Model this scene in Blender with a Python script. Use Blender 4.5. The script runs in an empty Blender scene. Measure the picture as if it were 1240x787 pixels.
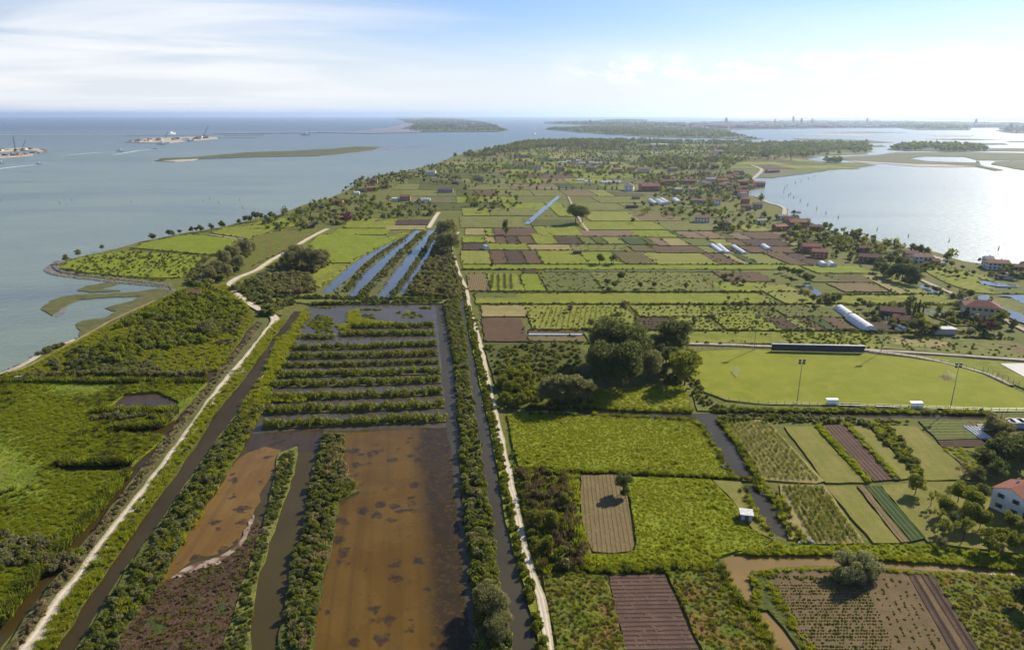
import bpy, math, random
import numpy as np
from mathutils import Vector
from mathutils.geometry import tessellate_polygon

# ------------------------------------------------------------------ camera, sky, sun, exposure
scene = bpy.context.scene
COL = scene.collection
FPX, CX, CY, TH, CAMH = 826.67, 620.0, 393.5, math.radians(17.05), 115.0

cam = bpy.data.objects.new("camera", bpy.data.cameras.new("camera"))
COL.objects.link(cam)
cam.location = (0, 0, CAMH)
cam.rotation_euler = (math.radians(90) - TH, 0, 0)
cam.data.sensor_width = 36.0
cam.data.lens = 24.0
cam.data.clip_start = 0.5
cam.data.clip_end = 400000.0
scene.camera = cam

SUN_EL, SUN_AZ = math.radians(33.0), math.radians(47.0)      # azimuth measured from the view direction (+Y) towards +X
world = bpy.data.worlds.new("World")
scene.world = world
world.use_nodes = True
wn, wl = world.node_tree.nodes, world.node_tree.links
wn.clear()

def wnode(t, **k):
    n = wn.new(t)
    for a, b in k.items():
        setattr(n, a, b)
    return n

def wmath(op, a, b=None, clamp=False):
    n = wnode('ShaderNodeMath', operation=op, use_clamp=clamp)
    for i, v in enumerate((a, b)):
        if v is None:
            continue
        if isinstance(v, (int, float)):
            n.inputs[i].default_value = v
        else:
            wl.new(v, n.inputs[i])
    return n.outputs[0]

def wrange(v, a, b):
    n = wnode('ShaderNodeMapRange', interpolation_type='SMOOTHSTEP')
    wl.new(v, n.inputs['Value'])
    n.inputs['From Min'].default_value = a
    n.inputs['From Max'].default_value = b
    return n.outputs[0]

sky = wnode('ShaderNodeTexSky', sky_type='NISHITA', sun_disc=False)
sky.sun_elevation = SUN_EL
sky.sun_rotation = SUN_AZ
sky.altitude = 100
sky.air_density = 1.0
sky.dust_density = 0.25
sky.ozone_density = 6.0
tc = wnode('ShaderNodeTexCoord')
sep = wnode('ShaderNodeSeparateXYZ')
wl.new(tc.outputs['Generated'], sep.inputs[0])
X, Y, Z = sep.outputs
az = wmath('ARCTAN2', X, Y)
zz = wmath('MAXIMUM', Z, 0.0)
# high cirrus: projected on a flat layer far above
den = wmath('ADD', zz, 0.07)
cx_, cy_ = wmath('DIVIDE', X, den), wmath('DIVIDE', Y, den)
comb = wnode('ShaderNodeCombineXYZ')
wl.new(wmath('ADD', wmath('MULTIPLY', cx_, 0.55), wmath('MULTIPLY', cy_, 0.25)), comb.inputs[0])
wl.new(wmath('SUBTRACT', wmath('MULTIPLY', cy_, 0.95), wmath('MULTIPLY', cx_, 0.40)), comb.inputs[1])
n1 = wnode('ShaderNodeTexNoise')
n1.inputs['Scale'].default_value = 0.55
n1.inputs['Detail'].default_value = 9
n1.inputs['Roughness'].default_value = 0.55
n1.inputs['Distortion'].default_value = 0.5
wl.new(comb.outputs[0], n1.inputs['Vector'])
cir = wrange(n1.outputs[0], 0.30, 0.60)
left = wrange(az, 0.02, -0.40)
lowband = wmath('MULTIPLY', wrange(zz, 0.165, 0.125), 1.0)
cir = wmath('MULTIPLY', wmath('MULTIPLY', cir, left), lowband)
cir2 = wmath('MULTIPLY', wrange(n1.outputs[0], 0.45, 0.8), 0.25)
# low cumulus near the horizon on the right
cm = wnode('ShaderNodeCombineXYZ')
wl.new(wmath('MULTIPLY', az, 14.0), cm.inputs[0])
wl.new(wmath('MULTIPLY', zz, 34.0), cm.inputs[1])
n2 = wnode('ShaderNodeTexNoise')
n2.inputs['Scale'].default_value = 1.5
n2.inputs['Detail'].default_value = 8
n2.inputs['Roughness'].default_value = 0.6
wl.new(cm.outputs[0], n2.inputs['Vector'])
band = wmath('MULTIPLY', wrange(zz, 0.035, 0.05), wrange(zz, 0.088, 0.058))
cum = wmath('MULTIPLY', wrange(n2.outputs[0], 0.42, 0.58), band)
cum = wmath('MULTIPLY', wmath('MULTIPLY', cum, wrange(az, 0.02, 0.14)), 0.75)
cloud = wmath('ADD', wmath('MULTIPLY', cir, 0.66), wmath('ADD', cum, cir2), clamp=True)
# pale veil near the horizon
veil = wmath('MULTIPLY', wrange(zz, 0.135, 0.0), 0.96)
mix = wnode('ShaderNodeMix', data_type='RGBA')
wl.new(veil, mix.inputs['Factor'])
tone = wnode('ShaderNodeMix', data_type='RGBA', blend_type='MULTIPLY')
tone.inputs['Factor'].default_value = 1.0
wl.new(sky.outputs[0], tone.inputs[6])
tone.inputs[7].default_value = (0.86, 0.79, 0.84, 1)
wl.new(tone.outputs[2], mix.inputs[6])
mix.inputs[7].default_value = (5.75, 5.95, 6.2, 1)
mix2 = wnode('ShaderNodeMix', data_type='RGBA')
wl.new(cloud, mix2.inputs['Factor'])
wl.new(mix.outputs[2], mix2.inputs[6])
mix2.inputs[7].default_value = (6.9, 6.85, 6.8, 1)
bg = wnode('ShaderNodeBackground')
bg.inputs['Strength'].default_value = 0.105
wl.new(mix2.outputs[2], bg.inputs['Color'])
wo = wnode('ShaderNodeOutputWorld')
wl.new(bg.outputs[0], wo.inputs['Surface'])

sun = bpy.data.objects.new("sun", bpy.data.lights.new("sun", 'SUN'))
COL.objects.link(sun)
sun.data.energy = 5.0
sun.data.angle = math.radians(0.5)
sun.data.color = (1.0, 0.90, 0.74)
sdir = Vector((math.cos(SUN_EL) * math.sin(SUN_AZ), math.cos(SUN_EL) * math.cos(SUN_AZ), math.sin(SUN_EL)))
sun.rotation_euler = sdir.to_track_quat('Z', 'Y').to_euler()
sun.location = (200, 200, 400)

vs = scene.view_settings
vs.view_transform = 'Standard'
vs.look = 'None'
vs.exposure = 0.6
vs.gamma = 1.0
vs.use_curve_mapping = False
scene.cycles.max_bounces = 5
scene.cycles.diffuse_bounces = 2
scene.cycles.glossy_bounces = 2
scene.cycles.transmission_bounces = 2
scene.cycles.volume_bounces = 1
scene.cycles.use_denoising = True
scene.cycles.sample_clamp_indirect = 4

# ------------------------------------------------------------------ helpers
R = random.Random(7)
NR = np.random.default_rng(7)
_s, _c = math.sin(TH), math.cos(TH)

def P(x, y, z=0.0):
    """The point of the plane at height z that the photograph shows at pixel (x, y)."""
    dx, dy = (x - CX) / FPX, (CY - y) / FPX
    d = (dx, _c + dy * _s, -_s + dy * _c)
    t = (z - CAMH) / d[2]
    return (d[0] * t, d[1] * t, z)

def mpx(x, y):
    """Metres per pixel (of a vertical thing) at a pixel of the ground."""
    p = P(x, y)
    depth = p[1] * _c + CAMH * _s
    return depth / FPX

def tag(o, label=None, cat=None, group=None, kind=None):
    if label: o['label'] = label
    if cat: o['category'] = cat
    if group: o['group'] = group
    if kind: o['kind'] = kind
    return o

def link(name, mesh, parent=None, loc=None, rz=None, scale=None):
    o = bpy.data.objects.new(name, mesh)
    COL.objects.link(o)
    if parent is not None: o.parent = parent
    if loc is not None: o.location = loc
    if rz is not None: o.rotation_euler = (0, 0, rz)
    if scale is not None: o.scale = (scale,) * 3 if isinstance(scale, (int, float)) else scale
    return o

def copy_tree(o, parent=None):
    c = o.copy()
    COL.objects.link(c)
    c.parent = parent
    for ch in o.children:
        copy_tree(ch, c)
    return c

def fast_mesh(name, V, nper, mats, tint=None, matidx=None):
    """V: (n*nper, 3) vertices, every nper of them one face."""
    V = np.asarray(V, dtype=np.float32)
    n = len(V)
    me = bpy.data.meshes.new(name)
    me.vertices.add(n)
    me.vertices.foreach_set('co', V.ravel())
    me.loops.add(n)
    me.loops.foreach_set('vertex_index', np.arange(n, dtype=np.int32))
    me.polygons.add(n // nper)
    me.polygons.foreach_set('loop_start', np.arange(0, n, nper, dtype=np.int32))
    me.polygons.foreach_set('loop_total', np.full(n // nper, nper, dtype=np.int32))
    for m in mats: me.materials.append(m)
    if matidx is not None:
        me.polygons.foreach_set('material_index', matidx.astype(np.int32))
    if tint is not None:
        a = me.attributes.new('tint', 'FLOAT', 'FACE')
        a.data.foreach_set('value', tint.astype(np.float32))
    me.update()
    me.validate()
    return me

class MB:
    """Collects boxes, tubes, prisms; builds ONE mesh."""
    def __init__(s): s.v, s.f, s.m, s.smooth = [], [], [], []
    def face(s, pts, m=0):
        b = len(s.v); s.v += [tuple(p) for p in pts]; s.f.append(tuple(range(b, b + len(pts)))); s.m.append(m)
    def poly(s, v, f, m=0):
        b = len(s.v); s.v += [tuple(p) for p in v]
        for q in f: s.f.append(tuple(i + b for i in q)); s.m.append(m)
    def box(s, c, d, m=0, rz=0.0):
        x, y, z = d[0] / 2, d[1] / 2, d[2] / 2
        cr, sr = math.cos(rz), math.sin(rz)
        v = []
        for sz in (-1, 1):
            for sx, sy in ((-1, -1), (1, -1), (1, 1), (-1, 1)):
                a, b = sx * x, sy * y
                v.append((c[0] + a * cr - b * sr, c[1] + a * sr + b * cr, c[2] + sz * z))
        s.poly(v, [(3, 2, 1, 0), (4, 5, 6, 7), (0, 1, 5, 4), (1, 2, 6, 5), (2, 3, 7, 6), (3, 0, 4, 7)], m)
    def tube(s, a, b, ra, rb=None, n=6, m=0):
        rb = ra if rb is None else rb
        a, b = Vector(a), Vector(b)
        d = (b - a).normalized()
        u = d.orthogonal().normalized(); w = d.cross(u)
        v = []
        for c, r in ((a, ra), (b, rb)):
            for i in range(n):
                t = 2 * math.pi * i / n
                v.append(tuple(c + u * math.cos(t) * r + w * math.sin(t) * r))
        f = [(i, (i + 1) % n, n + (i + 1) % n, n + i) for i in range(n)]
        f += [tuple(range(n - 1, -1, -1)), tuple(range(n, 2 * n))]
        s.poly(v, f, m)
    def mesh(s, name, mats):
        me = bpy.data.meshes.new(name)
        me.from_pydata(s.v, [], s.f)
        for q in (mats if isinstance(mats, (list, tuple)) else [mats]): me.materials.append(q)
        if any(s.m): me.polygons.foreach_set('material_index', s.m)
        me.update()
        return me
    def build(s, name, mats, parent=None, **k):
        return link(name, s.mesh(name, mats), parent, **k)

# ------------------------------------------------------------------ materials
class N:
    def __init__(s, name):
        s.mat = bpy.data.materials.new(name)
        s.mat.use_nodes = True
        s.t = s.mat.node_tree
        s.t.nodes.clear()
        s.out = s.n('ShaderNodeOutputMaterial')
    def n(s, t, **k):
        x = s.t.nodes.new(t)
        for a, b in k.items(): setattr(x, a, b)
        return x
    def put(s, v, sock):
        if isinstance(v, (int, float)): sock.default_value = v
        elif isinstance(v, (tuple, list)): sock.default_value = (*v, 1) if len(v) == 3 and sock.type == 'RGBA' else v
        else: s.t.links.new(v, sock)
    def math(s, op, a, b=0.0, clamp=False):
        x = s.n('ShaderNodeMath', operation=op, use_clamp=clamp)
        s.put(a, x.inputs[0]); s.put(b, x.inputs[1])
        return x.outputs[0]
    def mix(s, f, a, b):
        x = s.n('ShaderNodeMix', data_type='RGBA')
        s.put(f, x.inputs['Factor']); s.put(a, x.inputs[6]); s.put(b, x.inputs[7])
        return x.outputs[2]
    def rng(s, v, a, b, lo=0.0, hi=1.0, smooth=True):
        x = s.n('ShaderNodeMapRange')
        if smooth: x.interpolation_type = 'SMOOTHSTEP'
        s.put(v, x.inputs['Value']); s.put(a, x.inputs['From Min']); s.put(b, x.inputs['From Max'])
        s.put(lo, x.inputs['To Min']); s.put(hi, x.inputs['To Max'])
        return x.outputs[0]
    def noise(s, vec, scale, detail=3, rough=0.55, dist=0.0):
        x = s.n('ShaderNodeTexNoise')
        s.put(vec, x.inputs['Vector'])
        x.inputs['Scale'].default_value = scale
        x.inputs['Detail'].default_value = detail
        x.inputs['Roughness'].default_value = rough
        x.inputs['Distortion'].default_value = dist
        return x.outputs[0]
    def scale(s, vec, k):
        x = s.n('ShaderNodeVectorMath', operation='MULTIPLY')
        s.put(vec, x.inputs[0]); x.inputs[1].default_value = k
        return x.outputs[0]
    def bump(s, h, dist, strength=1.0, normal=None):
        x = s.n('ShaderNodeBump')
        x.inputs['Strength'].default_value = strength
        x.inputs['Distance'].default_value = dist
        s.put(h, x.inputs['Height'])
        if normal is not None: s.put(normal, x.inputs['Normal'])
        return x.outputs[0]
    def bsdf(s, color, rough=0.9, spec=0.3, normal=None, metal=0.0):
        x = s.n('ShaderNodeBsdfPrincipled')
        s.put(color, x.inputs['Base Color']); s.put(rough, x.inputs['Roughness'])
        s.put(spec, x.inputs['Specular IOR Level']); s.put(metal, x.inputs['Metallic'])
        if normal is not None: s.put(normal, x.inputs['Normal'])
        return x.outputs[0]
    def done(s, sh):
        s.t.links.new(sh, s.out.inputs['Surface'])
        return s.mat

def obj_coord(b):
    return b.n('ShaderNodeTexCoord').outputs['Object']

def ground(name, c, big=30.0, med=5.0, fine=0.9, bump=0.18, rows=None, rough=0.95, streak=0.0, patch=None):
    """Ground cover. c: three base colours; rows: (period m, share, colour, height, raggedness); patch: (scale, lo, hi, colour)."""
    b = N(name)
    oc = obj_coord(b)
    uv = b.n('ShaderNodeUVMap', uv_map='rows').outputs[0]
    nb = b.noise(oc, 1.0 / big, 3)
    nm = b.noise(oc, 1.0 / med, 4, 0.6, 0.4)
    nf = b.noise(oc, 1.0 / fine, 3, 0.65)
    col = b.mix(b.rng(nb, 0.38, 0.62), c[0], c[1])
    col = b.mix(b.rng(nm, 0.40, 0.68), col, c[2])
    dark = tuple(v * 0.55 for v in c[0])
    col = b.mix(b.rng(nf, 0.46, 0.30, 0, 0.75), col, dark)
    h = b.math('ADD', b.math('MULTIPLY', nf, 1.0), b.math('MULTIPLY', nm, 0.9))
    if streak:
        ns = b.noise(b.scale(uv, (1.0 / 1.6, 1.0 / 45.0, 1)), 1.0, 3, 0.6)
        col = b.mix(b.math('MULTIPLY', b.rng(ns, 0.42, 0.62), streak), col, tuple(v * 1.5 for v in c[1]))
        ns2 = b.noise(b.scale(uv, (1.0 / 9.0, 1.0 / 300.0, 1)), 1.0, 2, 0.5)
        col = b.mix(b.math('MULTIPLY', b.rng(ns2, 0.45, 0.6), streak * 0.8), col, tuple(v * 0.7 for v in c[0]))
    if patch:
        pn = b.noise(oc, 1.0 / patch[0], 5, 0.62, 0.6)
        col = b.mix(b.rng(pn, patch[1], patch[2]), col, patch[3])
    if rows:
        per, share, rc, rh, rag = rows
        su = b.n('ShaderNodeSeparateXYZ'); b.put(uv, su.inputs[0])
        wob = b.math('MULTIPLY', b.math('SUBTRACT', nf, 0.5), rag * per * 0.5)
        u = b.math('ADD', su.outputs[0], wob)
        tri = b.math('PINGPONG', u, per * 0.5)
        tri = b.math('DIVIDE', tri, per * 0.5)
        m = b.rng(tri, share + 0.12, share - 0.12)
        gaps = b.rng(b.noise(oc, 1.0 / 1.3, 2), 0.34, 0.46) if rag > 0.45 else 1.0
        m = b.math('MULTIPLY', m, gaps)
        col = b.mix(m, col, rc)
        h = b.math('ADD', h, b.math('MULTIPLY', m, rh / max(bump, 0.01)))
    nrm = b.bump(h, bump * 1.6)
    return b.done(b.bsdf(col, rough, 0.12, nrm))

def plain(name, c, rough=0.7, var=0.12, scale=3.0, spec=0.3, metal=0.0, bump=0.0):
    b = N(name)
    oc = obj_coord(b)
    n = b.noise(oc, scale, 4)
    col = b.mix(b.rng(n, 0.3, 0.7), tuple(v * (1 - var) for v in c), tuple(min(v * (1 + var), 0.9) for v in c))
    nrm = b.bump(n, bump) if bump else None
    return b.done(b.bsdf(col, rough, spec, nrm, metal))

def leafmat(name, c0, c1, trans=0.55):
    """Foliage: every leaf cluster and every plant has its own shade between c0 and c1, and lets some light through."""
    b = N(name)
    at = b.n('ShaderNodeAttribute', attribute_name='tint').outputs['Fac']
    oi = b.n('ShaderNodeObjectInfo').outputs['Random']
    f = b.math('ADD', b.math('MULTIPLY', at, 0.65), b.math('MULTIPLY', oi, 0.35))
    col = b.mix(f, c0, c1)
    d = b.n('ShaderNodeBsdfDiffuse'); b.put(col, d.inputs[0])
    t = b.n('ShaderNodeBsdfTranslucent'); b.put(b.mix(0.5, col, (c1[0] * 2.0, c1[1] * 1.9, c1[2] * 1.2)), t.inputs[0])
    mx = b.n('ShaderNodeMixShader'); mx.inputs[0].default_value = trans
    b.t.links.new(d.outputs[0], mx.inputs[1]); b.t.links.new(t.outputs[0], mx.inputs[2])
    return b.done(mx.outputs[0])

def water(name, c0, c1, rough=0.12, wave=0.05, wl_=1.2, big=60.0, extra=None, cap=0.5, tint=(1.0, 1.0, 1.0)):
    """Water: the silt-coloured body below, a rippled surface that never mirrors more than `cap` of the sky (waves tilt it)."""
    b = N(name)
    oc = obj_coord(b)
    nb = b.noise(oc, 1.0 / big, 4, 0.6, 0.5)
    col = b.mix(b.rng(nb, 0.35, 0.65), c0, c1)
    if extra: col = extra(b, oc, col)
    h = b.math('ADD', b.noise(oc, 1.0 / wl_, 3), b.math('MULTIPLY', b.noise(oc, 1.0 / (wl_ * 6), 2), 2.0))
    nrm = b.bump(h, wave)
    d = b.n('ShaderNodeBsdfDiffuse'); b.put(col, d.inputs[0])
    g = b.n('ShaderNodeBsdfAnisotropic') if False else b.n('ShaderNodeBsdfGlossy')
    b.put(rough, g.inputs['Roughness']); b.put(tint, g.inputs[0]); b.put(nrm, g.inputs['Normal'])
    fr = b.n('ShaderNodeFresnel'); fr.inputs['IOR'].default_value = 1.33; b.put(nrm, fr.inputs['Normal'])
    f = b.math('MINIMUM', fr.outputs[0], cap)
    mx = b.n('ShaderNodeMixShader'); b.put(f, mx.inputs[0])
    b.t.links.new(d.outputs[0], mx.inputs[1]); b.t.links.new(g.outputs[0], mx.inputs[2])
    return b.done(mx.outputs[0])

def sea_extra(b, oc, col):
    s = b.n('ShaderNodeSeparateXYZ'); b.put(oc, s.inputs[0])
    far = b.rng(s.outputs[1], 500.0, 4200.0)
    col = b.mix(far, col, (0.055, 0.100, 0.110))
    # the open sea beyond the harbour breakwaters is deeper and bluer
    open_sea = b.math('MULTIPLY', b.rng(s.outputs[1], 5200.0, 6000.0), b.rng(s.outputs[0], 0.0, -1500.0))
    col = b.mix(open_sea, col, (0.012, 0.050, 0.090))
    st = b.noise(b.scale(oc, (1 / 900.0, 1 / 200.0, 1)), 1.0, 5, 0.62, 1.2)
    col = b.mix(b.rng(st, 0.48, 0.66, 0, 0.45), col, (0.050, 0.062, 0.075))
    return b.mix(b.rng(st, 0.44, 0.30, 0, 0.35), col, (0.150, 0.150, 0.110))

M = {}
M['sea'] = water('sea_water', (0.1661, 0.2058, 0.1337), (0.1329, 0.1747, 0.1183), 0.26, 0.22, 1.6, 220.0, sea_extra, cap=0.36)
M['canal'] = water('canal_water', (0.0372, 0.0260, 0.0081), (0.0479, 0.0341, 0.0110), 0.05, 0.012, 0.8, 25.0, cap=0.06, tint=(1.0, 0.90, 0.76))
M['canal_brown'] = water('brown_canal_water', (0.1893, 0.1254, 0.0399), (0.2228, 0.1473, 0.0481), 0.12, 0.05, 0.7, 18.0, cap=0.12)
M['canal_mid'] = water('basin_channel_water', (0.0493, 0.0370, 0.0116), (0.0580, 0.0436, 0.0140), 0.06, 0.012, 0.8, 25.0, cap=0.06, tint=(1.0, 0.90, 0.76))
M['canal_silt'] = water('silty_canal_water', (0.0570, 0.0491, 0.0306), (0.0485, 0.0409, 0.0247), 0.06, 0.012, 0.8, 25.0, cap=0.08, tint=(1.0, 0.90, 0.76))
M['canal_blue'] = water('channel_water', (0.065, 0.068, 0.078), (0.075, 0.078, 0.088), 0.10, 0.03, 0.9, 25.0, cap=0.7)
M['pool'] = water('pond_water', (0.0580, 0.0493, 0.0362), (0.0761, 0.0646, 0.0457), 0.06, 0.01, 0.9, 20.0, cap=0.15, tint=(1.0, 0.93, 0.85))

G1, G2, G3 = (0.1673, 0.1920, 0.0174), (0.1315, 0.1557, 0.0148), (0.2211, 0.2248, 0.0296)
O1, O2, O3 = (0.1350, 0.1474, 0.0328), (0.1080, 0.1247, 0.0276), (0.1782, 0.1758, 0.0475)
B1, B2, B3 = (0.1148, 0.0737, 0.0374), (0.0935, 0.0590, 0.0310), (0.1403, 0.0936, 0.0485)
D1, D2, D3 = (0.0770, 0.0495, 0.0325), (0.0605, 0.0396, 0.0271), (0.0990, 0.0660, 0.0415)
T1, T2, T3 = (0.230, 0.190, 0.070), (0.190, 0.175, 0.060), (0.280, 0.220, 0.100)
M['land'] = ground('rough_ground', [(0.0902, 0.1150, 0.0186), (0.1224, 0.1357, 0.0269), (0.1481, 0.1323, 0.0373)], 40, 6, 0.9, 0.3)
M['grass'] = ground('meadow_grass', [G1, G2, G3], 28, 5, 0.9, 0.3, streak=0.3, patch=(11, 0.56, 0.72, (0.120, 0.122, 0.035)))
M['grass_lush'] = ground('lush_grass', [(0.1613, 0.2029, 0.0122), (0.1315, 0.1699, 0.0104), (0.2032, 0.2248, 0.0191)], 22, 4, 1.0, 0.35, streak=0.25, patch=(10, 0.58, 0.72, (0.1016, 0.1261, 0.0174)))
M['grass_dark'] = ground('dark_grass', [(0.0747, 0.0875, 0.0175), (0.0587, 0.0703, 0.0136), (0.1014, 0.1065, 0.0252)], 22, 4, 1.0, 0.35)
M['marsh'] = ground('marsh_grass', [(0.1254, 0.1645, 0.0122), (0.0956, 0.1294, 0.0104), (0.1613, 0.1920, 0.0174)], 30, 6, 1.4, 0.5,
                    patch=(14, 0.56, 0.68, (0.150, 0.135, 0.040)))
M['pitch'] = ground('sports_turf', [(0.1829, 0.2014, 0.0122), (0.1585, 0.1818, 0.0104), (0.2145, 0.2210, 0.0191)], 26, 8, 0.5, 0.04, streak=0.12,
                    patch=(16, 0.68, 0.78, (0.215, 0.200, 0.060)))
M['lawn'] = ground('mown_grass', [(0.1600, 0.1568, 0.0310), (0.1440, 0.1473, 0.0272), (0.1974, 0.1730, 0.0504)], 20, 5, 0.6, 0.06, streak=0.3)
M['olive'] = ground('rough_pasture', [O1, O2, O3], 24, 4, 1.1, 0.3, patch=(5, 0.54, 0.72, (0.0700, 0.0900, 0.0180)))
M['yellow'] = ground('yellow_green_crop', [(0.18, 0.19, 0.028), (0.15, 0.17, 0.025), (0.215, 0.21, 0.05)], 20, 4, 0.9, 0.2, streak=0.3)
M['rusty'] = ground('weedy_meadow', [(0.100, 0.135, 0.016), (0.085, 0.115, 0.014), (0.150, 0.150, 0.030)], 20, 4, 0.9, 0.35,
                    patch=(9, 0.48, 0.66, (0.165, 0.095, 0.030)))
M['soil'] = ground('ploughed_soil', [B1, B2, B3], 20, 4, 0.6, 0.08, rows=(1.6, 0.45, (0.0850, 0.0520, 0.0324), -0.10, 0.3))
M['soil_pink'] = ground('dry_ploughed_soil', [(0.1897, 0.1248, 0.0790), (0.1655, 0.1081, 0.0673), (0.2099, 0.1455, 0.0892)], 20, 4, 0.6, 0.06, rows=(2.2, 0.3, (0.1211, 0.0832, 0.0515), -0.06, 0.3))
M['soil_dark'] = ground('damp_ploughed_soil', [D1, D2, D3], 16, 4, 0.6, 0.08, rows=(1.6, 0.45, (0.04, 0.026, 0.022), -0.08, 0.3))
M['furrow'] = ground('furrowed_soil', [(0.1115, 0.0697, 0.0491), (0.0982, 0.0595, 0.0433), (0.1339, 0.0833, 0.0578)], 16, 4, 0.5, 0.10,
                     rows=(1.45, 0.42, (0.070, 0.045, 0.038), -0.12, 0.5))
M['soil_weedy'] = ground('weedy_soil', [(0.17, 0.115, 0.060), (0.150, 0.105, 0.052), (0.19, 0.14, 0.07)], 16, 4, 0.6, 0.08,
                         rows=(1.3, 0.35, (0.125, 0.115, 0.038), 0.08, 1.0))
M['rows_green'] = ground('green_crop_rows', [(0.145, 0.115, 0.045), (0.13, 0.12, 0.04), (0.16, 0.14, 0.05)], 18, 4, 0.6, 0.1,
                         rows=(2.4, 0.5, (0.085, 0.145, 0.018), 0.35, 0.5))
M['rows_dark'] = ground('dark_crop_rows', [(0.075, 0.075, 0.03), (0.07, 0.08, 0.025), (0.10, 0.09, 0.035)], 18, 4, 0.6, 0.1,
                        rows=(1.5, 0.55, (0.030, 0.075, 0.016), 0.3, 0.4))
M['rows_brown'] = ground('soil_and_crop_rows', [B1, B2, B3], 18, 4, 0.6, 0.1, rows=(3.2, 0.40, (0.095, 0.125, 0.022), 0.3, 0.6))
M['rows_yellow'] = ground('yellow_crop_rows', [(0.20, 0.20, 0.05), (0.17, 0.19, 0.04), (0.24, 0.22, 0.07)], 18, 4, 0.6, 0.1, rows=(2.6, 0.42, (0.11, 0.15, 0.02), 0.25, 0.5))
M['straw'] = ground('dry_grass', [T1, T2, T3], 20, 5, 0.9, 0.15, streak=0.3)
M['garden_soil'] = ground('garden_soil', [(0.1310, 0.0920, 0.0478), (0.1147, 0.0819, 0.0429), (0.1515, 0.1092, 0.0567)], 16, 3, 0.5, 0.06)
M['path'] = ground('white_gravel', [(0.50, 0.43, 0.34), (0.44, 0.37, 0.29), (0.56, 0.48, 0.39)], 20, 3, 0.5, 0.04, patch=(2.6, 0.56, 0.66, (0.30, 0.25, 0.16)))
def path_mat(name, a, c, edge):
    b = N(name); oc = obj_coord(b)
    su = b.n('ShaderNodeSeparateXYZ'); b.put(b.n('ShaderNodeUVMap', uv_map='rows').outputs[0], su.inputs[0])
    n1, n2_ = b.noise(oc, 0.35, 4, 0.6), b.noise(oc, 2.2, 3, 0.6)
    off = b.math('ABSOLUTE', b.math('SUBTRACT', su.outputs[0], 0.5))
    rut = b.rng(b.math('ABSOLUTE', b.math('SUBTRACT', off, 0.20)), 0.13, 0.03)
    col = b.mix(b.rng(n1, 0.35, 0.65), a, c)
    col = b.mix(b.math('MULTIPLY', b.math('SUBTRACT', 1.0, rut), 0.35), col, edge)
    e = b.math('ADD', b.math('MULTIPLY', off, 2.0), b.math('MULTIPLY', b.math('SUBTRACT', n2_, 0.5), 1.3))
    col = b.mix(b.rng(e, 0.72, 0.98), col, edge)
    return b.done(b.bsdf(col, 0.95, 0.1, b.bump(b.math('ADD', n2_, b.math('MULTIPLY', rut, -0.6)), 0.06)))
M['path'] = path_mat('white_gravel', (0.52, 0.45, 0.35), (0.60, 0.52, 0.42), (0.24, 0.22, 0.10))
M['track'] = ground('gravel_track', [(0.36, 0.31, 0.23), (0.31, 0.27, 0.20), (0.42, 0.36, 0.28)], 20, 3, 0.5, 0.03)
M['silt'] = ground('silt_rim', [(0.30, 0.23, 0.17), (0.22, 0.16, 0.11), (0.36, 0.29, 0.22)], 12, 2.5, 0.7, 0.05, patch=(3.5, 0.46, 0.56, (0.10, 0.062, 0.040)))
M['sand'] = ground('sand', [(0.40, 0.35, 0.27), (0.35, 0.30, 0.24), (0.45, 0.40, 0.32)], 60, 9, 2.0, 0.05)
M['saltmarsh'] = ground('salt_marsh', [(0.1012, 0.1026, 0.0380), (0.0836, 0.0918, 0.0304), (0.1320, 0.1242, 0.0522)], 26, 5, 1.0, 0.18,
                        patch=(12, 0.56, 0.66, (0.075, 0.085, 0.022)))
M['farmarsh'] = ground('far_salt_marsh', [(0.1020, 0.1122, 0.0522), (0.0850, 0.1020, 0.0437), (0.1275, 0.1275, 0.0617)], 120, 30, 8.0, 0.3)
M['mudbank'] = plain('grey_mud', (0.17, 0.135, 0.12), 0.35, 0.15, 0.2)
M['farland'] = ground('far_land', [(0.065, 0.085, 0.030), (0.055, 0.075, 0.028), (0.095, 0.100, 0.045)], 200, 40, 10, 0.5)

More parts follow.
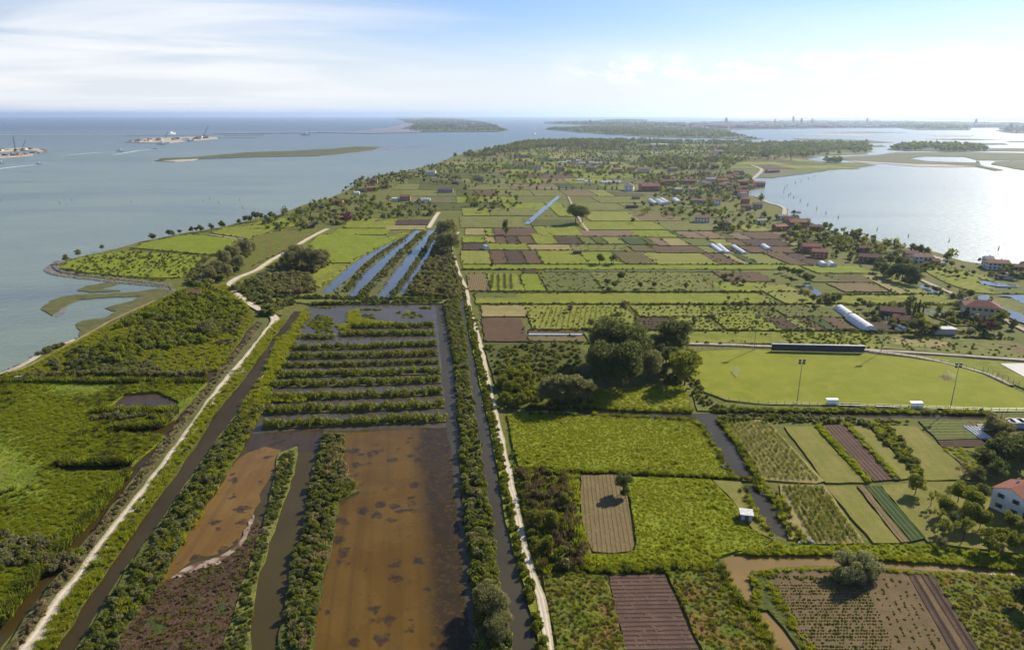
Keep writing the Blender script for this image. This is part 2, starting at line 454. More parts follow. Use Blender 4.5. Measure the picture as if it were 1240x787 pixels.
def mud_mat(name, a, c, purple, share):
    """Flooded mud: orange silt one side, drowned dark weed the other, round dark weed patches in between."""
    b = N(name)
    oc = obj_coord(b)
    uv = b.n('ShaderNodeUVMap', uv_map='rows').outputs[0]
    su = b.n('ShaderNodeSeparateXYZ'); b.put(uv, su.inputs[0])
    nb = b.noise(oc, 1 / 22.0, 4, 0.6, 0.3)
    nf = b.noise(oc, 1 / 1.4, 4, 0.7)
    col = b.mix(b.rng(nb, 0.35, 0.65), a, c)
    ln = b.noise(b.scale(uv, (1 / 3.0, 1 / 150.0, 1)), 1.0, 3)
    col = b.mix(b.rng(ln, 0.45, 0.7, 0, 0.5), col, tuple(v * 0.72 for v in a))
    edge = b.math('ADD', su.outputs[0], b.math('MULTIPLY', b.math('SUBTRACT', nb, 0.5), 10.0))
    m = b.rng(edge, share, share + 7.0)
    m = b.math('MULTIPLY', m, b.rng(nf, 0.30, 0.52, 0.35, 1.0))
    col = b.mix(m, col, purple)
    vo = b.n('ShaderNodeTexVoronoi'); vo.inputs['Scale'].default_value = 1 / 6.0
    dist = b.n('ShaderNodeVectorMath', operation='ADD'); b.put(oc, dist.inputs[0])
    nc = b.n('ShaderNodeTexNoise'); b.put(oc, nc.inputs['Vector']); nc.inputs['Scale'].default_value = 0.33; nc.inputs['Detail'].default_value = 5
    off = b.n('ShaderNodeVectorMath', operation='SCALE'); b.put(nc.outputs['Color'], off.inputs[0]); off.inputs['Scale'].default_value = 6.5
    b.put(off.outputs[0], dist.inputs[1]); b.put(dist.outputs[0], vo.inputs['Vector'])
    sel = b.rng(b.noise(oc, 1 / 16.0, 2), 0.38, 0.46)
    spots = b.math('MULTIPLY', b.rng(vo.outputs['Distance'], 0.34, 0.22), sel)
    spots = b.math('MULTIPLY', spots, b.rng(nf, 0.35, 0.55, 0.4, 1.0))
    fl = b.math('MULTIPLY', b.rng(b.noise(oc, 1 / 0.8, 3, 0.7), 0.56, 0.64), b.rng(b.noise(oc, 1 / 9.0, 3), 0.42, 0.58))
    col = b.mix(b.math('MULTIPLY', fl, 0.6), col, (0.045, 0.030, 0.020))
    col = b.mix(b.math('MULTIPLY', spots, 0.9), col, (0.030, 0.021, 0.014))
    return b.done(b.bsdf(col, b.rng(nb, 0.4, 0.6, 0.12, 0.40), 0.12, b.bump(nf, 0.010)))

M['mud_orange'] = mud_mat('orange_mud', (0.1412, 0.0778, 0.0197), (0.1694, 0.0996, 0.0262), (0.0432, 0.0247, 0.0114), 999.0)
M['mud_pond'] = mud_mat('flooded_mud', (0.0951, 0.0529, 0.0094), (0.1167, 0.0675, 0.0126), (0.0339, 0.0225, 0.0088), 24.0)
M['mud_dark'] = mud_mat('dark_mud', (0.0471, 0.0317, 0.0182), (0.0608, 0.0405, 0.0228), (0.0304, 0.0220, 0.0152), 999.0)
M['deadweed'] = ground('dead_weed_mud', [(0.0720, 0.0437, 0.0245), (0.0520, 0.0336, 0.0190), (0.0920, 0.0571, 0.0354)], 18, 3, 0.8, 0.3,
                       patch=(5, 0.56, 0.64, (0.050, 0.070, 0.018)))

L = {}
L['dark'] = leafmat('dark_foliage', (0.0557, 0.0726, 0.0265), (0.1366, 0.1600, 0.0605))
L['mid'] = leafmat('green_foliage', (0.0954, 0.1146, 0.0191), (0.2146, 0.2343, 0.0451))
L['bright'] = leafmat('bright_foliage', (0.1010, 0.1318, 0.0122), (0.2198, 0.2464, 0.0297), 0.45)
L['yellow'] = leafmat('yellow_green_foliage', (0.110, 0.128, 0.020), (0.215, 0.228, 0.042), 0.45)
L['grey'] = leafmat('grey_green_foliage', (0.1164, 0.1207, 0.0561), (0.2328, 0.2318, 0.1122))
L['willow'] = leafmat('silvery_foliage', (0.1210, 0.1375, 0.0665), (0.2530, 0.2640, 0.1425))
L['straw'] = leafmat('straw_reeds', (0.140, 0.108, 0.062), (0.300, 0.245, 0.150))
L['brown'] = leafmat('brown_twigs', (0.1000, 0.0744, 0.0360), (0.2000, 0.1500, 0.0780), 0.2)
L['purple'] = leafmat('purple_foliage', (0.080, 0.030, 0.055), (0.170, 0.070, 0.120))
L['red'] = leafmat('dark_red_foliage', (0.040, 0.016, 0.020), (0.085, 0.035, 0.040))
L['gbright'] = leafmat('bright_grass_blades', (0.1434, 0.1809, 0.0104), (0.2629, 0.2852, 0.0226), 0.5)
L['gmid'] = leafmat('green_grass_blades', (0.1016, 0.1370, 0.0104), (0.1912, 0.2193, 0.0209), 0.5)
L['gyellow'] = leafmat('yellow_grass_blades', (0.1792, 0.1903, 0.0161), (0.2912, 0.2884, 0.0358), 0.5)
L['gdark'] = leafmat('dark_reed_blades', (0.0534, 0.0618, 0.0136), (0.1067, 0.1141, 0.0272), 0.4)
M['bark'] = plain('bark', (0.085, 0.062, 0.045), 0.95, 0.3, 4.0, bump=0.02)

# ------------------------------------------------------------------ plant meshes
def unit(n):
    d = NR.normal(size=(n, 3)); return d / np.linalg.norm(d, axis=1)[:, None]

def leaf_quads(pos, nrm, size):
    n = len(pos)
    t = np.cross(nrm, unit(n)); t /= np.linalg.norm(t, axis=1)[:, None] + 1e-9
    w = np.cross(nrm, t)
    s = (size * NR.uniform(0.55, 1.35, n))[:, None]
    a = NR.uniform(0.5, 1.0, n)[:, None]
    return np.stack([pos - t * s, pos - w * s * a, pos + t * s, pos + w * s * a], axis=1).reshape(-1, 3)

def cloud(centres, radii, n, leaf, fill=0.35, rand=0.55):
    """Leaf clusters spread over and through lobes. Returns vertices and a tint per leaf cluster."""
    centres, radii = np.asarray(centres, float), np.asarray(radii, float)
    wgt = (radii[:, 0] * radii[:, 2]); wgt = wgt / wgt.sum()
    k = NR.choice(len(centres), n, p=wgt)
    d = unit(n)
    rr = np.where(NR.random(n) < fill, NR.uniform(0.3, 1.0, n), NR.uniform(0.84, 1.12, n))[:, None]
    pos = centres[k] + d * radii[k] * rr
    nrm = d + unit(n) * rand; nrm /= np.linalg.norm(nrm, axis=1)[:, None]
    lobe = NR.random(len(centres))
    tint = np.clip(0.55 * lobe[k] + 0.45 * NR.random(n), 0, 1)
    keep = pos[:, 2] > 0.01
    return leaf_quads(pos[keep], nrm[keep], leaf), tint[keep]

def shrub_mesh(name, mat, n=420, leaf=0.12, h=1.0, lobes=7, spread=0.55):
    cs, rs = [], []
    for i in range(lobes):
        a, r = R.uniform(0, 6.28), R.uniform(0, spread)
        s = R.uniform(0.22, 0.40)
        cs.append((r * math.cos(a), r * math.sin(a), R.uniform(0.25, 0.72) * h * (1.15 - r)))
        rs.append((s, s, s * R.uniform(0.8, 1.15) * h))
    V, t = cloud(cs, rs, n, leaf)
    return fast_mesh(name, V, 4, [mat], t)

def blades_mesh(name, mat, n=60, h=1.0, w=0.07, r=0.5, lean=0.35):
    """A tussock of upright blades."""
    a = NR.uniform(0, 6.28, n); rr = r * np.sqrt(NR.random(n))
    base = np.stack([rr * np.cos(a), rr * np.sin(a), np.zeros(n)], 1)
    l = NR.normal(size=(n, 2)) * lean * 0.6 + base[:, :2] * 0.5
    hh = h * NR.uniform(0.5, 1.1, n)
    tip = base + np.stack([l[:, 0] * hh, l[:, 1] * hh, hh], 1)
    th = NR.uniform(0, 3.14, n)
    side = np.stack([np.cos(th), np.sin(th), np.zeros(n)], 1) * w
    V = np.stack([base - side, base + side, tip + side * 0.35, tip - side * 0.35], 1).reshape(-1, 3)
    return fast_mesh(name, V, 4, [mat], NR.random(n))

def limb_mb(h, r, n=5, spread=0.25, top=0.6):
    mb = MB()
    z0 = 0.0; p = Vector((0, 0, -0.02 * h))
    q = Vector((R.uniform(-.02, .02) * h, R.uniform(-.02, .02) * h, h * 0.32))
    mb.tube(p, q, r, r * 0.75, 7)
    for i in range(n):
        a = 6.28 * i / n + R.uniform(-.4, .4)
        e = q + Vector((math.cos(a) * spread * h, math.sin(a) * spread * h, h * R.uniform(top - .3, top - .05)))
        m = q.lerp(e, 0.5) + Vector((0, 0, h * 0.04))
        mb.tube(q, m, r * 0.5, r * 0.34, 5)
        mb.tube(m, e, r * 0.34, r * 0.12, 5)
    return mb

def tree_parts(kind, mat, n, leaf, lobes=16):
    """Trunk and crown of a tree one unit tall."""
    cs, rs = [], []
    if kind == 'round':
        for i in range(lobes):
            a, r = R.uniform(0, 6.28), 0.30 * math.sqrt(R.random())
            z = R.uniform(0.36, 0.86); k = 1 - abs(z - 0.56) * 1.3
            s = R.uniform(0.11, 0.19)
            cs.append((r * math.cos(a) * k * 1.2, r * math.sin(a) * k * 1.2, z)); rs.append((s, s, s * 0.85))
    elif kind == 'tall':
        for i in range(lobes):
            a, r = R.uniform(0, 6.28), 0.17 * math.sqrt(R.random())
            z = R.uniform(0.24, 0.90); k = 1.1 - abs(z - 0.5) * 1.2
            s = R.uniform(0.08, 0.14)
            cs.append((r * math.cos(a) * k * 1.3, r * math.sin(a) * k * 1.3, z)); rs.append((s, s, s * 1.25))
    elif kind == 'cypress':
        for i in range(9):
            z = 0.10 + 0.85 * i / 8; s = 0.085 * (1 - (i / 9.5) ** 1.8) + 0.012
            cs.append((R.uniform(-.012, .012), R.uniform(-.012, .012), z)); rs.append((s, s, 0.10))
    elif kind == 'broad':
        for i in range(lobes):
            a, r = R.uniform(0, 6.28), 0.52 * math.sqrt(R.random())
            z = 0.16 + 0.66 * R.random() * (1.15 - r)
            s = R.uniform(0.15, 0.26)
            cs.append((r * math.cos(a), r * math.sin(a), z)); rs.append((s, s, s * 0.9))
    elif kind == 'sparse':
        for i in range(lobes):
            a, r = R.uniform(0, 6.28), 0.36 * math.sqrt(R.random())
            cs.append((r * math.cos(a), r * math.sin(a), R.uniform(0.45, 0.92))); s = R.uniform(0.06, 0.12); rs.append((s, s, s))
    V, t = cloud(cs, rs, n, leaf)
    crown = fast_mesh('crown', V, 4, [mat], t)
    sp = {'round': 0.2, 'tall': 0.1, 'cypress': 0.02, 'broad': 0.34, 'sparse': 0.26}[kind]
    trunk = limb_mb(1.0, 0.022 if kind != 'broad' else 0.035, 5, sp, 0.7 if kind != 'cypress' else 0.9).mesh('trunk', M['bark'])
    return trunk, crown

TREES = {}
def tproto(key, kind, mat, n, leaf, lobes=16, var=2):
    TREES[key] = [tree_parts(kind, L[mat], n, leaf, lobes) for _ in range(var)]
tproto('big_dark', 'round', 'dark', 9000, 0.020, 26, 3)
tproto('big_grey', 'round', 'grey', 8000, 0.019, 26, 2)
tproto('round', 'round', 'mid', 3000, 0.030, 16, 4)
tproto('round_dark', 'round', 'dark', 3000, 0.030, 16, 4)
tproto('round_grey', 'round', 'grey', 3000, 0.028, 16, 3)
tproto('round_yellow', 'round', 'yellow', 3000, 0.030, 16, 2)
tproto('round_purple', 'round', 'purple', 3000, 0.030, 16, 1)
tproto('round_red', 'round', 'red', 2500, 0.030, 16, 1)
tproto('tall', 'tall', 'dark', 3200, 0.024, 20, 2)
tproto('cypress', 'cypress', 'dark', 2200, 0.020, 9, 2)
tproto('willow', 'broad', 'willow', 9000, 0.028, 22, 2)
tproto('broad_grey', 'broad', 'grey', 8000, 0.030, 24, 2)
tproto('broad_dark', 'broad', 'dark', 7000, 0.030, 24, 2)
tproto('sparse', 'sparse', 'mid', 900, 0.026, 12, 2)
tproto('bare', 'sparse', 'brown', 700, 0.020, 14, 1)

def merged_far_tree(name, mat, n=150, leaf=0.085, kind='round'):
    """Small far tree as one mesh: leaf clusters plus a stem."""
    cs, rs = [], []
    for i in range(7):
        a, r = R.uniform(0, 6.28), 0.26 * math.sqrt(R.random())
        s = R.uniform(0.14, 0.22)
        cs.append((r * math.cos(a), r * math.sin(a), R.uniform(0.32, 0.80))); rs.append((s, s, s))
    V, t = cloud(cs, rs, n, leaf)
    stem = []
    for dx, dy in ((0.02, 0), (0, 0.02)):
        stem += [(-dx, -dy, 0), (dx, dy, 0), (dx, dy, 0.5), (-dx, -dy, 0.5)]
    V = np.concatenate([V, np.array(stem)]); t = np.concatenate([t, [0.3, 0.3]])
    mi = np.zeros(len(t)); mi[-2:] = 1
    return fast_mesh(name, V, 4, [mat, M['bark']], t, mi)

FAR = {k: [merged_far_tree('far_tree', L[k]) for _ in range(3)] for k in ('dark', 'mid', 'grey')}
SHR = {k: [shrub_mesh('shrub', L[k]) for _ in range(3)] for k in ('dark', 'mid', 'bright', 'yellow', 'grey', 'straw', 'brown')}
TUF = {k: [blades_mesh('tussock', L[k]) for _ in range(3)] for k in ('straw', 'brown')}
for k in ('mid', 'bright', 'yellow', 'dark'): TUF[k] = [blades_mesh('tussock', L['g' + k], lean=0.7, w=0.09) for _ in range(3)]

def library(name, meshes):
    c = bpy.data.collections.new(name)
    for i, m in enumerate(meshes):
        c.objects.link(bpy.data.objects.new('plant', m))
    return c, len(meshes)

LIB = {
    'scrub': library('scrub', SHR['mid'] + SHR['grey'] + SHR['dark'] + SHR['mid']),
    'scrub_dark': library('scrub_dark', SHR['dark'] + SHR['mid'] + SHR['dark']),
    'scrub_grey': library('scrub_grey', SHR['grey'] + SHR['mid'][:2] + SHR['grey'] + SHR['brown'][:2]),
    'scrub_straw': library('scrub_straw', SHR['straw'] + SHR['grey'][:1] + TUF['straw']),
    'thicket': library('thicket', SHR['bright'] + SHR['mid'] + SHR['bright']),
    'scrub_yellow': library('scrub_yellow', SHR['yellow'] + SHR['bright']),
    'marsh': library('marsh', TUF['bright'] + TUF['mid'] + TUF['bright']),
    'meadow': library('meadow', TUF['bright'] + TUF['yellow'][:2] + TUF['bright']),
    'weeds': library('weeds', TUF['mid'] + TUF['brown'] + TUF['yellow'][:1]),
    'reeds': library('reeds', TUF['straw'] + TUF['mid'][:1] + TUF['brown'][:1]),
    'greenreeds': library('greenreeds', TUF['mid'] + TUF['dark'] + TUF['bright'][:1]),
    'dead': library('dead', TUF['brown'] + SHR['brown'] + TUF['mid'][:1]),
    'farwood': library('farwood', FAR['dark'] + FAR['mid'] + FAR['dark']),
    'farmix': library('farmix', FAR['dark'] + FAR['mid'][:2] + FAR['dark'] + FAR['grey'][:1]),
    'vinestock': library('vinestock', SHR['mid'] + SHR['bright'][:2]),
}

def scatter(name, pts, lib, smin, smax, zs=(0.8, 1.2), label=None):
    """A mass of plants nobody could count: points with size and turn, one plant on each (geometry nodes)."""
    pts = np.asarray(pts, dtype=np.float32)
    if len(pts) == 0: return None
    coll, cnt = LIB[lib]
    n = len(pts)
    me = bpy.data.meshes.new(name)
    me.vertices.add(n)
    me.vertices.foreach_set('co', pts.ravel())
    s = smin + (smax - smin) * 1.3 * NR.beta(1.4, 2.2, n)
    sc = np.stack([s, s * NR.uniform(0.85, 1.15, n), s * NR.uniform(zs[0], zs[1], n)], 1)
    rot = np.zeros((n, 3)); rot[:, 2] = NR.uniform(0, 6.283, n)
    for nm, ty, arr, key in (('scl', 'FLOAT_VECTOR', sc, 'vector'), ('rot', 'FLOAT_VECTOR', rot, 'vector')):
        me.attributes.new(nm, ty, 'POINT').data.foreach_set(key, arr.astype(np.float32).ravel())
    me.attributes.new('pick', 'INT', 'POINT').data.foreach_set('value', NR.integers(0, cnt, n).astype(np.int32))
    o = link(name, me)
    ng = bpy.data.node_groups.new(name, 'GeometryNodeTree')
    ng.interface.new_socket('Geometry', in_out='INPUT', socket_type='NodeSocketGeometry')
    ng.interface.new_socket('Geometry', in_out='OUTPUT', socket_type='NodeSocketGeometry')
    a, z = ng.nodes.new('NodeGroupInput'), ng.nodes.new('NodeGroupOutput')
    ins = ng.nodes.new('GeometryNodeInstanceOnPoints')
    ci = ng.nodes.new('GeometryNodeCollectionInfo')
    ci.inputs['Collection'].default_value = coll
    ci.inputs['Separate Children'].default_value = True
    ci.inputs['Reset Children'].default_value = True
    ins.inputs['Pick Instance'].default_value = True
    def attr(nm, ty):
        q = ng.nodes.new('GeometryNodeInputNamedAttribute'); q.data_type = ty; q.inputs['Name'].default_value = nm
        return q.outputs['Attribute']
    e2r = ng.nodes.new('FunctionNodeEulerToRotation')
    ng.links.new(attr('rot', 'FLOAT_VECTOR'), e2r.inputs[0])
    ng.links.new(a.outputs[0], ins.inputs['Points'])
    ng.links.new(ci.outputs[0], ins.inputs['Instance'])
    ng.links.new(attr('pick', 'INT'), ins.inputs['Instance Index'])
    ng.links.new(e2r.outputs[0], ins.inputs['Rotation'])
    ng.links.new(attr('scl', 'FLOAT_VECTOR'), ins.inputs['Scale'])
    ng.links.new(ins.outputs[0], z.inputs[0])
    o.modifiers.new('plants', 'NODES').node_group = ng
    return tag(o, label, None, None, 'stuff')

def inside(px, py, poly):
    x, y = np.asarray(px), np.asarray(py)
    res = np.zeros(x.shape, bool)
    n = len(poly)
    for i in range(n):
        x0, y0 = poly[i][0], poly[i][1]; x1, y1 = poly[(i + 1) % n][0], poly[(i + 1) % n][1]
        c = ((y0 > y) != (y1 > y)) & (x < (x1 - x0) * (y - y0) / ((y1 - y0) + 1e-12) + x0)
        res ^= c
    return res

def wpoly(poly, z=0.0):
    return [P(x, y, z) for x, y in poly]

def fill(poly, density, z=1.0, holes=(), noise=None):
    """Random points (world) inside a pixel polygon; density per square metre."""
    W = wpoly(poly, z)
    xs, ys = [p[0] for p in W], [p[1] for p in W]
    x0, x1, y0, y1 = min(xs), max(xs), min(ys), max(ys)
    n = int((x1 - x0) * (y1 - y0) * density)
    if n <= 0: return np.zeros((0, 3))
    x, y = NR.uniform(x0, x1, n), NR.uniform(y0, y1, n)
    k = inside(x, y, W)
    for h in holes: k &= ~inside(x, y, wpoly(h, z))
    if noise:
        sc, th = noise
        v = np.sin(x / sc + 1.3 * np.sin(y / sc * 0.7)) + np.sin(y / sc * 1.1 + 1.7 * np.sin(x / sc * 0.6 + 2.0))
        k &= (v > th + NR.normal(size=n) * 0.35)
    x, y = x[k], y[k]
    return np.stack([x, y, np.full(len(x), z)], 1)

def along(line, width, per_m, z=0.9, jitter=1.0):
    """Random points (world) in a strip of given width (m) along a pixel line."""
    W = [np.array(P(x, y, z)) for x, y in line]
    out = []
    for a, b in zip(W[:-1], W[1:]):
        d = b - a; ln = np.linalg.norm(d); n = int(ln * per_m + NR.random())
        if n <= 0: continue
        t = NR.random(n)[:, None]
        nx = np.array([-d[1], d[0], 0]) / (ln + 1e-9)
        out.append(a + d * t + nx * ((NR.random(n)[:, None] - 0.5) * width))
    return np.concatenate(out) if out else np.zeros((0, 3))

def densify(W, step, amp):
    out = []
    n = len(W)
    for i in range(n):
        a, b = Vector(W[i]), Vector(W[(i + 1) % n])
        ln = (b - a).length
        k = max(1, min(60, int(ln / step)))
        d = (b - a); nx = Vector((-d.y, d.x, 0)).normalized() if ln > 1e-6 else Vector((0, 0, 0))
        for j in range(k):
            t = j / k
            e = amp * R.uniform(-1, 1) * (0.3 if j == 0 else 1)
            q = a + d * t + nx * e
            out.append((q.x, q.y, W[0][2]))
    return out

EDGES = []
def slab(name, poly, mat, z=1.0, bottom=None, direction=None, amp=0.35, step=4.0, kind='structure', world=False):
    """A flat piece of ground at height z with sides down to bottom; rows run along direction (two pixels)."""
    W = [tuple(p) for p in poly] if world else wpoly(poly, z)
    if name in ('field', 'ploughed_field', 'mown_field') and not world and max(p[1] for p in poly) < 425: EDGES.append(list(W))
    if amp: W = densify(W, step, amp)
    if direction is None:
        e = max(((Vector(W[i]) - Vector(W[i - 1])).length, i) for i in range(len(W)))[1] if not amp else None
        if e is None:
            Q = wpoly(poly, z) if not world else poly
            e = max(((Vector(Q[i]) - Vector(Q[i - 1])).length, i) for i in range(len(Q)))[1]
            d = (Vector(Q[e]) - Vector(Q[e - 1])).normalized()
        else:
            d = (Vector(W[e]) - Vector(W[e - 1])).normalized()
    else:
        d = (Vector(P(*direction[1], z)) - Vector(P(*direction[0], z))).normalized()
    nx = Vector((d.y, -d.x, 0))
    if nx.x < 0: nx = -nx
    tris = tessellate_polygon([[Vector(p) for p in W]])
    n = len(W)
    area = sum(W[i][0] * W[(i + 1) % n][1] - W[(i + 1) % n][0] * W[i][1] for i in range(n))
    if area < 0:
        W = W[::-1]; tris = [tuple(n - 1 - i for i in t) for t in tris]
    F = []
    for t in tris:
        a, b, c = (W[i] for i in t)
        cr = (b[0] - a[0]) * (c[1] - a[1]) - (b[1] - a[1]) * (c[0] - a[0])
        F.append(tuple(t) if cr > 0 else tuple(t[::-1]))
    V = list(W)
    if bottom is not None:
        V += [(p[0], p[1], bottom) for p in W]
        for i in range(n):
            j = (i + 1) % n
            F.append((i, i + n, j + n, j))
    me = bpy.data.meshes.new(name)
    me.from_pydata(V, [], F)
    me.materials.append(M[mat] if isinstance(mat, str) else mat)
    uvl = me.uv_layers.new(name='rows')
    o0 = Vector(W[0]); o0 = min((Vector(p) for p in W), key=lambda q: q.dot(nx))
    base_u, base_v = o0.dot(nx), o0.dot(d)
    uvs = []
    for lp in me.loops:
        q = Vector(V[lp.vertex_index])
        uvs += [q.dot(nx) - base_u, q.dot(d) - base_v]
    uvl.data.foreach_set('uv', uvs)
    me.update()
    o = link(name, me)
    return tag(o, None, None, None, kind)

VX, VY = 545.0, 140.0
def box4(x0, y0, x1, y1):
    """Field corners whose sides run towards the far point all the field boundaries share."""
    ym = (y0 + y1) / 2
    f = lambda x, y: (VX + (x - VX) * (y - VY) / (ym - VY), y)
    return [f(x0, y0), f(x1, y0), f(x1, y1), f(x0, y1)]

def strip(line, width_px):
    """Pixel polyline with widths -> polygon."""
    left, right = [], []
    n = len(line)
    for i, (x, y) in enumerate(line):
        a, b = line[max(0, i - 1)], line[min(n - 1, i + 1)]
        dx, dy = b[0] - a[0], b[1] - a[1]; l = math.hypot(dx, dy)
        w = width_px[i] if isinstance(width_px, (list, tuple)) else width_px
        left.append((x - dy / l * w / 2, y + dx / l * w / 2)); right.append((x + dy / l * w / 2, y - dx / l * w / 2))
    return left + right[::-1]

def ribbon(name, line, width, mat, z, bottom=None, step=5.0, amp=0.25):
    """A band of constant real width (m) along a pixel polyline."""
    W = [Vector(P(x, y, z)) for x, y in line]
    # smooth by Catmull-Rom
    S = []
    for i in range(len(W) - 1):
        p0, p1, p2, p3 = W[max(i - 1, 0)], W[i], W[i + 1], W[min(i + 2, len(W) - 1)]
        k = max(2, int((p2 - p1).length / step))
        for j in range(k):
            t = j / k
            S.append(0.5 * ((2 * p1) + (p2 - p0) * t + (2 * p0 - 5 * p1 + 4 * p2 - p3) * t * t + (3 * p1 - p0 - 3 * p2 + p3) * t ** 3))
    S.append(W[-1])
    l, r = [], []
    for i, p in enumerate(S):
        d = (S[min(i + 1, len(S) - 1)] - S[max(i - 1, 0)]).normalized(); nx = Vector((-d.y, d.x, 0))
        l.append(p + nx * (width / 2 + R.uniform(-amp, amp))); r.append(p - nx * (width / 2 + R.uniform(-amp, amp)))
    V = [tuple(p) for p in l + r]; n = len(S)
    F = [(i, n + i, n + i + 1, i + 1) for i in range(n - 1)]
    if bottom is not None:
        V += [(p.x, p.y, bottom) for p in l + r]
        m = 2 * n
        for i in range(n - 1):
            F.append((i + 1, i + 1 + m, i + m, i)); F.append((n + i, n + i + m, n + i + 1 + m, n + i + 1))
    me = bpy.data.meshes.new(name)
    me.from_pydata(V, [], F)
    me.materials.append(M[mat]); me.update()
    uvl = me.uv_layers.new(name='rows')
    uvl.data.foreach_set('uv', [q for lp in me.loops for q in ((0.0 if lp.vertex_index % (2 * n) < n else 1.0), (lp.vertex_index % n) * step / 10.0)])
    return tag(link(name, me), None, None, None, 'structure')

# ------------------------------------------------------------------ sea and land
SEA_R = 60000.0
slab('sea', [(-SEA_R, -400, 0), (SEA_R, -400, 0), (SEA_R, SEA_R, 0), (-SEA_R, SEA_R, 0)], 'sea', z=0, amp=0, world=True)

ISLAND = [(-60, 463), (0, 452), (38, 435), (56, 422), (94, 409), (112, 403), (130, 394), (165, 377), (190, 366), (208, 352),
          (204, 347), (165, 343), (130, 339), (100, 336), (72, 330), (66, 324), (76, 316), (109, 308), (142, 301), (168, 293), (229, 281), (267, 275),
          (310, 264), (335, 261), (368, 248), (399, 240), (424, 229), (432, 220), (462, 213), (488, 208), (526, 199), (551, 189),
          (569, 184), (590, 181), (606, 178), (620, 173), (635, 171), (660, 170), (696, 168.5), (750, 169), (798, 170), (860, 171.5), (930, 172.5), (993, 172.5),
          (1030, 172), (1052, 174), (1057, 181), (1050, 186), (1020, 188), (985, 190), (978, 194), (1005, 197), (1040, 197), (1062, 200), (1040, 203), (1006, 206), (955, 210), (925, 208),
          (905, 209), (886, 210), (889, 214), (905, 217), (919, 222), (922, 228), (903, 231), (902, 235), (915, 238), (930, 245), (945, 250), (954, 253),
          (953, 262), (968, 268), (981, 273), (1009, 283), (1052, 288), (1088, 299), (1110, 301), (1128, 304), (1146, 309), (1166, 316), (1192, 320), (1240, 321),
          (1330, 324), (1500, 330), (1700, 420), (1700, 840), (-450, 840), (-450, 560), (-200, 500)]
slab('island_ground', ISLAND, 'land', z=0.5, bottom=-0.5, amp=1.2, step=9)

# shore marsh, spits and mud on the left
slab('salt_marsh', [(92, 392), (100, 388), (127, 385), (141, 377), (127, 373), (140, 369), (160, 364), (170, 358.5), (125, 360.5), (98, 362.5),
                    (82, 369), (72, 374), (64, 382), (50, 375), (60, 364), (75, 359), (97, 356.5), (130, 355.5), (165, 353), (192, 349), (207, 351), (206, 356), (190, 367), (165, 378), (130, 395), (112, 405), (97, 409), (98, 400)],
     'saltmarsh', z=0.35, bottom=-0.3, amp=0.9, step=4)
slab('salt_marsh', [(93, 351.5), (104, 346), (134, 341.5), (152, 342), (130, 347), (120, 349.5), (146, 352), (110, 354)], 'saltmarsh', z=0.35, bottom=-0.3, amp=0.8, step=4)
slab('mud_flat', [(66, 383), (74, 374), (82, 370), (78, 379), (70, 384)], 'mudbank', z=0.12, bottom=-0.2, amp=0.4)
slab('mud_flat', [(104, 395), (125, 384), (136, 381), (138, 386), (122, 392), (108, 400)], 'mudbank', z=0.14, bottom=-0.2, amp=0.4)
ribbon('beach', [(-40, 460), (0, 453), (38, 436), (57, 423), (92, 411)], 3.0, 'sand', 0.56, -0.3)
ribbon('dyke_path', [(-10, 461), (38, 441), (75, 422), (110, 402), (133, 389), (165, 374), (188, 364)], 2.2, 'straw', 0.62)

# far marshes on the right and low islands
def far_slab(name, poly, mat='farmarsh', z=1.2, amp=6.0, step=40):
    return slab(name, poly, mat, z=z, bottom=-0.5, amp=amp, step=step)
far_slab('salt_marsh', [(1000, 192.5), (1030, 189.5), (1060, 188), (1085, 184.8), (1160, 184.3), (1300, 186), (1300, 194), (1225, 194.5), (1185, 194), (1168, 190), (1120, 189.3), (1100, 191.5),
                        (1125, 195.5), (1160, 196.5), (1187, 197.2), (1183, 193.6), (1182, 196), (1192, 201.5), (1215, 206), (1205, 206.5), (1180, 201.5), (1150, 199), (1110, 198.5), (1060, 196)], amp=3.0)
far_slab('salt_marsh', [(1200, 199), (1205, 195.6), (1240, 195.3), (1330, 195.5), (1330, 207), (1240, 206)], amp=3.0)
for pl in ([(1120, 168.6), (1170, 168.2), (1215, 169.4), (1165, 169.9)], [(1040, 176.6), (1068, 175.8), (1074, 177.6), (1050, 178.4)], [(1215, 171.2), (1300, 170.8), (1300, 172.4), (1225, 172.6)], [(1000, 160.2), (1060, 159.8), (1100, 160.6), (1050, 161.2)], [(1080, 194.6), (1110, 193.8), (1118, 194.6), (1095, 195.4)]):
    far_slab('salt_marsh', pl, z=0.8, amp=5, step=35)
far_slab('sand_flat', [(1012, 192.4), (1060, 192.6), (1095, 196), (1140, 198.8), (1185, 202), (1150, 202.5), (1110, 201.5), (1075, 198.5), (1045, 197)], 'sand', z=0.8, amp=3.0)
far_slab('wooded_islet', [(1075, 181), (1085, 177.5), (1110, 174.5), (1150, 175.5), (1192, 178), (1196, 183), (1150, 183.6), (1100, 182.6)], 'farland', z=1.6)
far_slab('salt_marsh', [(1195, 179.5), (1300, 180), (1300, 184), (1195, 183)])
far_slab('salt_marsh', [(960, 167.8), (1000, 168.6), (1050, 170), (1082, 172.5), (1060, 173.2), (1020, 171.8), (975, 170)])
far_slab('salt_marsh', [(1175, 173.2), (1215, 173.6), (1222, 175.2), (1190, 175.4)])
far_slab('mud_bank', [(950, 162.3), (1010, 162.8), (1060, 163.6), (1040, 165), (1000, 164)], 'sand', z=0.5)
far_slab('mud_bank', [(1120, 163.5), (1180, 164.3), (1175, 166), (1135, 165.5)], 'sand', z=0.5)
